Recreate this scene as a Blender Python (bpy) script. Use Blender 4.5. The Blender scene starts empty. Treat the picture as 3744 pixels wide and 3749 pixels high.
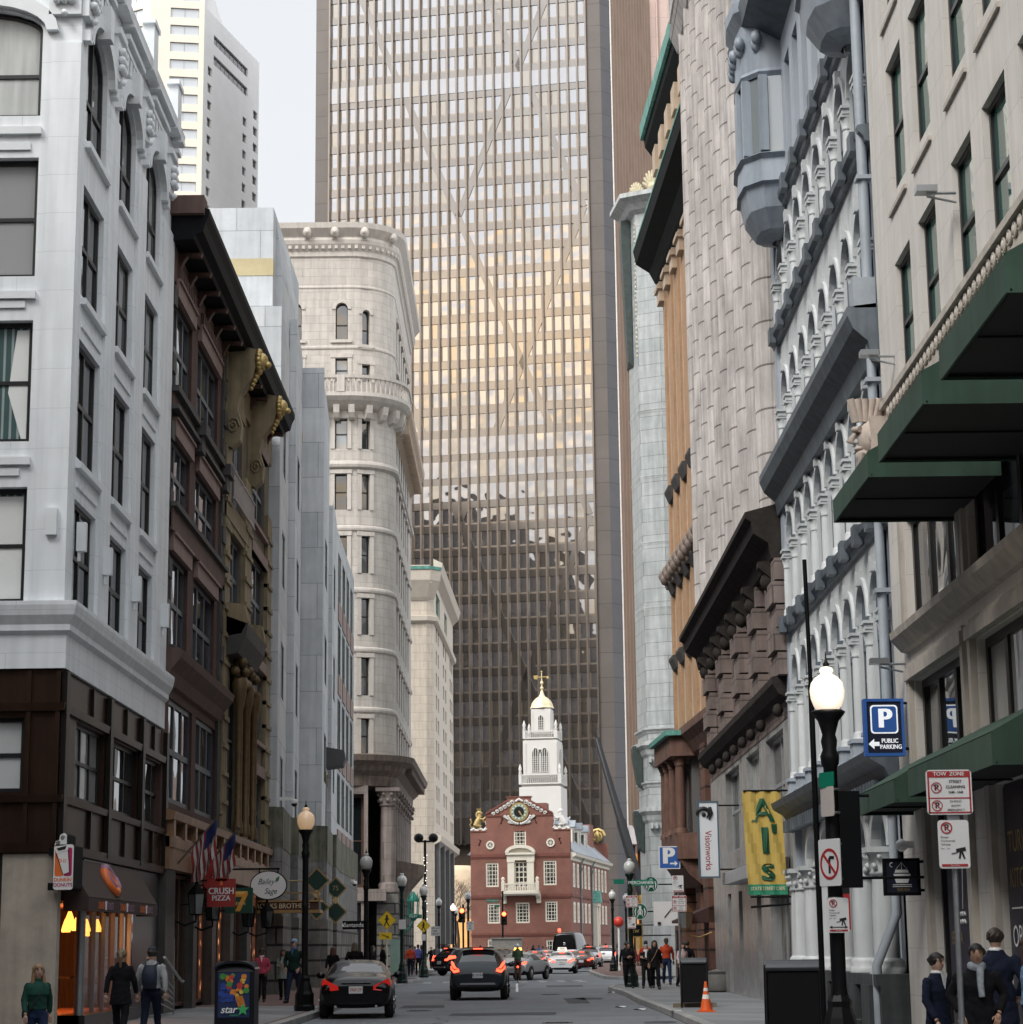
import bpy, bmesh, math, random
import numpy as np
from mathutils import noise as mnoise
from mathutils import Vector, Matrix
random.seed(7)
PI = math.pi
S = bpy.context.scene
COL = S.collection
rad = math.radians
# ------------------------------------------------------------------ camera, sky, sun, exposure
cam_d = bpy.data.cameras.new("camera"); cam = bpy.data.objects.new("camera", cam_d); COL.objects.link(cam)
cam_d.sensor_fit = 'HORIZONTAL'; cam_d.sensor_width = 36; cam_d.lens = 75.0
cam_d.clip_start = 0.5; cam_d.clip_end = 6000
_th = math.atan(820 / 4019.); _ro = -.0116
_f = Vector((0, math.cos(_th), math.sin(_th))); _u0 = Vector((0, -math.sin(_th), math.cos(_th))); _r0 = Vector((1, 0, 0))
_r = _r0 * math.cos(_ro) + _u0 * math.sin(_ro); _u = -_r0 * math.sin(_ro) + _u0 * math.cos(_ro)
cam.matrix_world = Matrix(((_r.x, _u.x, -_f.x, 0), (_r.y, _u.y, -_f.y, 0), (_r.z, _u.z, -_f.z, 1.7), (0, 0, 0, 1)))
cam_d.dof.use_dof = True; cam_d.dof.focus_distance = 48; cam_d.dof.aperture_fstop = 9
S.camera = cam
SUN_EL, SUN_AZ = rad(45), rad(222)       # late soft light from behind and left of the viewer
W = bpy.data.worlds.new("World"); S.world = W; W.use_nodes = True
wn, wl = W.node_tree.nodes, W.node_tree.links
bg = wn["Background"]
sky = wn.new("ShaderNodeTexSky"); sky.sky_type = 'NISHITA'; sky.sun_disc = False
sky.sun_elevation = SUN_EL; sky.sun_rotation = SUN_AZ; sky.dust_density = 4; sky.air_density = 1.2
hs = wn.new("ShaderNodeHueSaturation"); hs.inputs["Saturation"].default_value = 0.06; wl.new(sky.outputs[0], hs.inputs["Color"])
tc = wn.new("ShaderNodeTexCoord")
mp = wn.new("ShaderNodeMapping"); mp.inputs["Scale"].default_value = (1, 1, 2.6); wl.new(tc.outputs["Generated"], mp.inputs["Vector"])
nz = wn.new("ShaderNodeTexNoise"); nz.inputs["Scale"].default_value = 4.2; nz.inputs["Detail"].default_value = 5; wl.new(mp.outputs[0], nz.inputs["Vector"])
cr = wn.new("ShaderNodeValToRGB"); cr.color_ramp.elements[0].position = .42; cr.color_ramp.elements[1].position = .66; wl.new(nz.outputs[0], cr.inputs[0])
# a low bank of clouds behind the viewer, gold from the sinking sun
sp = wn.new("ShaderNodeSeparateXYZ"); wl.new(tc.outputs["Generated"], sp.inputs[0])
def wmath(op, a, b, clamp=False):
    n = wn.new("ShaderNodeMath"); n.operation = op; n.use_clamp = clamp
    for i, x in enumerate((a, b)):
        if isinstance(x, (int, float)): n.inputs[i].default_value = x
        else: wl.new(x, n.inputs[i])
    return n.outputs[0]
band = wn.new("ShaderNodeMapRange"); band.inputs[1].default_value = .40; band.inputs[2].default_value = .30; wl.new(sp.outputs[2], band.inputs[0])
east = wn.new("ShaderNodeMapRange"); east.inputs[1].default_value = .1; east.inputs[2].default_value = -.5; wl.new(sp.outputs[1], east.inputs[0])
gold = wmath('MULTIPLY', wmath('MULTIPLY', band.outputs[0], east.outputs[0]), cr.outputs[0], True)
mixc = wn.new("ShaderNodeMix"); mixc.data_type = 'RGBA'; mixc.inputs[6].default_value = (6.6, 6.85, 7.2, 1); mixc.inputs[7].default_value = (13, 9.4, 5.4, 1)
wl.new(gold, mixc.inputs[0])
# overcast veil over the blue sky
veil = wn.new("ShaderNodeMix"); veil.data_type = 'RGBA'; veil.inputs[0].default_value = .72
wl.new(hs.outputs[0], veil.inputs[6]); wl.new(mixc.outputs[2], veil.inputs[7])
west = wn.new("ShaderNodeMapRange"); west.inputs[1].default_value = .35; west.inputs[2].default_value = .85; west.inputs[3].default_value = 1.0; west.inputs[4].default_value = .56; wl.new(sp.outputs[1], west.inputs[0])
dim = wn.new("ShaderNodeMix"); dim.data_type = 'RGBA'; dim.blend_type = 'MULTIPLY'; dim.inputs[0].default_value = 1; wl.new(veil.outputs[2], dim.inputs[6]); wl.new(west.outputs[0], dim.inputs[7])
# low sky behind the viewer dimmed to darken the skyscraper's reflections
low = wn.new("ShaderNodeMapRange"); low.inputs[1].default_value = .06; low.inputs[2].default_value = .27; low.inputs[3].default_value = .72; low.inputs[4].default_value = 0; wl.new(sp.outputs[2], low.inputs[0])
keep = wmath('SUBTRACT', 1.0, wmath('MULTIPLY', low.outputs[0], east.outputs[0]))
dim2 = wn.new("ShaderNodeMix"); dim2.data_type = 'RGBA'; dim2.blend_type = 'MULTIPLY'; dim2.inputs[0].default_value = 1; wl.new(dim.outputs[2], dim2.inputs[6]); wl.new(keep, dim2.inputs[7])
wl.new(dim2.outputs[2], bg.inputs["Color"]); bg.inputs["Strength"].default_value = 0.15
sd = bpy.data.lights.new("sun", 'SUN'); sd.energy = 1.3; sd.angle = rad(24); sd.color = (1, .95, .88)
sun = bpy.data.objects.new("sun", sd); COL.objects.link(sun)
_sv = Vector((math.sin(SUN_AZ) * math.cos(SUN_EL), math.cos(SUN_AZ) * math.cos(SUN_EL), math.sin(SUN_EL)))
sun.rotation_euler = _sv.to_track_quat('Z', 'Y').to_euler()
S.view_settings.view_transform = 'Standard'; S.view_settings.look = 'None'; S.view_settings.gamma = 1
S.view_settings.exposure = 0.85
S.render.engine = 'CYCLES'
S.cycles.max_bounces = 6; S.cycles.diffuse_bounces = 3; S.cycles.glossy_bounces = 4; S.cycles.transmission_bounces = 4
S.cycles.transparent_max_bounces = 8; S.cycles.caustics_reflective = False; S.cycles.caustics_refractive = False
S.cycles.sample_clamp_indirect = 4; S.cycles.use_denoising = True

# ------------------------------------------------------------------ materials
MATS = {}
def mat(name, col, rough=.7, metal=0., var=.12, scale=1.5, bump=0., bscale=30., streak=0., brick=None, emit=None, est=1., spec=.5, rnd=0., coat=0., var2=None):
    """procedural material: noise tint, rain streaks, optional masonry joints, bump"""
    if name in MATS: return MATS[name]
    m = bpy.data.materials.new(name); MATS[name] = m; m.use_nodes = True
    n, l = m.node_tree.nodes, m.node_tree.links; b = n["Principled BSDF"]
    b.inputs["Roughness"].default_value = rough; b.inputs["Metallic"].default_value = metal
    b.inputs["Specular IOR Level"].default_value = spec; b.inputs["Coat Weight"].default_value = coat; b.inputs["Coat Roughness"].default_value = .05
    t = n.new("ShaderNodeTexCoord")
    def mixrgb(kind, a, bb, f):
        x = n.new("ShaderNodeMix"); x.data_type = 'RGBA'; x.blend_type = kind
        for s, i in ((f, 0), (a, 6), (bb, 7)):
            if isinstance(s, (int, float)): x.inputs[i].default_value = s
            elif isinstance(s, tuple): x.inputs[i].default_value = s if len(s) == 4 else (*s, 1)
            else: l.new(s, x.inputs[i])
        return x.outputs[2]
    cur = (*col, 1); hgt = None
    if brick:
        w, h, ms, mcol, c2 = brick
        sx = n.new("ShaderNodeSeparateXYZ"); l.new(t.outputs["Object"], sx.inputs[0])
        ad = n.new("ShaderNodeMath"); l.new(sx.outputs[0], ad.inputs[0]); l.new(sx.outputs[1], ad.inputs[1])
        cb = n.new("ShaderNodeCombineXYZ"); l.new(ad.outputs[0], cb.inputs[0]); l.new(sx.outputs[2], cb.inputs[1])
        bt = n.new("ShaderNodeTexBrick"); l.new(cb.outputs[0], bt.inputs["Vector"])
        bt.inputs["Scale"].default_value = 1; bt.inputs["Brick Width"].default_value = w; bt.inputs["Row Height"].default_value = h
        bt.inputs["Mortar Size"].default_value = ms; bt.inputs["Mortar Smooth"].default_value = .2
        bt.inputs["Color1"].default_value = (*col, 1); bt.inputs["Color2"].default_value = (*c2, 1); bt.inputs["Mortar"].default_value = (*mcol, 1)
        cur = bt.outputs["Color"]; hgt = bt.outputs["Fac"]
    if var:
        nt = n.new("ShaderNodeTexNoise"); nt.inputs["Scale"].default_value = scale; nt.inputs["Detail"].default_value = 6; nt.inputs["Roughness"].default_value = .65
        l.new(t.outputs["Object"], nt.inputs["Vector"])
        r = n.new("ShaderNodeMapRange"); r.inputs[1].default_value = .3; r.inputs[2].default_value = .7; r.inputs[3].default_value = 1 - var; r.inputs[4].default_value = 1 + var * .7
        l.new(nt.outputs[0], r.inputs[0]); cur = mixrgb('MULTIPLY', cur, r.outputs[0], 1.)
    if streak:
        mpp = n.new("ShaderNodeMapping"); mpp.inputs["Scale"].default_value = (2.2, 2.2, .18); l.new(t.outputs["Object"], mpp.inputs[0])
        ns = n.new("ShaderNodeTexNoise"); ns.inputs["Scale"].default_value = 2.; ns.inputs["Detail"].default_value = 5; l.new(mpp.outputs[0], ns.inputs["Vector"])
        r = n.new("ShaderNodeMapRange"); r.inputs[1].default_value = .38; r.inputs[2].default_value = .62; r.inputs[3].default_value = 1 - streak; r.inputs[4].default_value = 1
        l.new(ns.outputs[0], r.inputs[0]); cur = mixrgb('MULTIPLY', cur, r.outputs[0], 1.)
    if rnd:
        gi = n.new("ShaderNodeNewGeometry"); r = n.new("ShaderNodeMapRange"); r.inputs[3].default_value = 1 - rnd; r.inputs[4].default_value = 1 + rnd * .5
        l.new(gi.outputs["Random Per Island"], r.inputs[0]); cur = mixrgb('MULTIPLY', cur, r.outputs[0], 1.)
    if isinstance(cur, tuple): b.inputs["Base Color"].default_value = cur
    else: l.new(cur, b.inputs["Base Color"])
    if bump or (hgt is not None):
        bp = n.new("ShaderNodeBump"); bp.inputs["Strength"].default_value = bump or .3; bp.inputs["Distance"].default_value = .02
        if hgt is not None:
            inv = n.new("ShaderNodeMath"); inv.operation = 'SUBTRACT'; inv.inputs[0].default_value = 1; l.new(hgt, inv.inputs[1])
            nb = n.new("ShaderNodeTexNoise"); nb.inputs["Scale"].default_value = bscale; l.new(t.outputs["Object"], nb.inputs["Vector"])
            ad2 = n.new("ShaderNodeMath"); ad2.operation = 'MULTIPLY_ADD'; l.new(nb.outputs[0], ad2.inputs[0]); ad2.inputs[1].default_value = .35; l.new(inv.outputs[0], ad2.inputs[2])
            l.new(ad2.outputs[0], bp.inputs["Height"])
        else:
            nb = n.new("ShaderNodeTexNoise"); nb.inputs["Scale"].default_value = bscale; nb.inputs["Detail"].default_value = 4
            l.new(t.outputs["Object"], nb.inputs["Vector"]); l.new(nb.outputs[0], bp.inputs["Height"])
        l.new(bp.outputs[0], b.inputs["Normal"])
    if emit:
        b.inputs["Emission Color"].default_value = (*emit, 1); b.inputs["Emission Strength"].default_value = est
    return m
def glass(name, col=(.012, .016, .018), rough=.03, wob=.05, blind=0., bcol=(.5, .48, .44), wscale=.5, metal=0.):
    """dark glossy window glass with slightly warped panes; some panes have a pale blind behind"""
    if name in MATS: return MATS[name]
    m = mat(name, col, rough, metal, var=0, spec=.9); n, l = m.node_tree.nodes, m.node_tree.links; b = n["Principled BSDF"]
    b.inputs["IOR"].default_value = 1.75
    t = n.new("ShaderNodeTexCoord"); nb = n.new("ShaderNodeTexNoise"); nb.inputs["Scale"].default_value = wscale; nb.inputs["Detail"].default_value = 1
    gi = n.new("ShaderNodeNewGeometry"); oi = n.new("ShaderNodeObjectInfo")
    sm = n.new("ShaderNodeMath"); l.new(gi.outputs["Random Per Island"], sm.inputs[0]); l.new(oi.outputs["Random"], sm.inputs[1])
    fr = n.new("ShaderNodeMath"); fr.operation = 'FRACT'; l.new(sm.outputs[0], fr.inputs[0])
    va = n.new("ShaderNodeVectorMath"); va.operation = 'MULTIPLY_ADD'; l.new(fr.outputs[0], va.inputs[0]); va.inputs[1].default_value = (37, 53, 71); l.new(t.outputs["Object"], va.inputs[2])
    l.new(va.outputs[0], nb.inputs["Vector"])
    bp = n.new("ShaderNodeBump"); bp.inputs["Strength"].default_value = wob * 4; bp.inputs["Distance"].default_value = .25; l.new(nb.outputs[0], bp.inputs["Height"]); l.new(bp.outputs[0], b.inputs["Normal"])
    if blind:
        cp = n.new("ShaderNodeMath"); cp.operation = 'LESS_THAN'; l.new(fr.outputs[0], cp.inputs[0]); cp.inputs[1].default_value = blind
        x = n.new("ShaderNodeMix"); x.data_type = 'RGBA'; x.inputs[6].default_value = (*col, 1); x.inputs[7].default_value = (*bcol, 1); l.new(cp.outputs[0], x.inputs[0]); l.new(x.outputs[2], b.inputs["Base Color"])
    return m
def clear_glass(name, tint=(.75, .8, .8), mixf=.25):
    if name in MATS: return MATS[name]
    m = bpy.data.materials.new(name); MATS[name] = m; m.use_nodes = True; n, l = m.node_tree.nodes, m.node_tree.links
    n.remove(n["Principled BSDF"]); o = n["Material Output"]
    tr = n.new("ShaderNodeBsdfTransparent"); tr.inputs[0].default_value = (*tint, 1); gl = n.new("ShaderNodeBsdfGlossy"); gl.inputs["Roughness"].default_value = .03
    fz = n.new("ShaderNodeFresnel"); fz.inputs[0].default_value = 1.5
    ad = n.new("ShaderNodeMath"); ad.operation = 'ADD'; ad.inputs[1].default_value = mixf * .2; l.new(fz.outputs[0], ad.inputs[0])
    x = n.new("ShaderNodeMixShader"); l.new(ad.outputs[0], x.inputs[0]); l.new(tr.outputs[0], x.inputs[1]); l.new(gl.outputs[0], x.inputs[2]); l.new(x.outputs[0], o.inputs[0])
    return m

# ------------------------------------------------------------------ mesh building
class Fr:
    """facade frame: s along the wall, n outwards, z up"""
    def __init__(q, o, d, n): q.o = Vector((o[0], o[1], 0)); q.d = Vector((d[0], d[1], 0)).normalized(); q.n = Vector((n[0], n[1], 0)).normalized()
    def __call__(q, s, n, z): p = q.o + q.d * s + q.n * n; return (p.x, p.y, z)
def FL(x): return Fr((x, 0), (0, 1), (1, 0))      # wall on the left of the street: s = world Y
def FRr(x): return Fr((x, 0), (0, 1), (-1, 0))    # wall on the right of the street
def FF(y): return Fr((0, y), (1, 0), (0, -1))     # wall facing the viewer: s = world X
def P2P(a, b, side=1):
    d = Vector((b[0] - a[0], b[1] - a[1])); n = Vector((d.y, -d.x)) * side
    f = Fr(a, d, n); f.len = d.length; return f
WORLD = lambda x, y, z: (x, y, z)
KEEP = ('wall', 'body', 'window_panes', 'hair', 'ship_emblem', 'emblem', 'advert_print', 'fairy_lights')
class MB:
    def __init__(q): q.v = []; q.f = []; q.m = []; q.sm = []
    def face(q, pts, mi=0, sm=False):
        i = len(q.v); q.v += [tuple(p) for p in pts]; q.f.append(list(range(i, i + len(pts)))); q.m.append(mi); q.sm.append(sm)
    def mesh(q, vs, fs, mi=0, sm=False):
        i = len(q.v); q.v += [tuple(p) for p in vs]
        for f in fs: q.f.append([i + k for k in f]); q.m.append(mi); q.sm.append(sm)
    def box(q, s0, s1, n0, n1, z0, z1, fr=WORLD, mi=0):
        vs = [fr(s, n, z) for z in (z0, z1) for n in (n0, n1) for s in (s0, s1)]
        q.mesh(vs, [(0, 1, 3, 2), (4, 6, 7, 5), (0, 4, 5, 1), (2, 3, 7, 6), (0, 2, 6, 4), (1, 5, 7, 3)], mi)
    def prism(q, poly, a, b, fn, mi=0, sm=False):
        """poly = 2d points, fn(u, v, w) -> xyz, extruded from w=a to w=b"""
        k = len(poly); vs = [fn(u, v, a) for u, v in poly] + [fn(u, v, b) for u, v in poly]
        q.mesh(vs, [tuple(range(k))[::-1], tuple(range(k, 2 * k))], mi)
        q.mesh(vs, [(i, (i + 1) % k, k + (i + 1) % k, k + i) for i in range(k)], mi, sm)
    def tube(q, pts, r, mi=0, seg=8, cap=True):
        pts = [Vector(p) for p in pts]; rs = r if isinstance(r, (list, tuple)) else [r] * len(pts); vs = []; prev = None
        for i, p in enumerate(pts):
            d = (pts[min(i + 1, len(pts) - 1)] - pts[max(i - 1, 0)])
            d = d.normalized() if d.length > 1e-9 else Vector((0, 0, 1))
            if prev is None: a = d.orthogonal().normalized()
            else:
                a = prev - d * prev.dot(d); a = a.normalized() if a.length > 1e-6 else d.orthogonal().normalized()
            prev = a; b = d.cross(a)
            vs += [p + (a * math.cos(2 * PI * k / seg) + b * math.sin(2 * PI * k / seg)) * rs[i] for k in range(seg)]
        fs = [(i * seg + k, i * seg + (k + 1) % seg, (i + 1) * seg + (k + 1) % seg, (i + 1) * seg + k) for i in range(len(pts) - 1) for k in range(seg)]
        q.mesh(vs, fs, mi, True)
        if cap: q.face(vs[:seg][::-1], mi); q.face(vs[-seg:], mi)
    def lathe(q, prof, c=(0, 0, 0), seg=16, mi=0, sm=True, flute=0, ang=2 * PI):
        vs = []; full = abs(ang - 2 * PI) < 1e-6; kk = seg if full else seg + 1
        for r, z in prof:
            for k in range(kk):
                rr = r * (1 - flute * (k % 2)); t = ang * k / seg
                vs.append((c[0] + rr * math.cos(t), c[1] + rr * math.sin(t), c[2] + z))
        fs = [(i * kk + k, i * kk + (k + 1) % kk, (i + 1) * kk + (k + 1) % kk, (i + 1) * kk + k) for i in range(len(prof) - 1) for k in range(seg)]
        q.mesh(vs, fs, mi, sm)
        if full:
            q.face(vs[:kk][::-1], mi); q.face(vs[-kk:], mi)
    def ball(q, c, r, mi=0, seg=10, rings=6):
        if not isinstance(r, (tuple, list)): r = (r, r, r)
        vs = [(c[0] + r[0] * math.sin(PI * i / rings) * math.cos(2 * PI * k / seg), c[1] + r[1] * math.sin(PI * i / rings) * math.sin(2 * PI * k / seg), c[2] - r[2] * math.cos(PI * i / rings)) for i in range(rings + 1) for k in range(seg)]
        q.mesh(vs, [(i * seg + k, i * seg + (k + 1) % seg, (i + 1) * seg + (k + 1) % seg, (i + 1) * seg + k) for i in range(rings) for k in range(seg)], mi, True)
    def sweep(q, path, prof, mi=0, side=1, closed=False):
        """moulding: profile (n, z) swept along plan path with mitred corners; outward = right of travel * side"""
        k = len(path); P = [Vector((p[0], p[1])) for p in path]; rows = []
        for i in range(k):
            a = P[i - 1] if (i > 0 or closed) else None; b = P[(i + 1) % k] if (i < k - 1 or closed) else None
            ns = []
            for u, w in ((a, P[i]), (P[i], b)):
                if u is not None and w is not None:
                    d = (w - u).normalized(); ns.append(Vector((d.y, -d.x)) * side)
            n = sum(ns, Vector((0, 0))); n = n / max(.25, n.dot(ns[0])) if len(ns) > 1 else ns[0]
            rows.append([(P[i].x + n.x * pn, P[i].y + n.y * pn, pz) for pn, pz in prof])
        m = len(prof); vs = [p for r in rows for p in r]
        q.mesh(vs, [(i * m + j, ((i + 1) % k) * m + j, ((i + 1) % k) * m + j + 1, i * m + j + 1) for i in range(k if closed else k - 1) for j in range(m - 1)], mi)
        if not closed: q.face(rows[0], mi); q.face(rows[-1][::-1], mi)
    def text(q, body, fn, h, mi=0, align='CENTER', ext=.004, bold=0., shear=0., sx=1., font_spacing=1.):
        """lettering: glyph outlines turned to mesh; fn(x, y, depth) -> xyz; h = cap height"""
        c = bpy.data.curves.new("t", 'FONT'); c.body = body; c.align_x = align; c.align_y = 'CENTER'; c.size = h / .7; c.extrude = 0; c.offset = min(bold, .012) * h; c.shear = shear
        c.resolution_u = 3; c.space_character = font_spacing
        o = bpy.data.objects.new("t", c); COL.objects.link(o); me = o.to_mesh()
        sh = bold * h * .8
        for dx, de in ((0, 0),) if bold <= .012 else ((-sh, 0), (0, .0008), (sh, .0016)):
            vs = [fn(v.co.x * sx + dx, v.co.y, ext + de) for v in me.vertices]; q.mesh(vs, [tuple(p.vertices) for p in me.polygons], mi)
        o.to_mesh_clear(); bpy.data.objects.remove(o); bpy.data.curves.remove(c)
    def pieces(q):
        """groups of faces that lie far apart from one another: each becomes a part of its own"""
        n = len(q.v); par = list(range(n))
        def find(a):
            while par[a] != a: par[a] = par[par[a]]; a = par[a]
            return a
        for f in q.f:
            r = find(f[0])
            for i in f[1:]: par[find(i)] = r
        root = np.array([find(i) for i in range(n)]); _, isl = np.unique(root, return_inverse=True); k = isl.max() + 1
        if k < 2 or k > 2500: return None
        P = np.array(q.v); lo = np.full((k, 3), np.inf); hi = np.full((k, 3), -np.inf); np.minimum.at(lo, isl, P); np.maximum.at(hi, isl, P)
        size = (hi - lo).max(axis=1); gap = np.maximum(0, np.maximum(lo[:, None] - hi[None], lo[None] - hi[:, None]))
        near = np.sqrt((gap ** 2).sum(axis=2)) <= np.maximum(.02, .5 * np.maximum(size[:, None], size[None]))
        lab = np.full(k, -1); c = 0
        for s in range(k):
            if lab[s] >= 0: continue
            st = [s]; lab[s] = c
            while st:
                for j in np.nonzero(near[st.pop()] & (lab < 0))[0]: lab[j] = c; st.append(j)
            c += 1
        return (lab[isl], c) if 1 < c <= 100 else None
    def build(q, name, mats, parent=None, off=None):
        if parent is not None and q.v and not name.startswith(KEEP):
            got = q.pieces()
            if got and not (name == 'lettering' and got[1] > 4):
                lab, c = got; first = None
                for g in range(c):
                    P = MB(); mp_ = {}
                    for f, m_, s_ in zip(q.f, q.m, q.sm):
                        if lab[f[0]] == g:
                            for i in f:
                                if i not in mp_: mp_[i] = len(P.v); P.v.append(q.v[i])
                            P.f.append([mp_[i] for i in f]); P.m.append(m_); P.sm.append(s_)
                    o = P.build1(name, mats, parent, off); first = first or o
                return first
        return q.build1(name, mats, parent, off)
    def build1(q, name, mats, parent=None, off=None):
        me = bpy.data.meshes.new(name)
        o = bpy.data.objects.new(name, me); COL.objects.link(o)
        w = Vector(off) if off is not None else (Vector(parent['_w']) if parent is not None and '_w' in parent else Vector((0, 0, 0)))
        me.from_pydata([(a[0] - w.x, a[1] - w.y, a[2] - w.z) for a in q.v], [], q.f)
        for mm in (mats if isinstance(mats, (list, tuple)) else [mats]): me.materials.append(mm)
        me.polygons.foreach_set("material_index", q.m); me.polygons.foreach_set("use_smooth", q.sm)
        bm = bmesh.new(); bm.from_mesh(me); bmesh.ops.recalc_face_normals(bm, faces=bm.faces); bm.to_mesh(me); bm.free()
        if parent is not None: o.parent = parent; o['_w'] = tuple(w)
        elif off is not None: o.location = w
        return o
def tag(o, label, cat, group=None, kind=None):
    o['label'] = label; o['category'] = cat
    if group: o['group'] = group
    if kind: o['kind'] = kind
    return o
def thing(name, label, cat, loc=(0, 0, 0), group=None, rz=0., local=False):
    """an Empty at the thing's base; children are given in world coordinates unless local"""
    o = bpy.data.objects.new(name, None); COL.objects.link(o); o.location = loc; o.rotation_euler = (0, 0, rz); o.empty_display_size = .3
    o['_w'] = (0, 0, 0) if local else tuple(loc)
    return tag(o, label, cat, group)
def struct(name, mb, m):
    o = mb.build(name, m); o['kind'] = 'structure'; return o
def copy_tree(o, parent=None):
    c = o.copy(); COL.objects.link(c)
    if parent is not None: c.parent = parent
    for ch in list(o.children): copy_tree(ch, c)
    return c
def arc(a, b, z, rise, k=10):
    c, w = (a + b) / 2, (b - a) / 2
    return [(c - w * math.cos(PI * i / k), z + rise * math.sin(PI * i / k)) for i in range(k + 1)]
def wall(mb, fr, s0, s1, z0, z1, ops, dep=.3, mi=0, rmi=None, back=0., n=0., inset=.002):
    """wall sheet with real openings and reveals; op = (a, b, sill, spring, rise)"""
    rmi = mi if rmi is None else rmi
    ops = [(o + (0,))[:5] for o in ops]
    ss = sorted({s0, s1, *[round(x, 4) for o in ops for x in o[:2] if s0 < x < s1]}); zs = sorted({z0, z1, *[round(x, 4) for o in ops for x in (o[2], o[3] + o[4]) if z0 < x < z1]})
    for i in range(len(ss) - 1):
        j = 0
        while j < len(zs) - 1:
            def hole(jj):
                c, z = (ss[i] + ss[i + 1]) / 2, (zs[jj] + zs[jj + 1]) / 2
                return any(o[0] < c < o[1] and o[2] < z < o[3] + o[4] for o in ops)
            if hole(j): j += 1; continue
            k = j
            while k + 1 < len(zs) - 1 and not hole(k + 1): k += 1
            mb.face([fr(ss[i], n, zs[j]), fr(ss[i + 1], n, zs[j]), fr(ss[i + 1], n, zs[k + 1]), fr(ss[i], n, zs[k + 1])], mi); j = k + 1
    for a, b, c, d, r in ops:
        ln = [(a, d), (a, c), (b, c), (b, d)]
        if r:
            A = arc(a, b, d, r); ln += A[::-1][1:]
            m = len(A) // 2
            mb.face([fr(x, n, z) for x, z in A[:m + 1] + [(a, d + r)]], mi); mb.face([fr(x, n, z) for x, z in A[m:] + [(b, d + r)]], mi)
        else: ln += [(a, d)]
        for (x0, y0), (x1, y1) in zip(ln[:-1], ln[1:]): mb.face([fr(x0, n, y0), fr(x1, n, y1), fr(x1, n - dep, y1), fr(x0, n - dep, y0)], rmi)
    if back:
        mb.box(s0 + inset, s1 - .002, n - dep - .12, n - back, z0, z1, fr, mi)
        for s in ((s0, s1) if inset < .1 else (s1,)): mb.face([fr(s, n, z0), fr(s, n - dep - .12, z0), fr(s, n - dep - .12, z1), fr(s, n, z1)], mi)
        mb.face([fr(s0, n, z1), fr(s1, n, z1), fr(s1, n - dep - .12, z1), fr(s0, n - dep - .12, z1)], mi)
def window(root, fr, a, b, c, d, n, fm, gm, nx=1, ny=2, t=.07, rise=0., bar=.04, dp=.08, name='window', pane='pane', mid=True):
    """a window: frame with rails and mullions, its glass a sub-part"""
    M = MB()
    M.box(a, b, n - dp, n, c, c + t, fr); M.box(a, a + t, n - dp, n, c + t, d, fr); M.box(b - t, b, n - dp, n, c + t, d, fr)
    if rise:
        A = arc(a, b, d, rise); B = arc(a + t, b - t, d, max(.01, rise - t))
        for i in range(len(A) - 1): M.prism([A[i], A[i + 1], B[i + 1], B[i]], n - dp, n, lambda u, v, w: fr(u, w, v))
    else: M.box(a + t, b - t, n - dp, n, d - t, d, fr)
    top = d + rise * .8
    for i in range(1, nx): x = a + (b - a) * i / nx; M.box(x - bar, x + bar, n - dp, n - .003, c + t, top - (t if not rise else 0), fr)
    for j in range(1, ny): z = c + (d - c) * j / ny; M.box(a + t, b - t, n - dp + .002, n - .006, z - bar, z + bar, fr)
    w = M.build(name, fm, root); G = MB()
    pts = [(a + .01, c + .01), (b - .01, c + .01)] + (arc(a + .01, b - .01, d, rise - .01)[::-1] if rise else [(b - .01, d - .01), (a + .01, d - .01)])
    G.face([fr(x, n - dp * .6, z) for x, z in pts]); G.build(pane, gm, w)
    return w
# ------------------------------------------------------------------ ground
asph = mat("asphalt", (.17, .183, .198), .8, var=.26, scale=.45, bump=.5, bscale=45, streak=0)
asph2 = mat("asphalt_patch", (.062, .066, .072), .85, var=.3, scale=1.2, bump=.3, bscale=60)
conc = mat("sidewalk_concrete", (.25, .26, .268), .85, var=.2, scale=.8, bump=.2, bscale=40, brick=(1.6, 1.5, .012, (.09, .09, .09), (.19, .195, .2)))
brickpave = mat("brick_paving", (.17, .105, .092), .85, var=.25, scale=.9, bump=.3, brick=(.22, .11, .008, (.12, .10, .095), (.14, .09, .08)))
granite_k = mat("kerb_granite", (.33, .33, .32), .75, var=.3, scale=3, bump=.3, brick=(1.8, 5, .015, (.08, .08, .08), (.27, .27, .27)))
paint = mat("road_paint", (.72, .72, .70), .6, var=.3, scale=3)
M = MB(); M.face([(-900, -300, -.02), (900, -300, -.02), (900, 2500, -.02), (-900, 2500, -.02)]); struct("ground", M, asph2)
M = MB()
R_ = [(-7.6, -60), (9, -60), (9, 320), (-7.6, 320)]
M.face([(x, y, 0) for x, y in R_]); M.face([(-60, 116.5, .0), (-7.6, 116.5, 0), (-7.6, 131.5, 0), (-60, 131.5, 0)]); M.face([(9, 99.5, 0), (60, 99.5, 0), (60, 110.5, 0), (9, 110.5, 0)])
M.face([(-60, 152, 0), (-7.6, 152, 0), (-7.6, 187, 0), (-60, 187, 0)])
struct("road", M, asph)
def pavement(name, kerb, wallx, m1, sign):
    """raised pavement from kerb line to the houses, with a granite kerb"""
    M = MB(); K = MB()
    for (x0, y0), (x1, y1) in zip(kerb[:-1], kerb[1:]):
        if abs(y1 - y0) > .01: M.face([(x0 + sign * .18, y0, .15), (x1 + sign * .18, y1, .15), (wallx, y1, .15), (wallx, y0, .15)])
    K.sweep(kerb, [(0, -.01), (0, .145), (.03, .165), (.19, .165), (.19, .1)], side=1 if sign > 0 else -1)
    struct(name, M, m1); struct("kerb", K, granite_k)
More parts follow.
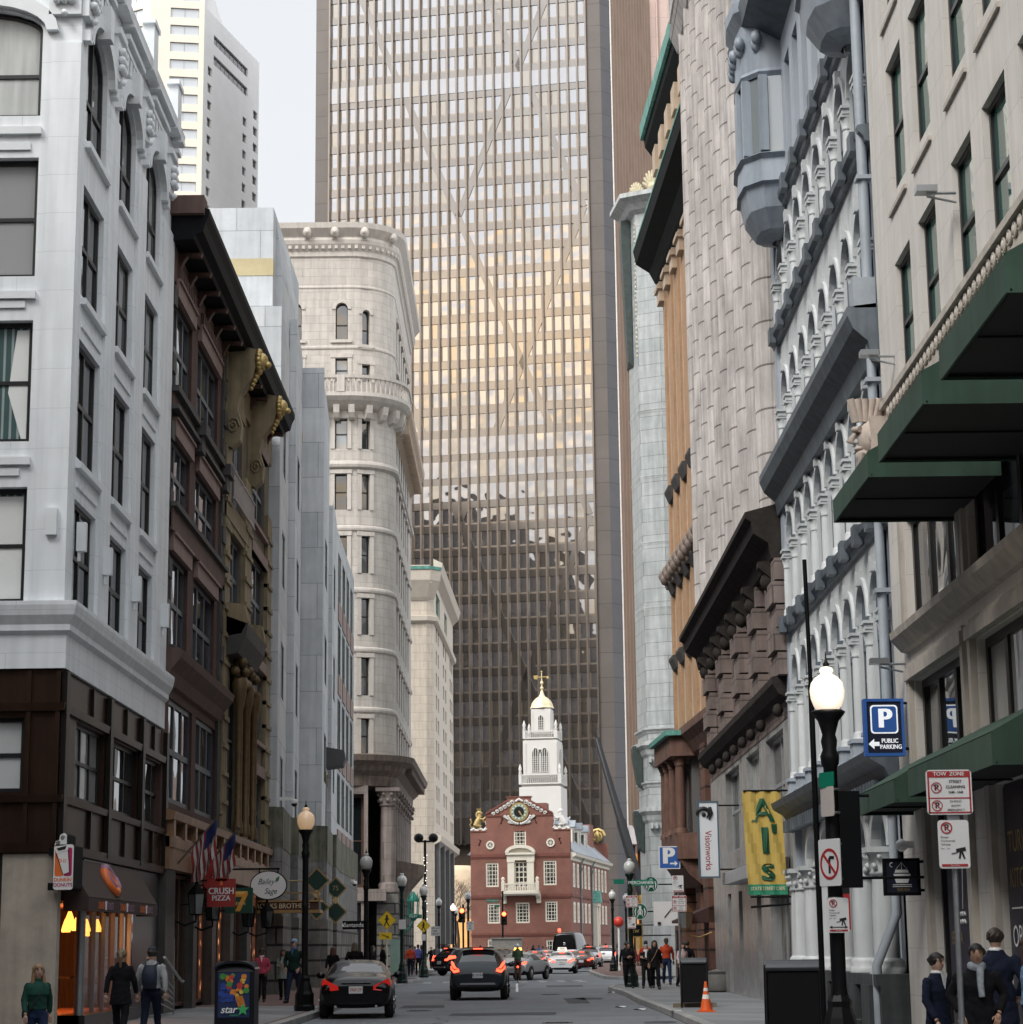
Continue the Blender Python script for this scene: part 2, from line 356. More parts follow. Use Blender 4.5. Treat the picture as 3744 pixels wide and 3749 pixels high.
pavement("pavement", [(-5.1, -20), (-5.1, 40), (-5.05, 56), (-5.2, 82), (-5.5, 97), (-5.3, 106), (-4.9, 112), (-5.2, 115), (-6.4, 116.8), (-8.2, 117)], -10.5, brickpave, -1)
pavement("pavement", [(-7.2, 131), (-5.8, 132), (-5.2, 134), (-5.0, 150), (-5.6, 152), (-8, 152.4)], -9.5, brickpave, -1)
pavement("pavement", [(3.75, -20), (3.72, 38), (3.7, 56), (3.62, 65), (3.7, 76), (3.5, 84), (3.9, 88), (5.4, 92), (6.8, 97), (9.4, 99)], 9.4, conc, 1)
pavement("pavement", [(6.6, 110.8), (5.0, 112), (4.55, 115), (4.6, 140), (6.0, 175), (8, 215)], 11, brickpave, 1)
# concrete flags by the doughnut shop
M = MB(); M.face([(-9.6, 0, .154), (-5.4, 0, .154), (-5.4, 61, .154), (-9.6, 61, .154)]); struct("pavement", M, conc)
M = MB()
for k in range(9): M.face([(-4.6 + k * .95, 106.6, .004), (-4.2 + k * .95, 106.6, .004), (-4.2 + k * .95, 107.3, .004), (-4.6 + k * .95, 107.3, .004)])
for k in range(9): M.face([(-4.7 + k * .95, 109.6, .004), (-4.3 + k * .95, 109.6, .004), (-4.3 + k * .95, 110.3, .004), (-4.7 + k * .95, 110.3, .004)])
for k in range(6): M.face([(-7 - k * 1.1, 119, .004), (-7.5 - k * 1.1, 119, .004), (-7.5 - k * 1.1, 122.4, .004), (-7 - k * 1.1, 122.4, .004)])
M.face([(-.05, 84, .004), (.05, 84, .004), (.05, 103, .004), (-.05, 103, .004)])
struct("crossing_markings", M, paint)
def blot(cx, cy, rx, ry, z, k=14, j=.3):
    return [(cx + rx * math.cos(2 * PI * i / k) * (1 + random.uniform(-j, j)), cy + ry * math.sin(2 * PI * i / k) * (1 + random.uniform(-j, j)), z) for i in range(k)]
M = MB()
M.face([(-1.75, 55.4, .004), (.95, 55.4, .004), (1.05, 57.6, .004), (-1.7, 57.5, .004)]); M.face([(-3.4, 63, .004), (-2.1, 63, .004), (-2.2, 66, .004), (-3.4, 66, .004)])
M.face(blot(3.2, 49.2, .42, .9, .004)); M.face(blot(2.4, 72, .5, 1.6, .004)); M.face(blot(-.9, 90, .9, 2.2, .004))
for cx_, cy_, w_, l_ in ((-3.1, 82, .7, 5), (2.1, 93, .8, 4), (.4, 118, 1.2, 3), (-2.2, 47.5, .5, 2.5), (1.9, 66, .35, 7)): M.face([(cx_ - w_, cy_, .004), (cx_ + w_ * .9, cy_ + .1, .004), (cx_ + w_, cy_ + l_, .004), (cx_ - w_ * 1.05, cy_ + l_ * .96, .004)])
struct("road_patches", M, asph2)
M = MB()      # tar sealed cracks wandering along the lanes
for k in range(13):
    x, y = random.uniform(-4.4, 3.2), random.uniform(44, 120); pts = []
    for i in range(9): pts.append((x, y)); x += random.uniform(-.28, .28); y += random.uniform(.5, 1.6) if k % 3 else random.uniform(.1, .5); x += 0 if k % 3 else random.uniform(.2, .6)
    for (xa, ya), (xb, yb2) in zip(pts[:-1], pts[1:]): M.face([(xa - .03, ya, .005), (xa + .03, ya, .005), (xb + .03, yb2, .005), (xb - .03, yb2, .005)])
struct("road_cracks", M, mat("tar_seal", (.03, .032, .035), .6, var=.2))
for i, (cx_, cy_) in enumerate(((.9, 49.6), (-2.7, 60.2), (1.2, 78.5))):
    t = thing("manhole_cover", ("round iron manhole cover in the road nearest the viewer", "round iron manhole cover just behind the black sedan's road side", "round iron manhole cover right of the dark slate crossover")[i], "manhole cover", (cx_, cy_, .004)); M = MB(); M.lathe([(.36, .004), (.36, .012), (.3, .014)], (cx_, cy_, 0), 24); M.build("iron_ring", mat("worn_iron", (.07, .065, .06), .5, .5, var=.3, scale=8), t); M = MB()
    for a in range(-2, 3): M.box(cx_ - .25, cx_ + .25, cy_ + a * .1 - .02, cy_ + a * .1 + .02, .013, .019)
    M.build("cover", mat("worn_iron_dark", (.05, .047, .045), .5, .5, var=.3, scale=8), t)
M = MB()
for k in range(60):
    y = random.uniform(46, 80); M.face(blot(3.55 + random.uniform(-.28, .1), y, random.uniform(.02, .06), random.uniform(.03, .12), .009, 6))
tag(M.build("gutter_leaves", mat("dead_leaves", (.2, .13, .07), .9)), "dry brown leaves and grit lying in the gutter along the right kerb", "leaves", kind='stuff')

# ------------------------------------------------------------------ shared building materials
white_p = mat("white_painted_stone", (.82, .855, .88), .55, var=.06, scale=.8, streak=.12, bump=.06, bscale=8, brick=(2.4, .84, .007, (.64, .67, .70), (.80, .835, .865)))
white_d = mat("white_ornament", (.74, .77, .79), .55, var=.08)
black_f = mat("black_window_frame", (.012, .013, .015), .4, var=0)
bronze = mat("dark_bronze_cladding", (.052, .027, .016), .38, .55, var=.35, scale=1.1, streak=.3)
bronze_d = mat("black_bronze_bars", (.014, .010, .008), .4, .4, var=.2)
pier_gr = mat("speckled_beige_granite", (.47, .415, .345), .5, var=.25, scale=1.6, bump=.1, bscale=120, streak=.15)
brownbrick = mat("brown_brick", (.085, .042, .034), .8, var=.2, scale=2, brick=(.25, .085, .008, (.055, .032, .027), (.07, .036, .029)))
brownst = mat("brownstone", (.12, .072, .06), .75, var=.2, scale=2, streak=.25)
pinkst = mat("pink_lintel_stone", (.27, .185, .165), .7, var=.2, scale=2, streak=.2)
darkst = mat("dark_sill_stone", (.05, .048, .047), .7, var=.3)
black_m = mat("black_painted_metal", (.008, .009, .010), .6, var=.15, spec=.08)
slate_f = mat("slate_blue_frame", (.06, .072, .09), .45, var=.1)
tanst = mat("tan_stone", (.28, .225, .135), .75, var=.2, scale=2, streak=.3)
tanwall = mat("olive_tan_wall", (.17, .145, .105), .8, var=.25, scale=2, streak=.3)
gold = mat("gilding", (.50, .37, .15), .42, .6, var=.3, scale=12)
gl_dark = glass("window_glass_dark", wob=.04, blind=.12, bcol=(.14, .15, .15))
gl_refl = glass("window_glass_bright", (.03, .035, .04), .02, .09, blind=.25, bcol=(.36, .37, .37), wscale=.35)
gl_blind = glass("window_glass_blinds", (.012, .015, .017), .03, .05, blind=.5, bcol=(.42, .43, .41))
greyst = mat("grey_granite_panels", (.68, .715, .74), .6, var=.1, scale=1.3, streak=.12, brick=(1.9, 1.55, .014, (.30, .32, .34), (.54, .58, .615)))
rough_gr = mat("rusticated_granite", (.25, .24, .22), .85, var=.35, scale=1.2, bump=1., bscale=5, streak=.2, brick=(1.5, .62, .05, (.04, .04, .04), (.15, .145, .135)))
moss = mat("mossy_granite", (.23, .235, .18), .85, var=.4, scale=1.4, streak=.5)
redgr = mat("red_granite_spandrel", (.25, .155, .13), .45, var=.15, scale=3)
green_f = mat("dark_green_frame", (.012, .04, .036), .4, var=.1)
gl_green = glass("green_tinted_glass", (.008, .028, .026), .04, .04)
ivory = mat("ivory_granite", (.62, .575, .525), .7, var=.12, scale=1.2, streak=.14, bump=.5, bscale=3, brick=(1.1, .52, .012, (.42, .38, .34), (.57, .53, .485)))
ivory_s = mat("ivory_granite_trim", (.62, .575, .525), .6, var=.1, scale=2, streak=.12)
brownor = mat("weathered_brown_cornice", (.26, .20, .165), .7, var=.3, scale=2, streak=.35)
creamt = mat("cream_terracotta", (.60, .53, .44), .6, var=.1, scale=1, streak=.1, brick=(.9, .75, .02, (.40, .34, .28), (.57, .50, .42)))
creams = mat("cream_trim", (.60, .54, .46), .6, var=.1)
verdi = mat("verdigris_copper", (.12, .36, .30), .6, var=.3, scale=3, streak=.4)

def rects(cols, rows): return [(a, b, c, d, *r) for a, b in cols for c, d, *r in rows]

# ------------------------------------------------------------------ white corner building
X0 = -9.; fL = FL(X0); fA = FF(42.3)
A = thing("corner_building", "white painted corner building with arched top windows above a dark bronze shop front", "building", (X0, 42.3, 0))
M = MB(); ML = MB()
colsA = [(42.95, 45.2), (46.62, 48.85), (50.3, 52.5)]; rowsA = [(15.25, 17.68), (11.75, 14.28), (8.62, 10.86)]
opS = rects(colsA, rowsA) + [(a, b, 18.72, 20.85, .68) for a, b in colsA]
wall(M, fL, 42.3, 54.45, 7.3, 23.0, opS, .2, back=14., inset=.7)
colF = [(-12.6, -9.83)]; rowF = [(15.44, 18.04), (11.92, 14.49), (8.6, 10.97)]
opF = rects(colF, rowF) + [(-12.6, -9.83, 18.97, 20.9, .5)]
wall(M, fA, -16., -9.0, 7.3, 23.0, opF, .3, back=0)
# pilaster strips, panels, sills on the street side
for a, b in ((45.32, 46.5), (48.97, 50.18), (52.62, 54.45)): M.box(a, b, 0, .07, 8.62, 20.4, fL)
for a, b in colsA:
    for z in (15.02, 11.5, 18.5): ML.box(a - .02, b + .1, 0, .12, z, z + .14, fL)
    for z in (14.55, 11.12): M.box(a + .1, b - .05, 0, .04, z, z + .1, fL)
for z in (18.7, 15.1, 11.58): ML.box(-12.6, -9.78, 0, .1, z - .16, z, fA)
for z0_, z1_ in ((14.75, 14.9), (11.2, 11.35), (18.2, 18.35)): ML.box(-12.4, -10.0, 0, .05, z0_, z1_, fA)
M.box(-9.64, -9.0, 0, .05, 8.62, 20.6, fA)
A_w = M.build("wall", white_p, A)
# arch hoods, keystones, garlands, stepped cornice
for a, b in colsA:
    o = arc(a - .35, b + .35, 20.8, 1.12, 12); i_ = arc(a - .08, b + .08, 20.8, .78, 12)
    for k in range(12): ML.prism([o[k], o[k + 1], i_[k + 1], i_[k]], 0, .16, lambda u, v, w: fL(u, w, v))
    c = (a + b) / 2; ML.prism([(c - .16, 21.4), (c + .16, 21.4), (c + .24, 22.15), (c - .24, 22.15)], 0, .3, lambda u, v, w: fL(u, w, v))
    ML.box(a - .55, a - .3, 0, .16, 20.7, 20.95, fL); ML.box(b + .3, b + .55, 0, .16, 20.7, 20.95, fL)
o = arc(-12.95, -9.48, 20.85, .95, 12); i_ = arc(-12.7, -9.73, 20.85, .6, 12)
for k in range(12): ML.prism([o[k], o[k + 1], i_[k + 1], i_[k]], 0, .14, lambda u, v, w: fA(u, w, v))
for p, fr in ((45.9, fL), (49.6, fL), (53.4, fL), (42.6, fL), (-9.35, fA), (-13.2, fA)):
    ML.box(p - .34, p + .34, 0, .14, 21.2, 22.25, fr)
    for k in range(9): q_ = fr(p + (k % 3 - 1) * .16, .2, 21.9 - (k // 3) * .2); ML.ball(q_, .1, seg=6, rings=4)
    ML.ball(fr(p, .2, 21.2), .08, seg=6, rings=4); ML.box(p - .42, p + .42, 0, .22, 22.25, 22.4, fr); ML.box(p - .3, p + .3, 0, .3, 23.0, 24.2, fr)
    ML.box(p - .4, p + .4, 0, .34, 24.2, 24.32, fr)
for a, b in ((42.3, 45.1), (46.7, 48.8), (50.4, 52.6), (54.0, 54.45)):
    for z, n in ((22.42, .12), (22.66, .2), (22.95, .3)): ML.box(a, b, 0, n, z, z + .12, fL)
    for k in range(int((b - a) / .4)): ML.box(a + .1 + k * .4, a + .2 + k * .4, 0, .1, 22.05, 22.4, fL)
    ML.prism([(a, 22.3), (a + .25, 22.0), (b - .25, 22.0), (b, 22.3), (b, 22.42), (a, 22.42)], 0, .1, lambda u, v, w: fL(u, w, v))
ML.sweep([(-16, 42.3), (X0, 42.3), (X0, 54.45)], [(0, 23.05), (.26, 23.05), (.3, 23.25), (0, 23.35)], 0, 1)
ML.box(-16, -9.05, -.6, -.02, 23.0, 23.7, fA); ML.box(42.4, 54.45, -.6, -.03, 23.0, 23.7, fL)
ML.build("ornament", white_d, A)
M = MB(); M.sweep([(-16, 42.3), (X0, 42.3), (X0, 54.45)], [(0, 7.25), (.07, 7.25), (.07, 7.92), (.16, 8.0), (.16, 8.12), (.26, 8.3), (.30, 8.5), (.30, 8.58), (0, 8.62)], 0, 1); M.build("cornice_band", white_p, A)
for a, b in colsA:
    for c, d in rowsA: window(A, fL, a, b, c, d, -.11, black_f, gl_dark, 2, 2, .1, bar=.05)
    window(A, fL, a, b, 18.72, 20.85, -.11, black_f, gl_dark, 2, 2, .1, .68, bar=.05)
vblind = mat("vertical_blinds", (.05, .10, .10), .35, var=.1, brick=(.16, 30, .028, (.30, .36, .35), (.05, .10, .10)))
for (c, d), g_ in zip(rowF, (gl_refl, vblind, vblind)):
    w_ = window(A, fA, -12.6, -9.83, c, d, -.2, black_f, g_, 1, 2, .1, bar=.04)
    if g_ is vblind:
        M = MB(); x_ = -10.35 - (.0 if c > 10 else .35); M.face([fA(x_ + .3, -.235, c + .1), fA(-9.95, -.235, c + .1), fA(-9.95, -.235, d - .15), fA(x_ + .15, -.235, d - .15), fA(x_, -.235, (c + d) / 2 - .2)]); M.build("reflection_patch", mat("white_reflection_paint", (.78, .80, .78), .5, var=.04), w_)  # white patch painted for the bright reflection at the pane's right
window(A, fA, -12.6, -9.83, 18.97, 20.9, -.2, black_f, mat("white_curtain", (.55, .57, .55), .3, var=.06, scale=1, streak=.25), 1, 2, .1, .5)
# small white lamp boxes on the lower piers
for s, fr in ((43.0, fL), (45.85, fL), (49.5, fL), (53.6, fL)):
    M = MB(); M.box(s - .09, s + .09, .07, .26, 9.75, 10.35, fr); M.box(s - .03, s + .03, .09, .15, 9.55, 9.75, fr); M.build("flood_light", white_d, A)
M = MB(); M.box(-9.4, -9.18, .05, .16, 9.95, 10.5, fA); M.build("flood_light", white_d, A)
# bronze lower storeys
M = MB(); D = MB()
opL = [(43.9, 46.9, 4.78, 6.36), (47.6, 51.1, 4.78, 6.36), (51.75, 54.7, 4.78, 6.36)]
wall(M, fL, 42.3, 55.1, 3.62, 7.25, opL, .2, back=13.5, n=-.02, inset=.6); opB = [(-12.0, -9.73, 4.81, 6.28)]
wall(M, fA, -16, -9.02, 3.62, 7.25, opB, .25, n=-.02)
for z, h in ((6.4, .16), (4.6, .14), (3.62, .18)):
    M.sweep([(-16, 42.3), (X0, 42.3), (X0, 55.1)], [(0, z), (.07, z), (.09, z + h), (0, z + h)], 0, 1)
for s in (42.5, 47.25, 51.42, 54.95): D.box(s - .16, s + .16, -.01, .1, 3.7, 7.2, fL)
for s in (-12.3, -9.63, -9.05): M.box(s - .06, s + .03, -.01, .05, 3.7, 7.2, fA)
for s in (45.4, 49.4, 53.2): D.box(s - .05, s + .05, -.02, .05, 3.8, 4.6, fL); D.box(s - .05, s + .05, -.02, .05, 6.5, 7.2, fL)
M.build("bronze_cladding", bronze, A); D.build("cladding_bars", bronze_d, A)
for a, b, c, d in opL: window(A, fL, a, b, c, d, -.12, black_f, gl_refl, 3, 2, .08)
for a, b, c, d in opB: window(A, fA, a, b, c, d, -.15, black_f, mat("painted_reflection_pane", (.62, .65, .65), .2, var=.1, scale=.7), 1, 2, .08)  # pale pane colour stands in for a bright reflection
# ground floor: granite pier, recessed glazed corner shop
M = MB(); M.box(-10.06, -8.96, 0, .3 - 0, .1, 3.6, Fr((0, 42.6), (1, 0), (0, -1))); M.box(-16, -10.3, -.1, .2, .1, 3.6, fA); M.build("granite_pier", pier_gr, A)
M = MB(); M.box(-10.3, -10.06, -.5, -.1, .1, 3.6, fA); M.box(44.9, 51.2, -.5, .12, .1, .42, fL); M.box(-9.7, -9.0, -.3, .1, .1, .42, FF(45)); M.box(51.1, 55.05, -3.5, -.05, .1, 3.6, fL); M.box(44.9, 51.1, -.3, -.06, 2.62, 3.6, fL); M.box(-9.75, -9., -3, -.0, 2.75, 3.6, FF(45)); M.build("dark_stone_base", mat("dark_polished_stone", (.035, .036, .038), .3, var=.3), A)
M = MB(); M.face([(-9.12, 51.1, .42), (-9.12, 51.1, 2.65), (-14, 51.1, 2.65), (-14, 51.1, .42)]); M.face([(-14, 45, .42), (-14, 51.1, .42), (-14, 51.1, 2.7), (-14, 45, 2.7)]); M.face([(-14, 45, .42), (-9.1, 45, .42), (-9.1, 51.1, .42), (-14, 51.1, .42)]); M.face([(-14, 45, 2.7), (-9.1, 45, 2.7), (-9.1, 51.1, 2.7), (-14, 51.1, 2.7)]); M.face([(-14, 46.2, .42), (-9.75, 46.2, .42), (-9.75, 46.2, 2.7), (-14, 46.2, 2.7)])
M.build("shop_interior", mat("orange_shop_wall", (.42, .10, .035), .7, var=.2, emit=(.8, .16, .03), est=.10), A)
M = MB(); M.face([(-9.03, 45.1, .44), (-9.03, 51.1, .44), (-9.03, 51.1, 2.62), (-9.03, 45.1, 2.62)]); M.face([(-9.7, 44.98, .44), (-9.08, 44.98, .44), (-9.08, 44.98, 2.72), (-9.7, 44.98, 2.72)]); M.build("shop_glass", clear_glass("shop_glass"), A)
steel = mat("brushed_steel", (.42, .44, .46), .35, .85, var=.1)
M = MB(); M.tube([(-9.03, 45.0, .42), (-9.03, 45.0, 2.72)], .1, seg=12); M.build("corner_column", steel, A)
for y in (46.25, 47.35, 48.45, 49.55, 50.5): M = MB(); M.box(y - .022, y + .022, -.05, .04, .44, 2.62, fL); M.build("glazing_bar", steel, A)
M = MB()
for y, x in ((46.0, -11), (47.6, -11.5), (49.2, -12.0), (50.3, -10.6)):
    M.box(x - .35, x + .35, y - .3, y + .3, 1.1, 1.15); M.tube([(x, y, .42), (x, y, 1.1)], .05)
M.build("cafe_table", mat("dark_wood", (.06, .035, .02), .5), A)

# ------------------------------------------------------------------ brown brick building
B = thing("brick_building", "dark brown brick building with pink lintels and slate blue triple windows", "building", (X0, 54.5, 0))
M = MB(); T = MB(); Q = MB(); Dk = MB()
cB = [(55.05, 58.25), (59.35, 63.55)]; rB = [(16.45, 18.95), (13.3, 15.12), (9.5, 12.02)]
wall(M, fL, 54.5, 64.75, 8.6, 20.8, rects(cB, rB), .3, back=14)
sB = [(55.5, 59.6, 5.5, 8.2), (60.35, 64.3, 5.5, 8.2)]
wall(M, fL, 54.5, 64.75, 4.6, 8.6, sB, .3, back=14, n=-.01)
M.build("wall", brownbrick, B)
for a, b in cB:
    for c, d in rB: T.box(a - .05, b + .05, 0, .12, d, d + .42, fL); T.box(a - .05, b + .05, .0, .18, d + .42, d + .5, fL); Dk.box(a - .2, b + .2, 0, .22, c - .18, c, fL)
T.box(54.6, 64.7, 0, .1, 12.55, 13.0, fL)
T.build("lintel", pinkst, B)
S2 = MB(); S2.box(54.6, 64.7, 0, .06, 19.3, 20.4, fL); S2.box(54.6, 64.7, 0, .14, 12.5, 13.15, fL); S2.box(54.6, 64.7, 0, .1, 15.75, 16.2, fL); S2.build("brownstone_band", brownst, B)
for z in (13.1, 15.72, 16.2): Dk.box(54.5, 64.75, 0, .26, z, z + .12, fL)
for p in (58.8, 64.0): Dk.box(p - .35, p + .5, 0, .42, 15.95, 16.3, fL); Dk.box(p - .25, p + .4, 0, .3, 15.5, 15.95, fL)
for k in range(11):
    for s, w in ((54.5, .5), (64.3, .6)):
        if k % 2 == 0 or s > 60: Dk.box(s, s + w, 0, .1 + .04 * (k % 2), 9.4 + k * .92, 9.9 + k * .92, fL)
Dk.box(64.25, 64.8, 0, .08, 4.6, 20.0, fL)
Dk.build("dark_stone_trim", darkst, B)
De = MB()
for a, b in cB:
    for k in range(int((b - a) / .3)): De.prism([(0, 0), (.16, 0), (.16, .3), (0, .38)], a + .08 + k * .3, a + .24 + k * .3, lambda u, v, w: fL(w, u, 19.5 + v))
De.build("dentil_course", brownst, B)
for a, b in cB:
    for c, d in rB: window(B, fL, a, b, c, d, -.1, slate_f, gl_refl, 3, 2, .12, bar=.07)
for a, b, c, d in sB: window(B, fL, a, b, c, d, -.08, slate_f, gl_refl, 3, 2, .14, bar=.08)
M = MB(); M.sweep([(X0, 54.5), (X0, 64.75)], [(0, 8.45), (.1, 8.5), (.2, 8.8), (.45, 9.1), (.5, 9.3), (0, 9.42)], 0, 1); M.build("shop_cornice", brownst, B)

# ------------------------------------------------------------------ tan building with gilded lions
C = thing("tan_building", "tan stone building with scrolled brackets bearing gilded lion heads and slate blue windows", "building", (X0, 64.8, 0))
M = MB()
opC1 = [(66.0, 69.55, 15.6, 18.9), (66.0, 69.55, 12.3, 14.75)]; opC2 = [(71.5, 76.0, 16.25, 19.0), (71.5, 76.0, 12.3, 15.1), (71.5, 76.0, 8.8, 11.3), (71.5, 76.0, 5.2, 7.6)]; opC3 = [(66.1, 69.4, 5.4, 11.3)]
wall(M, fL, 64.8, 77.3, 4.6, 20.8, opC1 + opC2 + opC3, .3, back=14)
M.build("wall", tanwall, C)
T = MB()
for a, b in ((64.85, 65.95), (69.65, 71.35), (76.1, 77.3)):
    T.box(a, b, 0, .14, 4.7, 17.2, fL)
    for k in range(14): T.box(a - .02 if a < 76 else a, b, 0, .2, 5.2 + k * .85, 5.34 + k * .85, fL)
for a, b, c, d in opC1 + opC2[:2]: T.box(a, b, 0, .12, d, d + .35, fL)
T.box(64.85, 70.5, 0, .16, 14.95, 15.55, fL); T.box(64.85, 77.3, 0, .1, 19.3, 20.5, fL)
T.build("tan_pilasters", tanst, C)
P_ = MB()
for a, b, c, d in opC2: P_.box(a - .05, b + .05, 0, .16, d, d + .38, fL)
for a, b, c, d in opC2: P_.box(a - .1, b + .1, 0, .16, c - .14, c, fL)
P_.build("lintel", pinkst, C)
for a, b, c, d in opC1 + opC2: window(C, fL, a, b, c, d, -.1, slate_f, gl_refl, 3, 2, .13, bar=.08)
# scrolled consoles with lions
for s in (65.1, 71.0):
    con = MB(); pf = [(0, 17.3), (.25, 17.15), (.5, 17.4), (.55, 17.9), (.4, 18.4), (.5, 18.9), (.85, 19.4), (1.0, 19.9), (.95, 20.35), (0, 20.6)]
    con.prism(pf, s, s + .55, lambda u, v, w: fL(w, u, v)); sc = [(.28 + .2 * (1 - t / 14) * math.cos(t * .9), 17.85 + .3 * (1 - t / 14) * math.sin(t * .9)) for t in range(14)]
    con.tube([fL(s - .02, u, v) for u, v in sc], .035, seg=6)
    co = con.build("scrolled_console", tanst, C)
    L_ = MB(); q_ = fL(s + .27, 1.1, 20.0); x, y, z = q_
    L_.ball((x, y, z), (.24, .24, .3)); L_.ball((x + .2, y - .02, z - .12), (.14, .12, .12))
    for k in range(16): t = 2 * PI * k / 16; L_.ball((x - .06, y + .28 * math.cos(t), z + .33 * math.sin(t)), .11, seg=6, rings=4)
    for k in range(5): L_.ball((x - .1 - k * .05, y, z - .35 - k * .13), .12 - k * .012, seg=6, rings=4)
    L_.build("lion_head", gold, co)
# balcony rail and carved entrance
M = MB()
for k in range(22): s = 65.5 + k * .24; M.tube([fL(s, .3, 15.62), fL(s, .3, 16.45)], .022, seg=5)
M.tube([fL(65.4, .3, 16.47), fL(70.7, .3, 16.47)], .04, seg=6); M.tube([fL(65.4, .3, 15.62), fL(70.7, .3, 15.62)], .04, seg=6); M.build("balcony_rail", mat("pale_railing", (.42, .38, .36), .6), C)
M = MB(); T = MB()
for s in (65.9, 67.7, 69.6): M.lathe([(.16, 5.2), (.16, 5.5), (.11, 5.6), (.12, 9.0), (.2, 9.4), (.24, 9.8), (.2, 9.95)], (X0 + .5, s, 0), 10)
for k in range(14): q_ = fL(65.9 + k * .28, .35 + .2 * (k % 2), 10.2 + .35 * math.sin(k)); M.ball(q_, .16, seg=6, rings=4)
T.prism([(0, 10.6), (.5, 10.7), (.75, 11.2), (.8, 11.6), (0, 11.9)], 65.3, 70.2, lambda u, v, w: fL(w, u, v)); M.build("entrance_columns", mat("bronze_gold_columns", (.12, .08, .035), .5, .4, var=.3, scale=6), C); T.build("entrance_hood", darkst, C)
for s in (65.5, 70.0): M = MB(); M.prism([(0, 11.2), (.6, 11.3), (.8, 11.7), (.7, 12.2), (0, 12.3)], s - .2, s + .2, lambda u, v, w: fL(w, u, v)); M.build("scrolled_console", tanst, C)
window(C, fL, 66.1, 69.4, 5.4, 11.2, -.15, black_f, gl_dark, 3, 4, .1)
# heavy black cornice across the brown and tan fronts
K = thing("cornice", "heavy black bracketed cornice overhanging the brown and tan fronts", "cornice", (X0, 65, 20))
M = MB(); M.prism([(0, 20.25), (.62, 20.3), (.66, 20.42), (.86, 20.5), (.92, 20.75), (1.02, 20.95), (1.02, 21.12), (0, 21.5)], 54.2, 76.6, lambda u, v, w: fL(w, u, v)); M.build("cornice_moulding", black_m, K)
for k in range(13):
    s = 55.2 + k * 1.72; M = MB(); M.prism([(0, 19.85), (.12, 19.82), (.2, 20.0), (.3, 20.16), (.66, 20.12), (.7, 20.24), (0, 20.24)], s, s + .22, lambda u, v, w: fL(w, u, v)); M.build("bracket", mat("rusty_bracket", (.075, .035, .026), .6, var=.4, scale=8), K)
M = MB(); M.box(54.0, 54.6, -.5, .9, 20.95, 21.45, fL); M.build("end_cap", brownst, K)
# shop fronts under the brown and tan buildings
Sf = thing("shop_row", "row of glazed shop fronts below a bronze gold fascia under the brown and tan fronts", "shop front", (X0, 66, 0))
M = MB(); M.box(54.8, 77.3, -.1, .2, 3.75, 4.62, fL); M.sweep([(X0, 54.8), (X0, 77.3)], [(0, 4.95), (.3, 5.0), (.34, 5.2), (0, 5.3)], 0, 1); M.sweep([(X0, 54.8), (X0, 77.3)], [(0, 4.3), (.24, 4.3), (.26, 4.55), (0, 4.6)], 0, 1)
for k in range(12): M.box(55 + k * 1.9, 55.3 + k * 1.9, 0, .28, 4.55, 5.0, fL)
M.build("bronze_fascia", mat("copper_bronze_fascia", (.33, .20, .12), .42, .55, var=.3, scale=1.5), Sf)
M = MB()
for a, b in ((54.9, 56.4), (59.7, 60.4), (63.4, 64.2), (67.4, 68.2), (71.6, 72.6), (76.3, 77.3)): M.box(a, b, -1.6, .12, .1, 3.78, fL)
M.box(54.9, 77.3, -3, -1.6, .1, 3.78, fL); M.build("pilaster", mat("dark_shop_stone", (.075, .07, .066), .5, var=.3, scale=3, streak=.3), Sf)
glow_pane = mat("painted_shop_glow", (.03, .02, .015), .08, 0, var=0, emit=(1, .4, .15), est=.5, spec=.6)  # glow and reflections painted on the panes as emissive spots
_n, _l = glow_pane.node_tree.nodes, glow_pane.node_tree.links; _t = _n.new("ShaderNodeTexCoord"); _v = _n.new("ShaderNodeTexVoronoi"); _v.inputs["Scale"].default_value = 2.6; _l.new(_t.outputs["Object"], _v.inputs["Vector"])
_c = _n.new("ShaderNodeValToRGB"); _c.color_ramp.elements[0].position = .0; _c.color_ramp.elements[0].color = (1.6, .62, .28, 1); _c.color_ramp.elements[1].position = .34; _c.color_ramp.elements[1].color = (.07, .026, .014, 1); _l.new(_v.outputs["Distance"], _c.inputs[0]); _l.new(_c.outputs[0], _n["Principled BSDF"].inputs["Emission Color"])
gs = glass("shop_glass_dark", (.02, .016, .013), .03, .12, blind=0, wscale=.8)
for a, b in ((56.4, 59.7), (60.4, 63.4), (64.2, 67.4), (68.2, 71.6), (72.6, 76.3)): window(Sf, fL, a, b, .25, 3.7, -.12, mat("brown_shop_frame", (.10, .055, .035), .45, .3), glow_pane if a in (60.4, 64.2, 72.6) else gs, 3, 1, .1, bar=.05, name='shop_window')

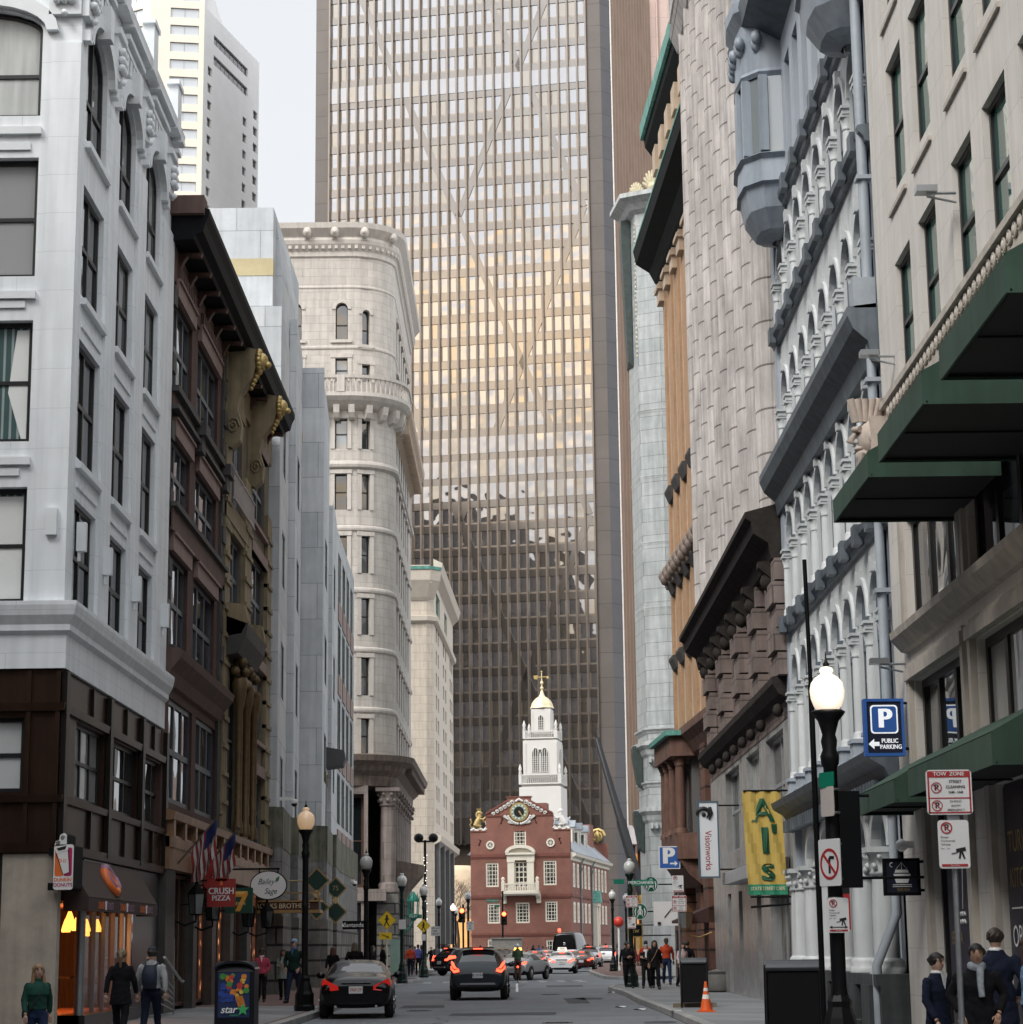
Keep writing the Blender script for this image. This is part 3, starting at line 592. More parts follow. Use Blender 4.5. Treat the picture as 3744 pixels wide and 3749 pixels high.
# ------------------------------------------------------------------ grey stepped granite building
Dg = thing("granite_building", "pale grey granite building stepping towards the street in sawtooth bays with slot windows", "building", (-9, 84, 0))
M = MB(); Bs = MB(); Ms = MB()
pl = [(-15, 77.6), (-8.62, 77.6), (-8.98, 84), (-8.70, 84), (-9.05, 90), (-8.1, 90), (-8.47, 97), (-8.3, 97), (-8.6, 103), (-8.88, 118), (-16, 118)]
tops = [25.6, 25.6, 27.0, 27.0, 26.6, 25.9, 21.9, 22.2, 22.0, 22.0]
slots = {1: [(2.0, 4.2)], 3: [(1.7, 3.9)], 5: [(2.2, 4.8)], 7: [(1.8, 4.0)]}
zs_slot = [20.6, 16.3, 12.0, 7.7]
winpos = []
for i in range(len(pl) - 1):
    f = P2P(pl[i], pl[i + 1], 1); ops = []
    if i in slots:
        for a, b in slots[i]:
            for j, z in enumerate(zs_slot):
                if i > 4: z -= 2.2
                ops.append((a, b, z - 1.0, z + 1.1))
    if i == 8:
        for k in range(4):
            a = 1.0 + k * 3.5
            for hd in (21.0, 17.4, 13.75, 10.1): ops.append((a, a + 2.3, hd - 2.45, hd))
    z0 = 6.6 if i < 8 else 4.0
    wall(M, f, 0, f.len, z0, tops[i], ops, .07)
    for o in ops: winpos.append((f, o, i))
    # base
    f2 = P2P(pl[i], pl[i + 1], 1); n_ = .28
    Ms.box(-.0, f.len, -.2, n_ - .03, 5.3, 6.75, f2)
    Bs.box(-.0, f.len, -.2, n_, 0, 2.9 if i < 8 else 2.6, f2); Bs.box(0, f.len, -.2, n_ - .05, 2.9 if i < 8 else 2.6, 5.3, f2, 1)
# core, tall setback block and parapets
for (y0, y1, x1, zt) in ((77.7, 84, -9.1, 25.5), (84, 90, -9.2, 26.9), (90, 97, -8.75, 25.8), (97, 118, -9.2, 21.8)): M.box(-16, x1, y0 + .3, y1, 0, zt)
M.box(-16, -9.25, 80, 89.9, 24, 30.4); M.prism([(-9.25, 24), (-9.0, 24), (-9.0, 28.2), (-9.25, 30.35)], 81, 86, lambda u, v, w: (u, w, v))
M.box(-16, -9.05, 90.2, 96.9, 25.8, 26.6)
M.build("wall", greyst, Dg); Bs.build("rusticated_base", [rough_gr, mat("grey_base_stone", (.29, .295, .29), .8, var=.3, scale=2, streak=.4, brick=(1.4, 1.2, .014, (.12, .12, .12), (.25, .25, .25)))], Dg); Ms.build("mossy_ledge", moss, Dg)
M = MB(); M.box(-16, -9.24, 79.98, 80.5, 27.6, 28.3); M.box(-9.6, -9.03, 89.98, 90.4, 23.2, 23.7); M.build("gilded_band", mat("pale_gold_band", (.55, .47, .28), .5, .2), Dg)
for f, o, i in winpos:
    window(Dg, f, o[0], o[1], o[2], o[3], -.03, green_f, gl_green, 2 if i == 8 else 1, 1, .06, dp=.03)
M = MB()
fw = P2P(pl[8], pl[9], 1)
for k in range(4):
    for z in (18.55 - .98, 14.95 - 1.0, 11.3 - 1.0, 6.4): M.box(.95 + k * 3.5, 3.35 + k * 3.5, 0, .05, z, z + .98, fw)
M.build("spandrel", redgr, Dg)
M = MB()
for k, z in enumerate((11.6,)):
    fo = P2P(pl[5], pl[6], 1); M.prism([(0, 9.6), (.75, 9.7), (.85, 10.0), (.8, 10.35), (0, 10.5)], 4.9, 6.6, lambda u, v, w: fo(w, u, v))
M.build("balcony_shelf", mat("dark_grey_stone", (.10, .105, .11), .7), Dg)
M = MB(); fo = P2P(pl[5], pl[6], 1); c_ = [(5.2 + .75 * math.cos(t * PI / 12), 8.0 + 1.3 * math.sin(t * PI / 12)) for t in range(24)]; M.prism(c_, .0, .03, lambda u, v, w: fo(u, w, v)); M.build("round_window", gl_dark, Dg)
M = MB()
for a, z in ((4.2, 9.1), (6.2, 9.1)):
    M.prism([(a, z - .3), (a + .25, z + .25), (a, z), (a - .25, z + .25)], .0, .04, lambda u, v, w: fo(u, w, v))
M.text("75", lambda x, y, d: fo(4.4 + x, .03 + d, 7.0 + y), .55, ext=.02, bold=.03); M.build("gilded_ornament", gold, Dg)
# ------------------------------------------------------------------ round cornered ivory granite building
E_ = thing("round_corner_building", "ivory granite building with a rounded corner, a balustraded balcony and a brown lower cornice", "building", (-8, 132, 0))
cx, cy, rr = -10.1, 132.7, 2.7
arcp = lambda t, r=rr: (cx + r * math.sin(rad(t)), cy - r * math.cos(rad(t)))
path = [(-20, 130), (-10.1, 130)] + [arcp(t) for t in range(6, 91, 6)] + [(-7.4, 153)]
M = MB(); floors = [(32.4, 34.35), (28.5, 30.8), (24.5, 26.85), (20.65, 22.95), (16.9, 19.25), (13.35, 15.5)]
zF, zT = 11.4, 46.2; wins = []
def seg(a, b, ops, z0=zF, z1=zT, dep=.45, mb=None):
    f = P2P(a, b, 1); wall(mb or M, f, 0, f.len, z0, z1, ops, dep); return f
# front: columns of windows, arched at the top
fops = []
for c in (-18.2, -15.9, -13.55, -10.62):
    a, b = c + 20 - .4, c + 20 + .38
    b = min(b, 9.85)
    fops += [(a, b, z, h) for z, h in floors] + [(a, b, 36.75, 38.3), (a, b, 39.5, 41.5, .42)]
f = seg((-20, 130), (-10.1, 130), fops); wins += [(f, o) for o in fops]
# the curve; one window column on a facet of its own
ts = [0, 6, 12]
for t0, t1 in zip(ts[:-1], ts[1:]): seg(arcp(t0), arcp(t1), [])
f = P2P(arcp(12), arcp(32), 1); m_ = f.len / 2; cops = [(m_ - .27, m_ + .27, z, h) for z, h in floors] + [(m_ - .27, m_ + .27, 36.75, 37.9), (m_ - .25, m_ + .25, 39.2, 41.2, .28)]
seg(arcp(12), arcp(32), cops); wins += [(f, o) for o in cops]
for t0 in range(32, 90, 6): seg(arcp(t0), arcp(min(90, t0 + 6)), [])
sops = [(a, a + 1.25, z, h) for a in (1.6, 4.4, 7.2, 10, 12.8, 15.6) for z, h in floors + [(36.75, 38.3), (39.4, 41.8)]]
f = seg((-7.4, 132.7), (-7.4, 153), sops, dep=.3); wins += [(f, o) for o in sops]
M.box(-20, -11.0, 130.7, 152.9, 0, 46); M.box(-11.2, -7.9, 134, 152.9, 11.4, 46); M.face([(-7.4, 153, 0), (-12, 153, 0), (-12, 153, 46.2), (-7.4, 153, 46.2)])
M.build("wall", ivory, E_)
for f, o in wins: window(E_, f, o[0], o[1], o[2], o[3], -.28, black_f, gl_refl if o[2] > 30 else gl_dark, 1, 2, .06, o[4] if len(o) > 4 else 0)
# string courses, window surrounds, roll moulding
T = MB()
for z, d, h in ((15.9, .1, .3), (12.95, .12, .3), (19.6, .1, .3), (23.3, .1, .3), (27.2, .1, .3), (31.2, .22, .42), (38.9, .06, .2), (42.9, .04, .15)):
    T.sweep(path, [(0, z - h * .3), (d, z), (d * 1.2, z + h * .4), (d, z + h * .8), (0, z + h)])
T.sweep(path, [(0, 44.9), (.1, 45.0), (.1, 45.3), (.35, 45.75), (.4, 46.0), (.3, 46.2), (.7, 46.7), (.75, 47.05), (0, 47.2)])
for f, o in wins:
    if f.o.y < 131 or o[1] - o[0] < .7:
        if len(o) > 4:
            a_, b_ = arc(o[0] - .22, o[1] + .22, o[3], o[4] + .22), arc(o[0], o[1], o[3], o[4])
            for k in range(10): T.prism([a_[k], a_[k + 1], b_[k + 1], b_[k]], 0, .07, lambda u, v, w: f(u, w, v))
            T.box(o[0] - .3, o[1] + .3, 0, .12, o[2] - .22, o[2] - .02, f)
        else:
            T.box(o[0] - .26, o[0], 0, .06, o[2], o[3], f); T.box(o[1], o[1] + .26, 0, .06, o[2], o[3], f); T.box(o[0] - .3, o[1] + .3, 0, .1, o[3], o[3] + .26, f)
    elif f.o.x > -8: T.box(o[0] - .2, o[1] + .2, 0, .14, o[3], o[3] + .3, f)
def along(path, step, a0=0.):
    out = []; acc = -a0
    for p, q in zip(path[:-1], path[1:]):
        f = P2P(p, q, 1); s = -acc if acc < 0 else (step - acc) % step
        while s < f.len: out.append((f, s)); s += step
        acc = (acc + f.len) % step if acc >= 0 else acc + f.len
    return out
for f, s in along(path, .42, .1): T.box(s, s + .2, 0, .3, 45.45, 45.7, f)
T.build("string_course", ivory_s, E_)
for f, s in along(path[:14], 1.75, 7.2):
    M = MB(); c = f(s, .55, 46.45); M.ball(c, (.3, .3, .38), seg=8, rings=6); M.ball((c[0], c[1] - .2, c[2] - .05), .16, seg=6, rings=4); M.box(s - .2, s + .2, 0, .45, 46.0, 46.4, f); M.build("lion_mask", ivory_s, E_)
# balcony with balusters and brackets
bp_ = [(-13.2, 129.9)] + path[1:-1] + [(-7.4, 136)]
M = MB(); M.sweep(bp_, [(0, 34.85), (.3, 35.0), (.75, 35.35), (.95, 35.6), (.95, 35.85), (0, 35.85)]); M.sweep(bp_, [(.72, 36.75), (.95, 36.75), (.97, 36.95), (.7, 36.95)], closed=False)
M.build("balcony_slab", ivory_s, E_)
M = MB()
for f, s in along([(p[0] * 1, p[1]) for p in bp_], .26, .05): q_ = f(s, .82, 0); M.lathe([(.07, 35.85), (.05, 35.95), (.09, 36.2), (.045, 36.5), (.07, 36.75)], (q_[0], q_[1], 0), 6)
for p in ((-13.1, .5), (-10.6, .5)): M.box(p[0] - .25, p[0] + .25, 129.0, 129.35, 35.85, 36.9)
M.build("balustrade", ivory_s, E_)
for f, s in along(bp_, .95, .2): M = MB(); M.prism([(0, 34.2), (.45, 34.3), (.62, 34.6), (.7, 35.1), (0, 35.1)], s, s + .38, lambda u, v, w: f(w, u, v)); M.build("bracket", ivory_s, E_)
# long bracketed cornice along the street side, lower brown cornice, columns
M = MB(); M.sweep([(-7.4, 134), (-7.4, 153)], [(0, 34.0), (.3, 34.3), (.75, 35.0), (1.0, 35.4), (1.05, 35.8), (0, 36.0)]); 
for k in range(38): M.box(134.2 + k * .5, 134.45 + k * .5, 0, .85, 34.3, 34.95, FL(-7.4))
M.build("street_cornice", mat("warm_light_cornice", (.52, .40, .30), .7, var=.15, scale=2), E_)  # warm tone stands in for light thrown onto this cornice
M = MB(); M.sweep([(-20, 130), (-10.1, 130)] + [arcp(t) for t in range(6, 91, 6)] + [(-7.4, 153)], [(0, 11.35), (.12, 11.4), (.15, 12.0), (.5, 12.3), (.6, 12.6), (1.1, 12.85), (1.2, 13.2), (0, 13.35)])
for k in range(24): M.box(134 + k * .78, 134.4 + k * .78, 0, 1.0, 12.35, 12.7, FL(-7.4))
M.build("lower_cornice", brownor, E_)
G_ = MB(); pinkgr = mat("pinkish_granite", (.37, .31, .285), .7, var=.18, scale=1.5, streak=.25, brick=(1.2, 1.0, .014, (.2, .17, .16), (.33, .275, .25)))
wall(G_, FF(130.05), -20, -8.9, 0, 11.4, [(-12.9, -9.15, 5.3, 10.9), (-12.9, -9.3, .6, 4.4)], .8); G_.box(-20, -13, 130.9, 152, 0, 11.3)
wall(G_, FL(-8.0), 131.5, 153, 0, 11.4, [(134.5 + k * 2.6, 136.2 + k * 2.6, 5.3, 10.4) for k in range(7)] + [(134.5 + k * 2.6, 136.2 + k * 2.6, .6, 4.4) for k in range(7)], .5)
G_.box(-20, -7.8, 129.9, 130.4, 4.5, 5.2)
G_.build("base_wall", pinkgr, E_)
window(E_, FF(130.05), -12.9, -9.15, 5.3, 10.9, -.6, mat("rust_brown_frame", (.09, .045, .035), .5), gl_dark, 2, 2, .2)
window(E_, FF(130.05), -12.9, -9.3, .6, 4.4, -.6, black_f, gl_dark, 2, 1, .15)
for k in range(7):
    for c, d in ((5.3, 10.4), (.6, 4.4)): window(E_, FL(-8.0), 134.5 + k * 2.6, 136.2 + k * 2.6, c, d, -.4, black_f, gl_dark, 1, 2, .1)
def column(root, x, y, z0, z1, r, m, cap=1., flute=.08, seg=20, name='column', ornate=True):
    M = MB(); h = z1 - z0
    M.lathe([(r * 1.35, 0), (r * 1.35, .12 * cap), (r * 1.2, .16 * cap), (r * 1.28, .26 * cap), (r * 1.05, .34 * cap)], (x, y, z0), seg)
    M.lathe([(r, .34 * cap), (r * .98, h * .5), (r * .88, h - .62 * cap)], (x, y, z0), seg, flute=flute)
    M.lathe([(r * .95, h - .62 * cap), (r * 1.1, h - .58 * cap), (r * .95, h - .52 * cap), (r * 1.3, h - .2 * cap), (r * 1.42, h - .12 * cap)], (x, y, z0), seg)
    M.box(x - r * 1.45, x + r * 1.45, y - r * 1.45, y + r * 1.45, z1 - .12 * cap, z1)
    if ornate:
        for k in range(8): t = 2 * PI * k / 8; M.ball((x + r * 1.15 * math.cos(t), y + r * 1.15 * math.sin(t), z1 - .42 * cap), r * .28, seg=5, rings=3); M.ball((x + r * 1.3 * math.cos(t + .4), y + r * 1.3 * math.sin(t + .4), z1 - .22 * cap), r * .24, seg=5, rings=3)
    return M.build(name, m, root)
for y in (131.2, 134.0, 136.9, 139.5, 142.1, 144.7, 147.3, 150): column(E_, -7.75, y, 5.0, 11.3, .5, pinkgr, 1.8, .06)
M = MB()
for y in (131.2, 134.0, 136.9, 139.5, 142.1, 144.7, 147.3, 150): M.box(-8.4, -7.1, y - .65, y + .65, 0, 5.0)
M.build("pedestal", rough_gr, E_)
M = MB(); M.prism([(0, 4.3), (.4, 4.5), (.7, 5.2), (1.5, 6.1), (1.6, 6.7), (0, 7.0)], 133, 136.2, lambda u, v, w: FL(-7.3)(w, u, v)); M.build("entrance_hood", brownor, E_)

# ------------------------------------------------------------------ cream tower-like building beyond
Fb = thing("cream_building", "tall cream stone building with paired narrow windows and a green edged cornice", "building", (-8, 188, 0))
M = MB()
a_, b_ = (-6.95, 185.5), (-6.1, 214); f = P2P(a_, b_, 1)
fo = []
for k in range(10):
    z = 28.4 - k * 2.0
    for s in (2.6, 5.3, 12.5, 15.7, 23.0, 25.6): fo.append((s, s + (1.4 if s < 10 else 1.7), z, z + 1.25))
wall(M, f, 0, f.len, 10.8, 34.9, fo + [(3, 8.5, 31.0, 33.0), (15, 19, 31, 33)], .4)
M.box(-20, -7.3, 186.2, 213, 0, 35)
M.build("wall", creams, Fb)
for o in fo: window(Fb, f, o[0], o[1], o[2], o[3], -.15, creams, gl_dark, 1, 1, .03)
for o in ((3, 8.5, 31.0, 33.0), (15, 19, 31, 33)): window(Fb, f, *o, -.2, verdi, glass("verdigris_glass", (.08, .2, .17)), 2, 2, .2)
M = MB(); wall(M, FF(185.0), -20, -7.6, 0, 34, [], .1); wall(M, P2P((-7.6, 185), (-6.95, 185.5)), 0, .82, 0, 34, [], .1)
M.build("rusticated_wall", creamt, Fb)
M = MB(); M.sweep([(-20, 184.95), (-7.6, 184.95), (-7.0, 185.6)], [(0, 31.6), (.2, 31.9), (.9, 33.3), (1.0, 34.2), (0, 34.3)]); M.sweep([(-20, 184.95), (-7.6, 184.95), (-6.9, 185.5), b_], [(0, 29.6), (.3, 29.8), (.35, 30.2), (0, 30.3)])
M.sweep([a_, b_], [(0, 33.6), (.6, 34.2), (.8, 35.0), (0, 35.4)]); M.sweep([a_, b_], [(0, 10.4), (.5, 10.7), (.6, 11.2), (0, 11.4)])

for k in range(11): M.box(-9 + k * .18, -8.9 + k * .18, 184.2, 184.9, 33.0, 33.6)
M.build("cornice", creams, Fb)
M = MB(); M.sweep([(-20, 184.95), (-7.6, 184.95), (-7.0, 185.6)], [(.0, 34.32), (1.08, 34.22), (1.08, 34.5), (0, 34.62)]); M.build("copper_edge", verdi, Fb)
M = MB()
for k in range(4): M.box(.4 + k * 7, 1.4 + k * 7, 0, .4, 2.0, 10.6, f)
M.box(0, f.len, -.8, -.4, 0, 10.6, f); M.build("shop_base", mat("grey_shop_front", (.15, .15, .15), .5, .2), Fb)
for k in range(3):
    window(Fb, f, 1.6 + k * 7, 6.9 + k * 7, 6.6, 10.3, -.2, black_f, gl_green, 3, 2, .2); window(Fb, f, 1.6 + k * 7, 6.9 + k * 7, 1.0, 5.6, -.2, black_f, gl_dark, 3, 1, .2)

# ------------------------------------------------------------------ white hotel tower, far left
Gt = thing("hotel_tower", "white high rise tower with small dark windows rising behind the left roofs", "building", (-50, 345, 0))
hw = mat("white_tower_panels", (.90, .905, .90), .6, var=.05, scale=.2, brick=(6, 3.1, .02, (.74, .74, .74), (.88, .885, .88)))
hwarm = mat("sun_tinted_panels", (.86, .80, .70), .6, var=.08, scale=.15)  # warm tint stands in for sunlight on the left faces
M = MB(); P1 = (-51.5, 340.); P2 = (-45.0, 364.); fr_ = P2P(P1, P2, 1); H0 = 118
steps = [(0, 24.9, 170), ]
ops = []
for k in range(13):
    z = 120.5 + k * 3.1
    if k < 12:
        ops.append((1.8, 3.6, z, z + 1.6)); ops.append((22.3, 24.2, z, z + 1.6))
        if k < 9: ops.append((17.5, 19.2, z, z + 1.6))
ops = [o for o in ops if o[2] < 149]
rib = [(4.2, 19.5, 151.2, 152.9), (4.2, 19.5, 154.9, 156.6)]
wall(M, fr_, 0, fr_.len, H0, 160, ops + rib, .5)
M.box(P1[0] - 26, P1[0] - .4, 341.2, 366, 0, 168); M.box(P1[0] - .6, -46.5, 342, 362, 0, 118); M.prism([(-51.6, 341), (-45.6, 363.2), (-52, 366)], 0, 118, WORLD); M.prism([(-51.4, 342.5), (-46.5, 361.6), (-52, 366)], 118, 159.8, WORLD)
M.build("wall", hw, Gt)
for o in ops: window(Gt, fr_, *o, -.3, mat("grey_frame", (.3, .3, .3), .5), gl_dark, 1, 1, .05)
for o in rib: window(Gt, fr_, *o, -.3, mat("grey_frame", (.3, .3, .3), .5), gl_dark, 8, 1, .08, bar=.08)
M = MB(); ops = []
fl2 = [P2P((-79, 340.5), (-66, 341.5), 1), P2P((-66, 341.5), (-60.5, 338.6), 1), P2P((-60.5, 338.6), (-51.5, 340), 1)]
for j, f in enumerate(fl2):
    o_ = []
    for k in range(14):
        z = 120.3 + k * 3.12
        cols = ([(1.2, 4.4), (6.5, 9.7)] if j == 0 else [(1.2, 4.6)] if j == 1 else [(3.4, 8.2)])
        for a, b in cols: o_.append((a, b, z, z + 1.75))
    wall(M, f, 0, f.len, 60, 168, o_, .4); ops += [(f, o) for o in o_]
M.build("bay_wall", hwarm, Gt)
for f, o in ops: window(Gt, f, *o, -.25, mat("grey_frame", (.3, .3, .3), .5), glass("hotel_glass", (.50, .54, .58), .05, .03), 2, 1, .06)

# ------------------------------------------------------------------ bronze office tower
Ht = thing("bronze_skyscraper", "huge bronze skyscraper with close set mullions filling the end of the street", "skyscraper", (-8, 326, 0))
bz = mat("bronze_mullion", (.24, .21, .185), .25, .9, var=.12, scale=.15, streak=.15)
bzd = mat("bronze_spandrel", (.27, .25, .23), .10, .9, var=.14, scale=.12, streak=.06)
bzf = mat("bronze_window_frame", (.30, .27, .24), .2, .85, var=.1, scale=.3)
tgl = glass("tower_glass", (.37, .365, .37), .02, .07, .25, (.34, .31, .27), wscale=.3, metal=.85)
PR = (12.85, 322.0); PL = (-29.2, 330.6); fT = P2P(PL, PR, 1); LT = fT.len; NB = 28; bw = LT / NB; z0T, z1T, st = 17.0, 166.0, 3.78
nfl = int((z1T - z0T - 3) / st)
M = MB(); M.box(0, LT, -30, -.75, z0T + .5, z1T, fT); M.box(0, 8, -30, -4, 0, z0T + .5, fT); M.box(LT - 9, LT, -30, -.6, 0, z0T + .5, fT); M.box(8, LT - 9, -30, -9, 0, z0T + .5, fT); M.build("core_wall", bzd, Ht)
sill = lambda i: z0T + 4.0 + i * st
mech = (13, 14, 15)
for i in range(nfl + 1):
    M = MB(); zb = sill(i) - 1.15 if i else z0T; zt = sill(i)
    if i == nfl: zt = z1T
    M.box(0, LT, -.7, -.42, zb, zt, fT); M.build("spandrel", bzd, Ht)
for k in range(NB + 1):
    M = MB(); s = k * bw; M.box(s - .12, s + .12, -.7, .30, z0T, z1T, fT); M.build("mullion", bz, Ht)
cells = []
for i in range(nfl):
    for k in range(NB): cells.append((k * bw + .12, (k + 1) * bw - .12, sill(i), sill(i) + st - 1.15, i, k))
FrM = MB()
def tpane(G, c):
    a, b, z, zt, i, k = c
    ty = random.random()
    if i in mech or i == 31: G.face([fT(a, -.33, z), fT(b, -.33, z), fT(b, -.33, zt), fT(a, -.33, zt)]); return
    nar = ty < .45; w = (b - a) * (.72 if nar else .94); a0 = a + .06 if ty < .25 else b - w - .06
    G.face([fT(a0, -.55, z + .28), fT(a0 + w, -.55, z + .28), fT(a0 + w, -.55, zt - .05), fT(a0, -.55, zt - .05)])
for n_, c in enumerate(cells):
    a, b, z, zt, i, k = c
cells.sort(key=lambda c: c[2])
big = MB(); idx = 0
for c in cells:
    vis = c[2] > 24 and c[4] not in mech
    if idx < 100 and vis:
        G = MB(); tpane(G, c); G.build("window", tgl, Ht); idx += 1
    else: tpane(big, c)
o = big.build("window_panes", tgl, Ht); o['kind'] = 'stuff'
for i in range(nfl):
    if i in mech: continue
    FrM.box(0, LT, -.66, -.5, sill(i), sill(i) + .3, fT)
FrM.box(0, LT, -.72, -.6, z0T, z1T, fT); FrM.build("window_frames", bzf, Ht)
# wind bracing crossing behind the mullions
def brace(s0, z0, s1, z1):
    M = MB(); d = Vector((s1 - s0, z1 - z0)).normalized(); n = Vector((-d.y, d.x)) * .55
    M.prism([(s0 - n.x, z0 - n.y), (s1 - n.x, z1 - n.y), (s1 + n.x, z1 + n.y), (s0 + n.x, z0 + n.y)], -.52, -.40, lambda u, v, w: fT(u, w, v)); M.build("diagonal_brace", bzd, Ht)
zz = z0T
for k in range(3):
    brace(LT * .02, zz + 50, LT * .5, zz); brace(LT * .98, zz, LT * .5, zz + 50) if k % 2 else brace(LT * .98, zz, LT * .5, zz + 50)
    brace(LT * .5, zz, LT * .98, zz + 50); zz += 50
# corner piers, chamfer, ribbed flank, sloping skirt
cp = mat("bronze_corner_panel", (.12, .105, .097), .4, .3, var=.12, scale=.2, brick=(40, 3.78, .06, (.07, .06, .055), (.105, .092, .085)))
M = MB(); M.box(LT, LT + 2.35, -3, -.1, 0, z1T, fT); M.box(-2.4, -.1, -3, -.1, 0, z1T, fT); M.build("corner_pier", cp, Ht)
q0 = Vector(fT(LT + 2.35, -.1, 0)[:2]); q1 = q0 + Vector((1.75, 1.6)); q2 = q1 + Vector((5.6, 20.)); q3 = q2 + Vector((3, 10))
M = MB(); f = P2P(q0, q1, 1); M.box(0, f.len, -.6, 0, 0, z1T, f); M.build("chamfer_panel", mat("grey_corner_panel", (.11, .11, .12), .4, .3, var=.1, scale=.3, brick=(30, 3.78, .06, (.06, .06, .065), (.095, .095, .105))), Ht)
M = MB(); M.tube([(q1.x, q1.y, 0), (q1.x, q1.y, z1T)], .13, seg=6); M.build("edge_strip", mat("pale_metal_edge", (.8, .78, .75), .35, .3), Ht)
f = P2P(q1, q3, 1); M = MB(); M.box(.3, f.len, -2, -.5, 18, z1T, f); M.build("flank_wall", mat("brown_flank", (.22, .145, .105), .4, .4, var=.25, scale=.15, brick=(30, 3.78, .1, (.13, .085, .06), (.19, .12, .09))), Ht)
for k in range(14): M = MB(); s = .8 + k * f.len / 14; M.prism([(s - .75, -.5), (s + .75, -.5), (s + .12, .35), (s - .12, .35)], 19.4, z1T, lambda u, v, w: f(u, v, w)); M.build("flank_rib", mat("brown_rib", (.27, .19, .145), .4, .4, var=.15, scale=.2), Ht)
M = MB()
for k in range(14): s = .8 + k * f.len / 14; M.prism([(-.5, 19.4), (.35, 19.4), (2.2, 16.6), (-.5, 16.6)], s - .7, s + .7, lambda u, v, w: f(w, u, v))
M.build("sloping_skirt", mat("pale_skirt", (.55, .53, .53), .4, .3, var=.1), Ht)
# glowing lobby under the tower
M = MB(); M.box(6, LT - 6, -8.6, -8.3, 1.0, 14.5, fT); M.build("lobby_wall", mat("lit_lobby", (.5, .25, .1), .6, var=.5, scale=.12, emit=(1., .42, .13), est=.28), Ht)
M = MB()
for k in range(9): M.box(4 + k * 4.2, 4.6 + k * 4.2, -3, -2.4, 0, z0T, fT)
M.box(0, LT, -3, -2, 13.2, z0T, fT); M.box(0, LT, -3.2, -2.0, 7.6, 8.3, fT); M.build("lobby_columns", mat("dark_brown_metal", (.06, .045, .035), .4, .5), Ht)
M = MB(); M.box(1, f.len, -1, -.6, 2, 15.5, f); M.build("lobby_wall", mat("lit_lobby", (.5, .25, .1)), Ht)
M = MB()
for k in range(8): M.box(1 + k * f.len / 8, 1.35 + k * f.len / 8, -.6, -.1, 0, 16.6, f)
M.box(0, f.len, -.6, 1.0, 8.4, 11.2, f); M.build("lobby_columns", mat("dark_brown_metal", (.06, .045, .035)), Ht)
# pink granite building right of the tower
Pk = thing("pink_tower", "pink granite high rise with wide pale windows glimpsed right of the bronze skyscraper", "building", (34, 375, 0))
pk = mat("pink_granite_panels", (.60, .46, .415), .5, var=.08, scale=.2, brick=(4.5, 3.9, .05, (.42, .33, .3), (.57, .44, .395)))
M = MB(); fk = FF(372); ops = [(30.6, 36, 128.5 + k * 9, 135 + k * 9) for k in range(-12, 5)]
wall(M, fk, 20, 42, 0, 176, ops, .5, back=20); M.build("wall", pk, Pk)
for o in ops: window(Pk, fk, *o, -.3, mat("dark_grey_frame", (.1, .1, .11), .4), glass("pale_blue_glass", (.12, .13, .15), .03, .03), 1, 1, .15)
M = MB(); M.tube([(28.2, 371.6, 0), (28.2, 371.6, 176)], .18, seg=6); M.tube([(24.9, 371.2, 0), (24.9, 371.2, 176)], 1.2, seg=16); M.build("pier", pk, Pk)

# unseen city blocks added to darken the skyscraper's reflections and block low sky
for (x0, x1, y0, y1, h, nm, lb) in ((-200, -125, 75, 140, 84, "unseen_block", "unseen block added far left to darken the skyscraper reflections"), (-175, -128, -40, 60, 132, "unseen_tower", "tallest unseen tower added left of the street to darken the skyscraper reflections"), (-126, -98, -30, 60, 96, "unseen_tower", "shorter unseen tower added left of the street to darken the skyscraper reflections"), (-92, -30, -30, 70, 44, "unseen_block", "low unseen block added behind the white corner building to darken reflections"), (-120, -60, 80, 128, 60, "unseen_block", "unseen block added behind the grey stepped granite building to darken reflections"), (-40, -10.5, -90, 24, 27, "unseen_street_block", "unseen street block on the left behind the viewer, added to block low sky"), (8.5, 40, -90, 13, 27, "unseen_street_block", "unseen street block on the right behind the viewer, added to block low sky"), (-70, 70, -190, -150, 70, "unseen_tower", "broad unseen tower far behind the viewer, added to block low sky")):
    t = thing(nm, lb, "unseen building", ((x0 + x1) / 2, y0, 0)); M = MB(); M.box(x0, x1, y0, y1, 0, h)
    for k in range(int(h / 3.8)): M.box(x0 - .2, x1 + .2, y0 - .2, y1 + .2, 3.2 + k * 3.8, 3.6 + k * 3.8)
    M.build("wall", mat("unseen_block_stone", (.17, .14, .12), .7, var=.3, scale=.1, brick=(3.2, 3.8, .9, (.13, .105, .09), (.03, .03, .034))), t)
# ------------------------------------------------------------------ old brick state house with its white tower
orb = mat("old_red_brick", (.235, .083, .06), .85, var=.2, scale=.7, bump=.2, brick=(.22, .075, .01, (.22, .14, .11), (.21, .075, .055)))
orbd = mat("brick_belt", (.175, .062, .046), .8, var=.2, scale=2)
cwhite = mat("cream_white_paint", (.74, .70, .60), .5, var=.06, scale=1)
twhite = mat("white_tower_paint", (.62, .605, .575), .5, var=.04, scale=.6)
slate = mat("blue_grey_slate", (.30, .335, .37), .5, var=.15, scale=1, brick=(.4, .25, .02, (.2, .23, .26), (.26, .29, .33)))
an = rad(9.5); cth, sth = math.cos(an), math.sin(an)
OC = Vector((5.95, 233.6)); OL = OC - Vector((cth, -sth)) * 11.0
O = thing("brick_state_house", "old red brick state house with a stepped gable, clock and white wooden tower", "historic building", (0.5, 235, 0))
fO = P2P(OL, OC, 1); back = Vector((sth, cth))
M = MB()
cols = [(1.7, 3.1), (8.0, 9.45)]
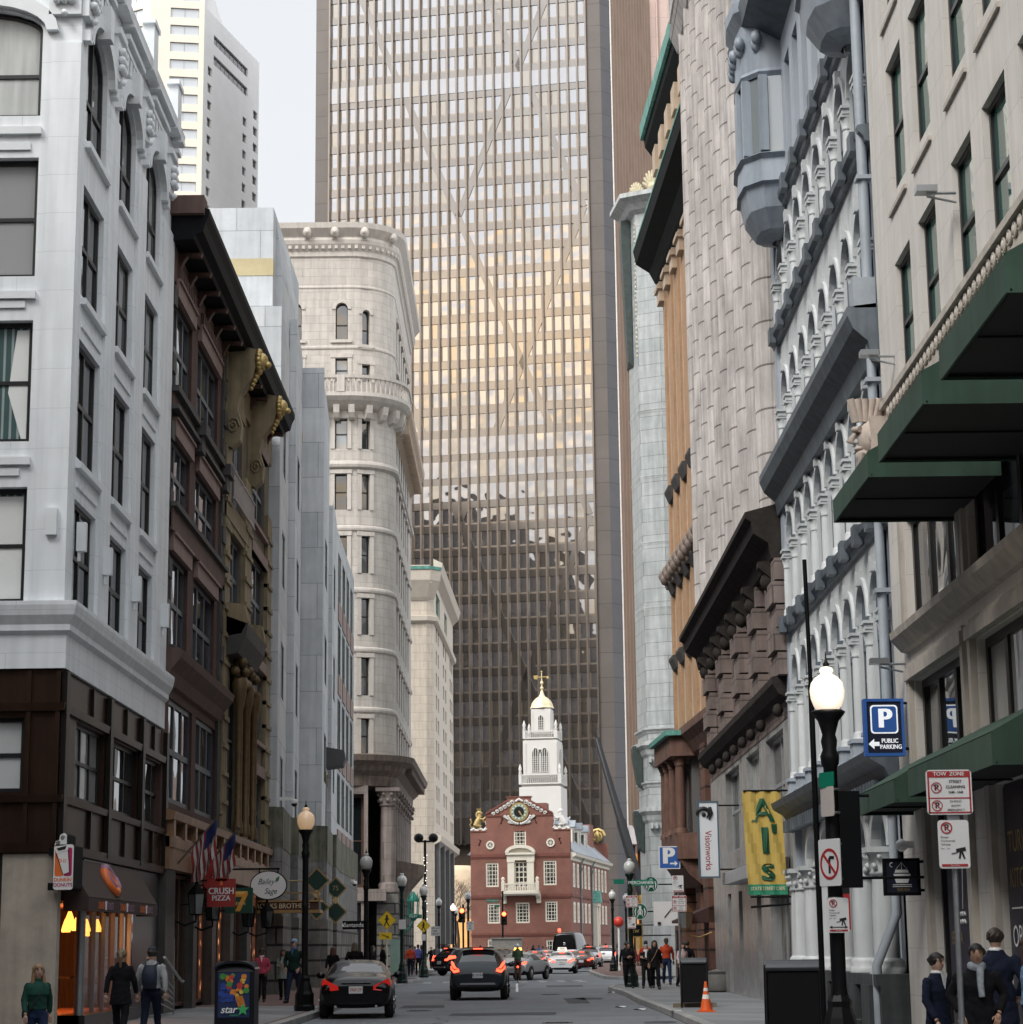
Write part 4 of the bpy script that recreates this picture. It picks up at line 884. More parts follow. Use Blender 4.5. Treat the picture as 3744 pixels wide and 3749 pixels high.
ops = [(1.66, 3.08, 8.1, 10.7), (8.0, 9.45, 8.2, 10.85), (4.86, 6.28, 8.0, 10.75), (1.8, 3.2, 4.2, 6.35), (8.15, 9.5, 4.3, 6.5), (4.92, 6.45, 4.2, 6.4), (4.78, 6.15, 12.3, 14.65), (1.8, 3.2, 1.2, 2.55), (8.2, 9.5, 1.2, 2.4)]
wall(M, fO, 0, 11, 0, 14.05, ops, .25)
gab = [(0, 14.05), (0, 14.1), (1.72, 14.1), (1.72, 16.0), (4.1, 17.35), (4.1, 17.75), (6.7, 17.75), (6.7, 17.3), (9.15, 15.95), (9.15, 14.1), (11, 14.1), (11, 14.05)]
M.prism(gab, -.55, 0, lambda u, v, w: fO(u, w, v))
M.face([fO(0, -.55, 0), fO(11, -.55, 0), fO(11, -.55, 14.05), fO(0, -.55, 14.05)])
fS = P2P(OC, OC + back * 33.5, 1); fN = P2P(OL, OL + back * 33.5, -1)
sops = []
for k in range(10):
    s = 1.6 + k * 3.05
    sops += [(s, s + 1.45, 8.0, 10.6)] + ([(s, s + 1.45, 4.2, 6.4)] if k not in (5, 6) else [])
wall(M, fS, .0, 33.5, 0, 11.5, sops, .25); wall(M, fN, .0, 33.5, 0, 11.5, [], .25)
M.face([fS(33.5, 0, 0), fS(33.5, -11, 0), fS(33.5, -11, 14), fS(33.5, 0, 14)]); M.prism([(0, 11.4), (0, 14.1), (1.7, 14.1), (2.6, 16.3), (8.4, 16.3), (9.3, 14.1), (11, 14.1), (11, 11.4)], 33.0, 33.5, lambda u, v, w: fS(w, -u, v))
M.build("wall", orb, O)
M = MB()
for z, h in ((11.3, .32), (6.95, .3), (2.95, .22)):
    for a, b in (((0, 4.0), (7.1, 11)) if z > 11 else ((0, 3.6), (7.6, 11)) if z > 6 else ((0, 11),)): M.box(a, b, 0, .12, z, z + h, fO); M.box(a, b, 0, .07, z - .14, z, fO)
    if z < 11: M.box(0, 33.5, 0, .1, z, z + h, fS)
for pts in (((1.72, 16.0), (4.1, 17.35)), ((9.15, 15.95), (6.7, 17.3))):
    (a, b), (c, d) = pts; M.prism([(a, b - .12), (c, d - .12), (c, d + .1), (a, b + .1)], 0, .16, lambda u, v, w: fO(u, w, v))
for a, b, z in ((0, 1.72, 14.1), (9.15, 11, 14.1), (4.0, 6.8, 17.75)): M.box(a, b, -.58, .08, z - .05, z + .08, fO)
M.box(1.72, 9.15, 0, .1, 15.68, 15.82, fO)
M.build("brick_belt", orbd, O)
gO = glass("old_small_panes", (.03, .032, .03), .05, .12)
def swin(f, a, b, c, d, nx, ny, n=-.08):
    w = window(O, f, a, b, c, d, n, cwhite, gO, nx, ny, .17, bar=.028, dp=.1); return w
for o in ops[:2]: swin(fO, *o, 4, 6)
swin(fO, *ops[3], 4, 6); swin(fO, *ops[4], 4, 6); swin(fO, *ops[5], 4, 6); swin(fO, *ops[6], 4, 6); swin(fO, *ops[7], 4, 2); swin(fO, *ops[8], 4, 2)
window(O, fO, 4.86, 6.28, 8.0, 10.75, -.08, cwhite, gO, 3, 5, .12, bar=.05, dp=.1)
for o in sops: M = MB(); w = window(O, fS, *o, .06, cwhite, gO, 3, 4, .3, bar=.05, dp=.25)
# balcony doorway: pilasters, curved pediment, balustrade
M = MB()
for a, b in ((4.12, 4.86), (6.28, 7.0)): M.box(a, b, 0, .3, 7.7, 10.9, fO); M.box(a - .05, b + .05, 0, .36, 10.7, 10.9, fO)
M.box(4.05, 7.08, 0, .34, 10.9, 11.5, fO); M.box(3.95, 7.15, 0, .55, 11.5, 11.72, fO)
A1, A2 = arc(3.9, 7.2, 11.72, .85, 12), arc(4.25, 6.85, 11.72, .5, 12)
for k in range(12): M.prism([A1[k], A1[k + 1], A2[k + 1], A2[k]], 0, .6, lambda u, v, w: fO(u, w, v))
M.prism(arc(4.2, 6.9, 11.7, .55, 12), 0, .15, lambda u, v, w: fO(u, w, v)); M.build("doorway_surround", cwhite, O)
M = MB(); M.box(3.6, 7.65, 0, 1.25, 7.3, 7.55, fO); M.box(3.7, 7.55, 0, 1.1, 7.15, 7.3, fO); M.box(3.9, 7.4, 1.0, 1.2, 8.28, 8.42, fO); M.box(3.9, 7.4, 1.02, 1.18, 7.55, 7.66, fO)
for s in (3.75, 7.5):
    M.box(s - .17, s + .17, .95, 1.27, 7.55, 8.5, fO); q_ = fO(s, 1.1, 0); M.lathe([(.2, 8.5), (.22, 8.58), (.1, 8.66), (.2, 8.85), (.17, 9.0), (.06, 9.1)], (q_[0], q_[1], 0), 8)
    M.prism([(0, 6.4), (.35, 6.3), (.4, 6.7), (1.0, 7.05), (1.05, 7.3), (0, 7.3)], s - .22, s + .22, lambda u, v, w: fO(w, u, v))
for k in range(13): q_ = fO(4.05 + k * .265, 1.1, 0); M.lathe([(.07, 7.6), (.1, 7.85), (.045, 8.1), (.07, 8.3)], (q_[0], q_[1], 0), 6)
M.build("balcony", cwhite, O)
# round windows, wall anchors
for s, z in ((2.2, 12.6), (8.85, 12.75)):
    M = MB(); ring = [(.46 * math.cos(t * PI / 12), .46 * math.sin(t * PI / 12)) for t in range(24)]; q_ = [(x * .66, y * .66) for x, y in ring]
    for k in range(24): M.prism([ring[k], ring[(k + 1) % 24], q_[(k + 1) % 24], q_[k]], 0, .12, lambda u, v, w: fO(s + u, w, z + v))
    for t in range(4): c, d = math.cos(t * PI / 4), math.sin(t * PI / 4); M.prism([(-.3 * c - .025 * d, -.3 * d + .025 * c), (.3 * c - .025 * d, .3 * d + .025 * c), (.3 * c + .025 * d, .3 * d - .025 * c), (-.3 * c + .025 * d, -.3 * d - .025 * c)], .03, .08, lambda u, v, w: fO(s + u, w, z + v))
    w = M.build("round_window", cwhite, O); G = MB(); G.face([fO(s + x, .02, z + y) for x, y in q_]); G.build("pane", gO, w)
M = MB()
for s, z, k in ((1.05, 12.9, 1), (3.5, 15.2, 1), (7.2, 15.2, -1), (9.85, 12.95, -1)): M.tube([fO(s - .1 * k, .05, z + .3), fO(s + .12 * k, .05, z + .22), fO(s - .02 * k, .05, z), fO(s - .08 * k, .05, z - .3), fO(s - .2 * k, .05, z - .25)], .04, seg=5)
M.build("iron_anchor", black_m, O)
# clock with white scrollwork
M = MB(); circ = lambda r, k=32: [(r * math.cos(2 * PI * t / k), r * math.sin(2 * PI * t / k)) for t in range(k)]
cs, cz = 5.45, 16.12; pc = lambda u, v, w: fO(cs + u, w, cz + v)
M.prism(circ(1.03), 0, .22, pc, 0); M.prism(circ(.88), 0, .25, pc, 1); M.prism(circ(.56), 0, .27, pc, 2)
for t in range(12): c, d = math.cos(t * PI / 6), math.sin(t * PI / 6); M.prism([(c * .64 - d * .05, d * .64 + c * .05), (c * .82 - d * .07, d * .82 + c * .07), (c * .82 + d * .07, d * .82 - c * .07), (c * .64 + d * .05, d * .64 - c * .05)], .2, .275, pc, 3)
for ang, ln in ((-128, .62), (-36, .8)): c, d = math.cos(rad(ang + 80)), math.sin(rad(ang + 80))
M.prism([(-.05, .1), (.08, .12), (.5, -.62), (.42, -.66)], .2, .3, pc, 0); M.prism([(-.07, .02), (.05, .1), (.3, -.3), (.2, -.36)], .2, .295, pc, 0)
M.build("clock", [gold, mat("clock_ring_green", (.22, .30, .24), .5), mat("clock_black", (.01, .012, .015), .3), cwhite], O)
M = MB()
def scroll(x, z, r, dr, n=16, turns=1.4): return [fO(x + dr * r * (1 - .75 * k / n) * math.cos(k * turns * 2 * PI / n), .12, z + r * (1 - .75 * k / n) * math.sin(k * turns * 2 * PI / n)) for k in range(n)]
for dr in (-1, 1):
    for k in range(6): x = cs + dr * (.75 + k * .42); z = 17.15 - k * .235; M.tube(scroll(x, z, .26 - .012 * k, dr), .055, seg=5); M.ball(fO(x + dr * .1, .1, z + .1), .1, seg=6, rings=4)
    for k in range(7): t = rad(-22 - k * 10); M.ball(fO(cs + dr * 1.3 * math.cos(t), .1, cz + 1.28 * math.sin(t)), .16, seg=6, rings=4); M.tube(scroll(cs + dr * (.6 + .16 * k), 14.95 + .09 * k * (k > 3) + .02 * k, .17, dr), .05, seg=5)
for k in range(5): M.ball(fO(cs + (k - 2) * .16, .12, 17.3 + .1 * (2 - abs(k - 2))), .15, seg=6, rings=4)
M.build("scrollwork", twhite, O)
# roof with dormers, cornice and downpipes along the right side
M = MB(); M.prism([(-.5, 11.6), (5.5, 17.2), (11.5, 11.6)], .55, 33.0, lambda u, v, w: fS(w, -u, v)); M.prism([(-.45, 11.7), (2.3, 13.15), (2.3, 12.5)], .6, 33.0, lambda u, v, w: fS(w, -u, v)); M.build("roof", slate, O)
M = MB(); M.sweep([fS(.2, 0, 0)[:2], fS(33.4, 0, 0)[:2]], [(0, 10.8), (.1, 10.85), (.15, 11.1), (.5, 11.3), (.6, 11.6), (0, 11.75)]); M.build("eaves_cornice", cwhite, O)
for k in range(4):
    s = 4.6 + k * 5.6; D = MB(); D.box(s, s + 1.7, -2.9, -1.2, 12.7, 14.9, fS); D.prism([(-.15, 14.9), (1.85, 14.9), (1.6, 15.1), (.85, 15.6), (.1, 15.1)], -3.6, -1.0, lambda u, v, w: fS(s + u, w, v)); d = D.build("dormer", cwhite, O)
    G = MB(); G.face([fS(s + .3, -1.17, 12.95), fS(s + 1.4, -1.17, 12.95), fS(s + 1.4, -1.17, 14.7), fS(s + .3, -1.17, 14.7)]); G.face([fS(s - .02, -2.7, 13.3), fS(s - .02, -1.4, 12.95), fS(s - .02, -1.4, 14.6), fS(s - .02, -2.7, 14.6)]); G.build("dormer_window", gO, d)
    G = MB(); G.prism([(-.2, 14.95), (1.9, 14.95), (.85, 15.75)], -3.8, -.9, lambda u, v, w: fS(s + u, w, v)); G.build("dormer_roof", slate, d)
M = MB()
for s in (7.2, 16.5): M.tube([fS(s, .55, 11.3), fS(s, .3, 10.9), fS(s, .14, 10.3), fS(s, .14, .4)], .1, seg=6); M.box(s - .2, s + .2, .05, .35, 9.9, 10.3, fS)
M.build("downpipe", mat("grey_green_lead", (.2, .25, .25), .6), O)
M = MB(); M.prism([(0, 6.6), (2.8, 6.6), (1.4, 8.0)], 0, .9, lambda u, v, w: fS(17 + u, w, v)); M.build("door_canopy", verdi, O)
M = MB(); M.box(17.2, 17.8, 0, .6, 1, 6.6, fS); M.box(19.1, 19.7, 0, .6, 1, 6.6, fS); M.box(17.1, 19.8, 0, .7, 6.2, 6.7, fS); M.box(17.8, 19.1, .0, .2, 1, 6.2, fS); M.build("side_door", cwhite, O)
M = MB(); M.box(28, 31, -3.5, -1.5, 12, 16.2, fS); M.box(2.2, 4.0, -4.2, -2.9, 14, 17.2, fS); M.build("chimney", orb, O)
M = MB(); M.ball(fS(32.5, -1.2, 14.9), (.3, .8, .8)); M.tube([fS(32.6, -1.2 + .9 * (1 - k / 20) * math.cos(k * .7), 15.0 + .9 * (1 - k / 20) * math.sin(k * .7)) for k in range(18)], .2, seg=6); M.build("gilded_scroll", gold, O)
# white tower
TC = OL + Vector((cth, -sth)) * 6.05 + back * 13.5
fX = Fr(TC, (cth, -sth), (-sth, -cth))
def tbox(M, w, z0, z1, w1=None): M.box(-w, w, -w, w, z0, z1, fX)
M = MB(); tbox(M, 2.42, 12, 19.6); tbox(M, 2.0, 21.0, 25.0); tbox(M, 1.14, 26, 28.7)
for w, z in ((2.42, 19.6), (2.0, 24.85), (1.14, 28.5)):
    pth = [fX(-w, -w, 0)[:2], fX(-w, w, 0)[:2], fX(w, w, 0)[:2], fX(w, -w, 0)[:2]]
    M.sweep(pth, [(0, z - .25), (.1, z - .2), (.12, z), (.35, z + .15), (.38, z + .3), (0, z + .35)], side=-1, closed=True)
for a in (-1.95, 1.65): M.box(a, a + .3, 2.0, 2.08, 21, 24.7, fX); M.box(2.0, 2.08, a, a + .3, 21, 24.7, fX)
for a in (-1.12, .92): M.box(a, a + .2, 1.14, 1.2, 26.2, 28.4, fX); M.box(1.14, 1.2, a, a + .2, 26.2, 28.4, fX)
t_ = M.build("tower", twhite, O)
for w, z, h in ((2.3, 19.95, 1.15), (1.85, 25.2, .95)):
    M = MB()
    for sx, sy in ((-1, 1), (1, 1), (1, -1), (-1, -1)):
        q_ = fX(sx * w, sy * w, 0); M.box(sx * w - .16, sx * w + .16, sy * w - .16, sy * w + .16, z, z + h, fX)
        M.lathe([(.12, z + h), (.22, z + h + .15), (.1, z + h + .3), (.2, z + h + .55), (.16, z + h + .75), (.04, z + h + 1.15)], (q_[0], q_[1], 0), 8)
    for sg, ax in ((1, 0), (1, 1), (-1, 1)):
        A_ = (lambda s, n: (s, sg * w)) if ax == 0 else (lambda s, n: (sg * w, s))
        for z_ in (z, z + h - .14):
            p, q_ = A_(-w, 0), A_(w, 0); M.box(min(p[0], q_[0]) - .06, max(p[0], q_[0]) + .06, min(p[1], q_[1]) - .06, max(p[1], q_[1]) + .06, z_, z_ + .13, fX)
        k = int(2 * w / .22)
        for i in range(1, k): p = A_(-w + 2 * w * i / k, 0); M.box(p[0] - .045, p[0] + .045, p[1] - .045, p[1] + .045, z + .1, z + h - .1, fX)
    M.build("balustrade", twhite, t_)
fXf = Fr(TC + Vector((-sth, -cth)) * 2.0, (cth, -sth), (-sth, -cth))
for a, b in ((-.98, -.06), (.06, .98)): window(O, fXf, a, b, 21.3, 23.3, .09, twhite, gO, 4, 8, .07, .85, bar=.03)
M = MB(); M.prism([(-.22, 23.9), (.22, 23.9), (0, 23.4)], 0, .06, lambda u, v, w: fXf(u, w, v)); M.build("pane", gO, t_)
fXs = Fr(TC + Vector((cth, -sth)) * 2.0, (sth, cth), (cth, -sth)); window(O, fXs, -.7, .7, 21.3, 23.3, .09, twhite, gO, 4, 8, .1, .9, bar=.03)
fXt = Fr(TC + Vector((-sth, -cth)) * 1.14, (cth, -sth), (-sth, -cth)); window(O, fXt, -.34, .34, 26.3, 27.6, .07, twhite, gO, 3, 5, .06, .4, bar=.025)
M = MB(); M.lathe([(1.42, 28.85), (1.3, 29.08), (1.2, 29.44), (1.0, 29.75), (.7, 30.06), (.38, 30.25), (.24, 30.53), (.12, 30.92), (.12, 31.07), (.22, 31.19), (.2, 31.31), (.08, 31.39), (.08, 31.62), (.2, 31.78), (.18, 31.93), (.06, 32.09), (.05, 33.10)], (TC.x, TC.y, 0), 8, sm=False); M.build("dome", mat("gilded_dome", (.75, .64, .42), .45, .35, var=.15, scale=3), t_)
M = MB(); M.tube([(TC.x - .85, TC.y, 32.5), (TC.x + .8, TC.y, 32.55)], .06); M.prism([(-.9, 32.3), (-.5, 32.25), (-.45, 32.75), (-.95, 32.7)], -.05, .05, lambda u, v, w: (TC.x + u, TC.y + w, v)); M.ball((TC.x + .7, TC.y, 32.4), .16); M.ball((TC.x, TC.y, 33.15), .12); M.build("weather_vane", gold, t_)
# lion and unicorn on the gable shoulders
def beast(s, flip, m, label):
    M = MB(); q = lambda u, v, w=0: fO(s + flip * u, -.2 + w, 14.15 + v)
    M.tube([q(-.25, .55), q(-.05, 1.0), q(.15, 1.5)], [.34, .36, .26], seg=10); M.tube([q(.15, 1.5), q(.1, 1.85)], [.26, .22], seg=8); M.ball(q(.12, 2.0), (.25, .24, .27)); M.ball(q(.33, 1.93), .14)
    M.tube([q(-.2, .6, .12), q(.25, .55, .12), q(.05, .15, .12), q(.25, .1, .12)], [.22, .18, .1, .09], seg=8); M.tube([q(-.3, .6, -.15), q(.1, .5, -.15), q(-.1, .1, -.15), q(.1, .08, -.15)], [.22, .18, .1, .09], seg=8)
    M.tube([q(.2, 1.3, .15), q(.6, 1.25, .15), q(.85, 1.5, .12)], [.14, .1, .09], seg=8); M.tube([q(.2, 1.2, -.15), q(.6, 1.0, -.15), q(.9, 1.1, -.12)], [.14, .1, .09], seg=8)
    M.tube([q(-.45, .45), q(-.8, .4), q(-.95, .7), q(-.75, .95), q(-.85, 1.2)], .06, seg=6); M.ball(q(-.85, 1.25), .1)
    if m is gold:
        for k in range(12): t = k * 2 * PI / 12; M.ball(q(.02 + .2 * math.cos(t), 1.75 + .28 * math.sin(t), .08), .13, seg=6, rings=4)
        M.lathe([(.2, 0), (.26, .25)], q(.08, 2.2), 8)
    else: M.tube([q(.3, 2.15), q(.5, 2.8)], [.06, .015], seg=6)
    t = tag(M.build("heraldic_" + ("lion" if m is gold else "unicorn"), m, None, off=q(0, 0)), label, "statue")
    M = MB(); 
    for k in range(9): M.ball(q(-.7 + k * .2, .12 + .1 * math.sin(k * 1.7), .05), (.2, .2, .17), seg=8, rings=5)
    M.tube([q(.6, .1), q(.95, .5), q(.8, .95), q(1.0, 1.25)], [.14, .1, .09, .05], seg=6); b = M.build("scroll_base", twhite, None, off=q(0, 0)); b.parent = t; b.location = (0, 0, 0)
beast(.85, 1, gold, "gilded rearing lion statue on the left shoulder of the brick gable")
beast(10.1, -1, twhite, "white rearing unicorn statue on the right shoulder of the brick gable")
# pale curved entrance wall and bare tree left of the state house
Cw = thing("kiosk_building", "pale curved low building glowing warm between the cream tower and the brick state house", "building", (-8.5, 270, 0))
M = MB(); M.lathe([(3.2, 0), (3.2, 5.5), (3.3, 6.0), (3.3, 11.2), (2.6, 11.9)], (-8.2, 276, 0), 24); M.build("wall", mat("warm_cream_render", (.72, .56, .38), .6, var=.15, scale=.4), Cw)
M = MB(); M.box(-11.5, -5, 272.6, 272.8, 1, 5.2); M.build("lit_window", mat("lit_orange_window", (.6, .3, .1), .5, var=.4, scale=.5, emit=(1, .5, .18), est=.35), Cw)
def bare_tree(x, y, h, name, label, seed=3):
    R = random.Random(seed); t = thing(name, label, "tree", (x, y, 0)); T = MB(); Cn = MB()
    T.tube([(x, y, 0), (x + .1, y, h * .25), (x - .05, y, h * .42)], [.22, .17, .13], seg=8)
    def grow(p, d, l, r, n):
        q = p + d * l; (Cn if n < 5 else T).tube([p, (p + q) / 2 + Vector((R.uniform(-.1, .1), R.uniform(-.1, .1), R.uniform(-.05, .1))) * l, q], [r, r * .8, r * .6], seg=5, cap=False)
        if n <= 0: return
        for k in range(3 if n > 2 else 2): a = Vector((R.uniform(-1, 1), R.uniform(-1, 1), R.uniform(-.25, .8))); grow(q, (d * .9 + a * .75).normalized(), l * R.uniform(.62, .82), r * .6, n - 1)
    for k in range(4): a = k * PI / 2 + .4; grow(Vector((x - .05, y, h * .42)), Vector((math.cos(a) * .7, math.sin(a) * .7, .7)).normalized(), h * .18, .09, 5)
    bk = mat("tree_bark", (.07, .05, .04), .9, var=.3, scale=6); T.build("trunk", bk, t); Cn.build("crown", bk, t)
bare_tree(-6.6, 244, 10.5, "bare_tree", "bare leafless street tree beside the left flank of the brick state house")
# ------------------------------------------------------------------ white glazed building with green copper cornice
wt = mat("white_glazed_terracotta", (.50, .53, .535), .4, var=.16, scale=1.4, streak=.22, brick=(1.15, .72, .016, (.22, .24, .24), (.43, .47, .47)))
wts = mat("white_terracotta_trim", (.52, .55, .55), .45, var=.15, scale=2, streak=.25)
J = thing("terracotta_building", "narrow pale glazed terracotta building with gold acroteria and dark bracketed cornices", "building", (7.5, 112, 0))
M = MB(); pj_ = [(9.5, 150), (6.6, 114), (6.95, 111.4), (8.1, 110.8), (8.9, 110.9), (20, 111.2)]
for a, b in zip(pj_[:-1], pj_[1:]):
    f = P2P(a, b, 1)
    L_ = math.dist(a, b); ops = []
    if a[1] > 140: ops = [(1.5 + k * 3.2, 3.1 + k * 3.2, z, z + 2.2) for k in range(11) for z in (14, 17.6, 21.2, 24.8, 28.4)]
    wall(M, f, 0, L_, 0, 41.2, ops, .3)
    for o in ops[:]:
        if a[1] > 140: window(J, f, *o, -.15, black_m, gl_dark, 1, 2, .08)
M.prism([(9.9, 149.9), (7.1, 114.2), (7.4, 112.2), (8.3, 111), (9, 111.6), (19, 112), (19, 149.9)], 0, 41.1, WORLD); M.build("wall", wt, J)
T = MB(); sidej = 1
pr = lambda z0, d, h: [(0, z0), (d * .3, z0 + h * .2), (d * .5, z0 + h * .5), (d, z0 + h * .75), (d, z0 + h), (0, z0 + h)]
for z0, d, h in ((41.0, .9, 1.0), (19.0, .03, .2), (22.5, .03, .2), (26.1, .03, .2), (29.7, .04, .25), (11.3, .35, .8), (7.9, .3, .8), (9.7, .14, .35), (12.5, .18, .3)): T.sweep(pj_[1:], pr(z0, d, h), side=1)
for k in range(10): p = 8.95 + k * .5; T.box(p, p + .3, 110.9, 111.4, 39.5, 41.0)
for z in (11.0, 7.6):
    for k in range(5): T.box(7.0 + k * .26, 7.12 + k * .26, 110.9 - k * .26 * 0 - .02 * k, 111.6, z, z + .3)
T.build("string_course", wts, J)
T = MB()
for z0, d, h in ((32.7, .5, 8.4), (9.7, .5, 2.3), (6.4, .5, 2.2)):
    T.prism([(0, z0), (d * .5, z0 + .3), (d, z0 + h * .82), (d, z0 + h), (0, z0 + h)], 112.6, 114.4, lambda u, v, w: (6.75 - u, w, v))
T.build("dark_cornice", mat("dark_green_copper", (.045, .065, .062), .6, var=.4, scale=4), J)
T = MB()
for k in range(30): z = 33 + k * .26; T.ball((6.95, 111.6, z), (.09, .1, .12), seg=6, rings=4)
for x, y, s in ((7.1, 111.6, 1.0), (7.9, 110.4, 1.3), (8.9, 111.2, .9)):
    for k in range(9): t = rad(20 + k * 17.5); T.tube([(x, y, 42.0), (x + .3 * s * math.cos(t), y, 42.1 + .8 * s * math.sin(t) * .7), (x + .45 * s * math.cos(t), y, 42.1 + .85 * s * math.sin(t))], [.09, .12, .06], seg=6)
    T.ball((x, y, 42.2), .25 * s)
for k in range(8): T.tube([(8.2 + .35 * k, 110.9, 40.3 - .1 * (k % 2)), (8.5 + .35 * k, 110.9, 40.0 + .1 * (k % 2))], .09, seg=5)
T.build("gilded_acroterion", mat("pale_gilding", (.55, .49, .34), .6, .15, var=.3, scale=8), J)
M = MB(); M.box(8.45, 9.0, 110.5, 110.9, 1.6, 3.1); M.build("dark_plaque", mat("dark_plaque", (.03, .03, .03), .4), J)
# shop windows on the street side
for k in range(6): window(J, P2P((9.5, 150), (6.6, 114), 1), 3 + k * 4, 6 + k * 4, .6, 4.6, 0, black_m, gs, 3, 1, .12, name='shop_window')

# ------------------------------------------------------------------ orange brick building
ob = mat("orange_brick", (.46, .275, .15), .8, var=.15, scale=.9, streak=.1, bump=.2, brick=(.24, .1, .01, (.38, .27, .18), (.42, .24, .125)))
obs = mat("buff_stone_strip", (.55, .43, .32), .75, var=.15, scale=2, streak=.15)
rst = mat("red_sandstone", (.16, .085, .062), .85, var=.3, scale=2, streak=.3, bump=.6, bscale=6)
rstb = mat("rusticated_red_sandstone", (.15, .075, .052), .9, var=.35, scale=1.5, bump=1., bscale=4, brick=(1.6, .75, .05, (.04, .022, .018), (.125, .062, .045)))
blackgreen = mat("black_green_cornice", (.007, .010, .009), .7, var=.3, spec=.1)
K2 = thing("orange_brick_building", "tall orange brick building with a huge black cornice and a brown sandstone base", "building", (7.2, 84, 0))
ka, kb = (7.72, 75.6), (6.93, 92.2); fK = Fr(ka, (kb[0] - ka[0], kb[1] - ka[1]), (-1, -.0475)); LK = math.dist(ka, kb)
M = MB(); M.box(0, LK, -12, -.45, 0, 40, fK); M.box(0, LK, -12.2, -.42, 9.8, 39.6, fK); M.face([fK(LK, 0, 9), fK(LK, -12, 9), fK(LK, -12, 40), fK(LK, 0, 40)])
npier = 7; pw = LK / npier
for k in range(npier + 1): s = k * pw; M.box(max(0, s - .62), min(LK, s + .62), -.45, .0, 9.8, 36.5, fK)
M.build("wall", ob, K2)
T = MB()
for k in range(npier + 1):
    s = k * pw
    for e in (-.7, .7):
        if 0 < s + e < LK: T.box(s + e - .09, s + e + .09, -.45, -.1, 10, 30.5, fK)
T.build("stone_strip", obs, K2)
M = MB(); 
for k in range(npier):
    for z in (11.0, 14.4, 18.9, 22.3, 25.7, 28.6): M.box(k * pw + .75, (k + 1) * pw - .75, -.46, -.25, z - 1.1, z - .2, fK)
M.build("spandrel", ob, K2)
for k in range(npier):
    for z in (11.0, 14.4, 18.9, 22.3, 25.7): window(K2, fK, k * pw + .8, (k + 1) * pw - .8, z, z + 2.1, -.3, black_m, gl_dark, 1, 2, .07)
M = MB()
for k in range(npier):
    for z in (16.5, 13.2, 20.6): M.prism([(0, z), (.25, z + .1), (.42, z + .5), (.42, z + .62), (0, z + .7)], k * pw + .5, (k + 1) * pw - .5, lambda u, v, w: fK(w, u - .2, v))
M.build("window_hood", darkst, K2)
M = MB(); M.prism([(0, 16.9), (.2, 16.95), (.35, 17.5), (.3, 17.9), (0, 18.1)], 2.2, LK, lambda u, v, w: fK(w, u, v))
for k in range(24): M.ball(fK(2.6 + k * .6, .3, 17.25 + .25 * (k % 2)), (.25, .3, .28), seg=6, rings=4)
M.box(-.2, 2.4, -.3, .25, 16.9, 17.9, fK); M.build("carved_band", mat("carved_stone", (.20, .155, .13), .8, var=.3, scale=4), K2)
M = MB(); M.prism([(0, 30.9), (.25, 31.2), (.5, 31.7), (1.1, 32.1), (1.2, 32.65), (0, 32.75)], -1.5, LK + .8, lambda u, v, w: fK(w, u, v)); M.prism([(0, 37.4), (.2, 37.5), (.7, 38.2), (.8, 38.9), (0, 39.2)], -1.5, LK + 2, lambda u, v, w: fK(w, u - .3, v)); M.build("cornice", blackgreen, K2)
M = MB(); M.prism([(1.0, 32.68), (1.22, 32.66), (1.22, 32.78), (0, 32.88), (0, 32.78)], -1.5, LK + .85, lambda u, v, w: fK(w, u, v)); M.prism([(.5, 38.55), (.62, 38.6), (.62, 39.3), (-.5, 39.4), (-.5, 39.25)], -1.5, LK + 2.05, lambda u, v, w: fK(w, u, v))
for k in range(9): M.prism([(0, 39.2), (.5, 39.2), (.5, 39.75), (.25, 40.0), (0, 39.75)], k * 2.2 - 1, k * 2.2 + .3, lambda u, v, w: fK(w, u, v))
M.build("copper_edge", verdi, K2)
for k in range(npier + 1): M = MB(); s = k * pw; M.box(s - .5, s + .5, -.1, .22, 30.0, 30.9, fK); M.box(s - .6, s + .6, -.1, .32, 30.55, 30.75, fK); M.box(s - .55, s + .55, -.1, .25, 36.2, 37.4, fK); M.build("pier_capital", obs, K2)
M = MB(); M.box(-.4, 2.9, -.3, .12, 10, 39, fK); M.build("plain_strip", mat("mauve_grey_render", (.27, .225, .215), .8, var=.12, scale=1, streak=.15), K2)
# sandstone base with a columned bay
M = MB(); wall(M, fK, 0, LK, 0, 9.9, [(2.4, 4.6, .6, 7.2, 1.1), (6.5, 9.5, .4, 4.0), (11, 14.5, .4, 4.0)], .7); M.box(0, LK, -12, -.9, 0, 9.8, fK); M.box(-.3, 2.2, 0, .5, 0, 9.2, fK); M.box(4.8, 6.2, 0, .35, 0, 9.4, fK)
M.box(LK - .6, LK, 0, .2, 0, 9.8, fK)
M.build("rusticated_base", rstb, K2)
M = MB(); M.prism([(0, 8.9), (.3, 9.1), (.5, 9.5), (.75, 9.8), (.75, 10.1), (0, 10.4)], -.4, 9, lambda u, v, w: fK(w, u, v)); M.prism([(0, 10.4), (.5, 10.5), (.3, 10.9), (.2, 11.4), (0, 11.5)], -.4, 3, lambda u, v, w: fK(w, u, v)); M.build("base_cornice", rst, K2)
M = MB(); M.prism([(8.4, 0), (8.8, 1.15), (14.4, 1.15), (14.8, 0)], 9.0, 9.8, lambda u, v, w: fK(u, v, w)); M.prism([(8.5, 0), (8.9, .95), (14.3, .95), (14.7, 0)], 5.0, 6.0, lambda u, v, w: fK(u, v, w)); M.prism([(0, 4.0), (.5, 4.4), (.9, 5.0), (0, 5.0)], 8.9, 14.3, lambda u, v, w: fK(w, u, v)); M.build("projecting_bay", rst, K2)
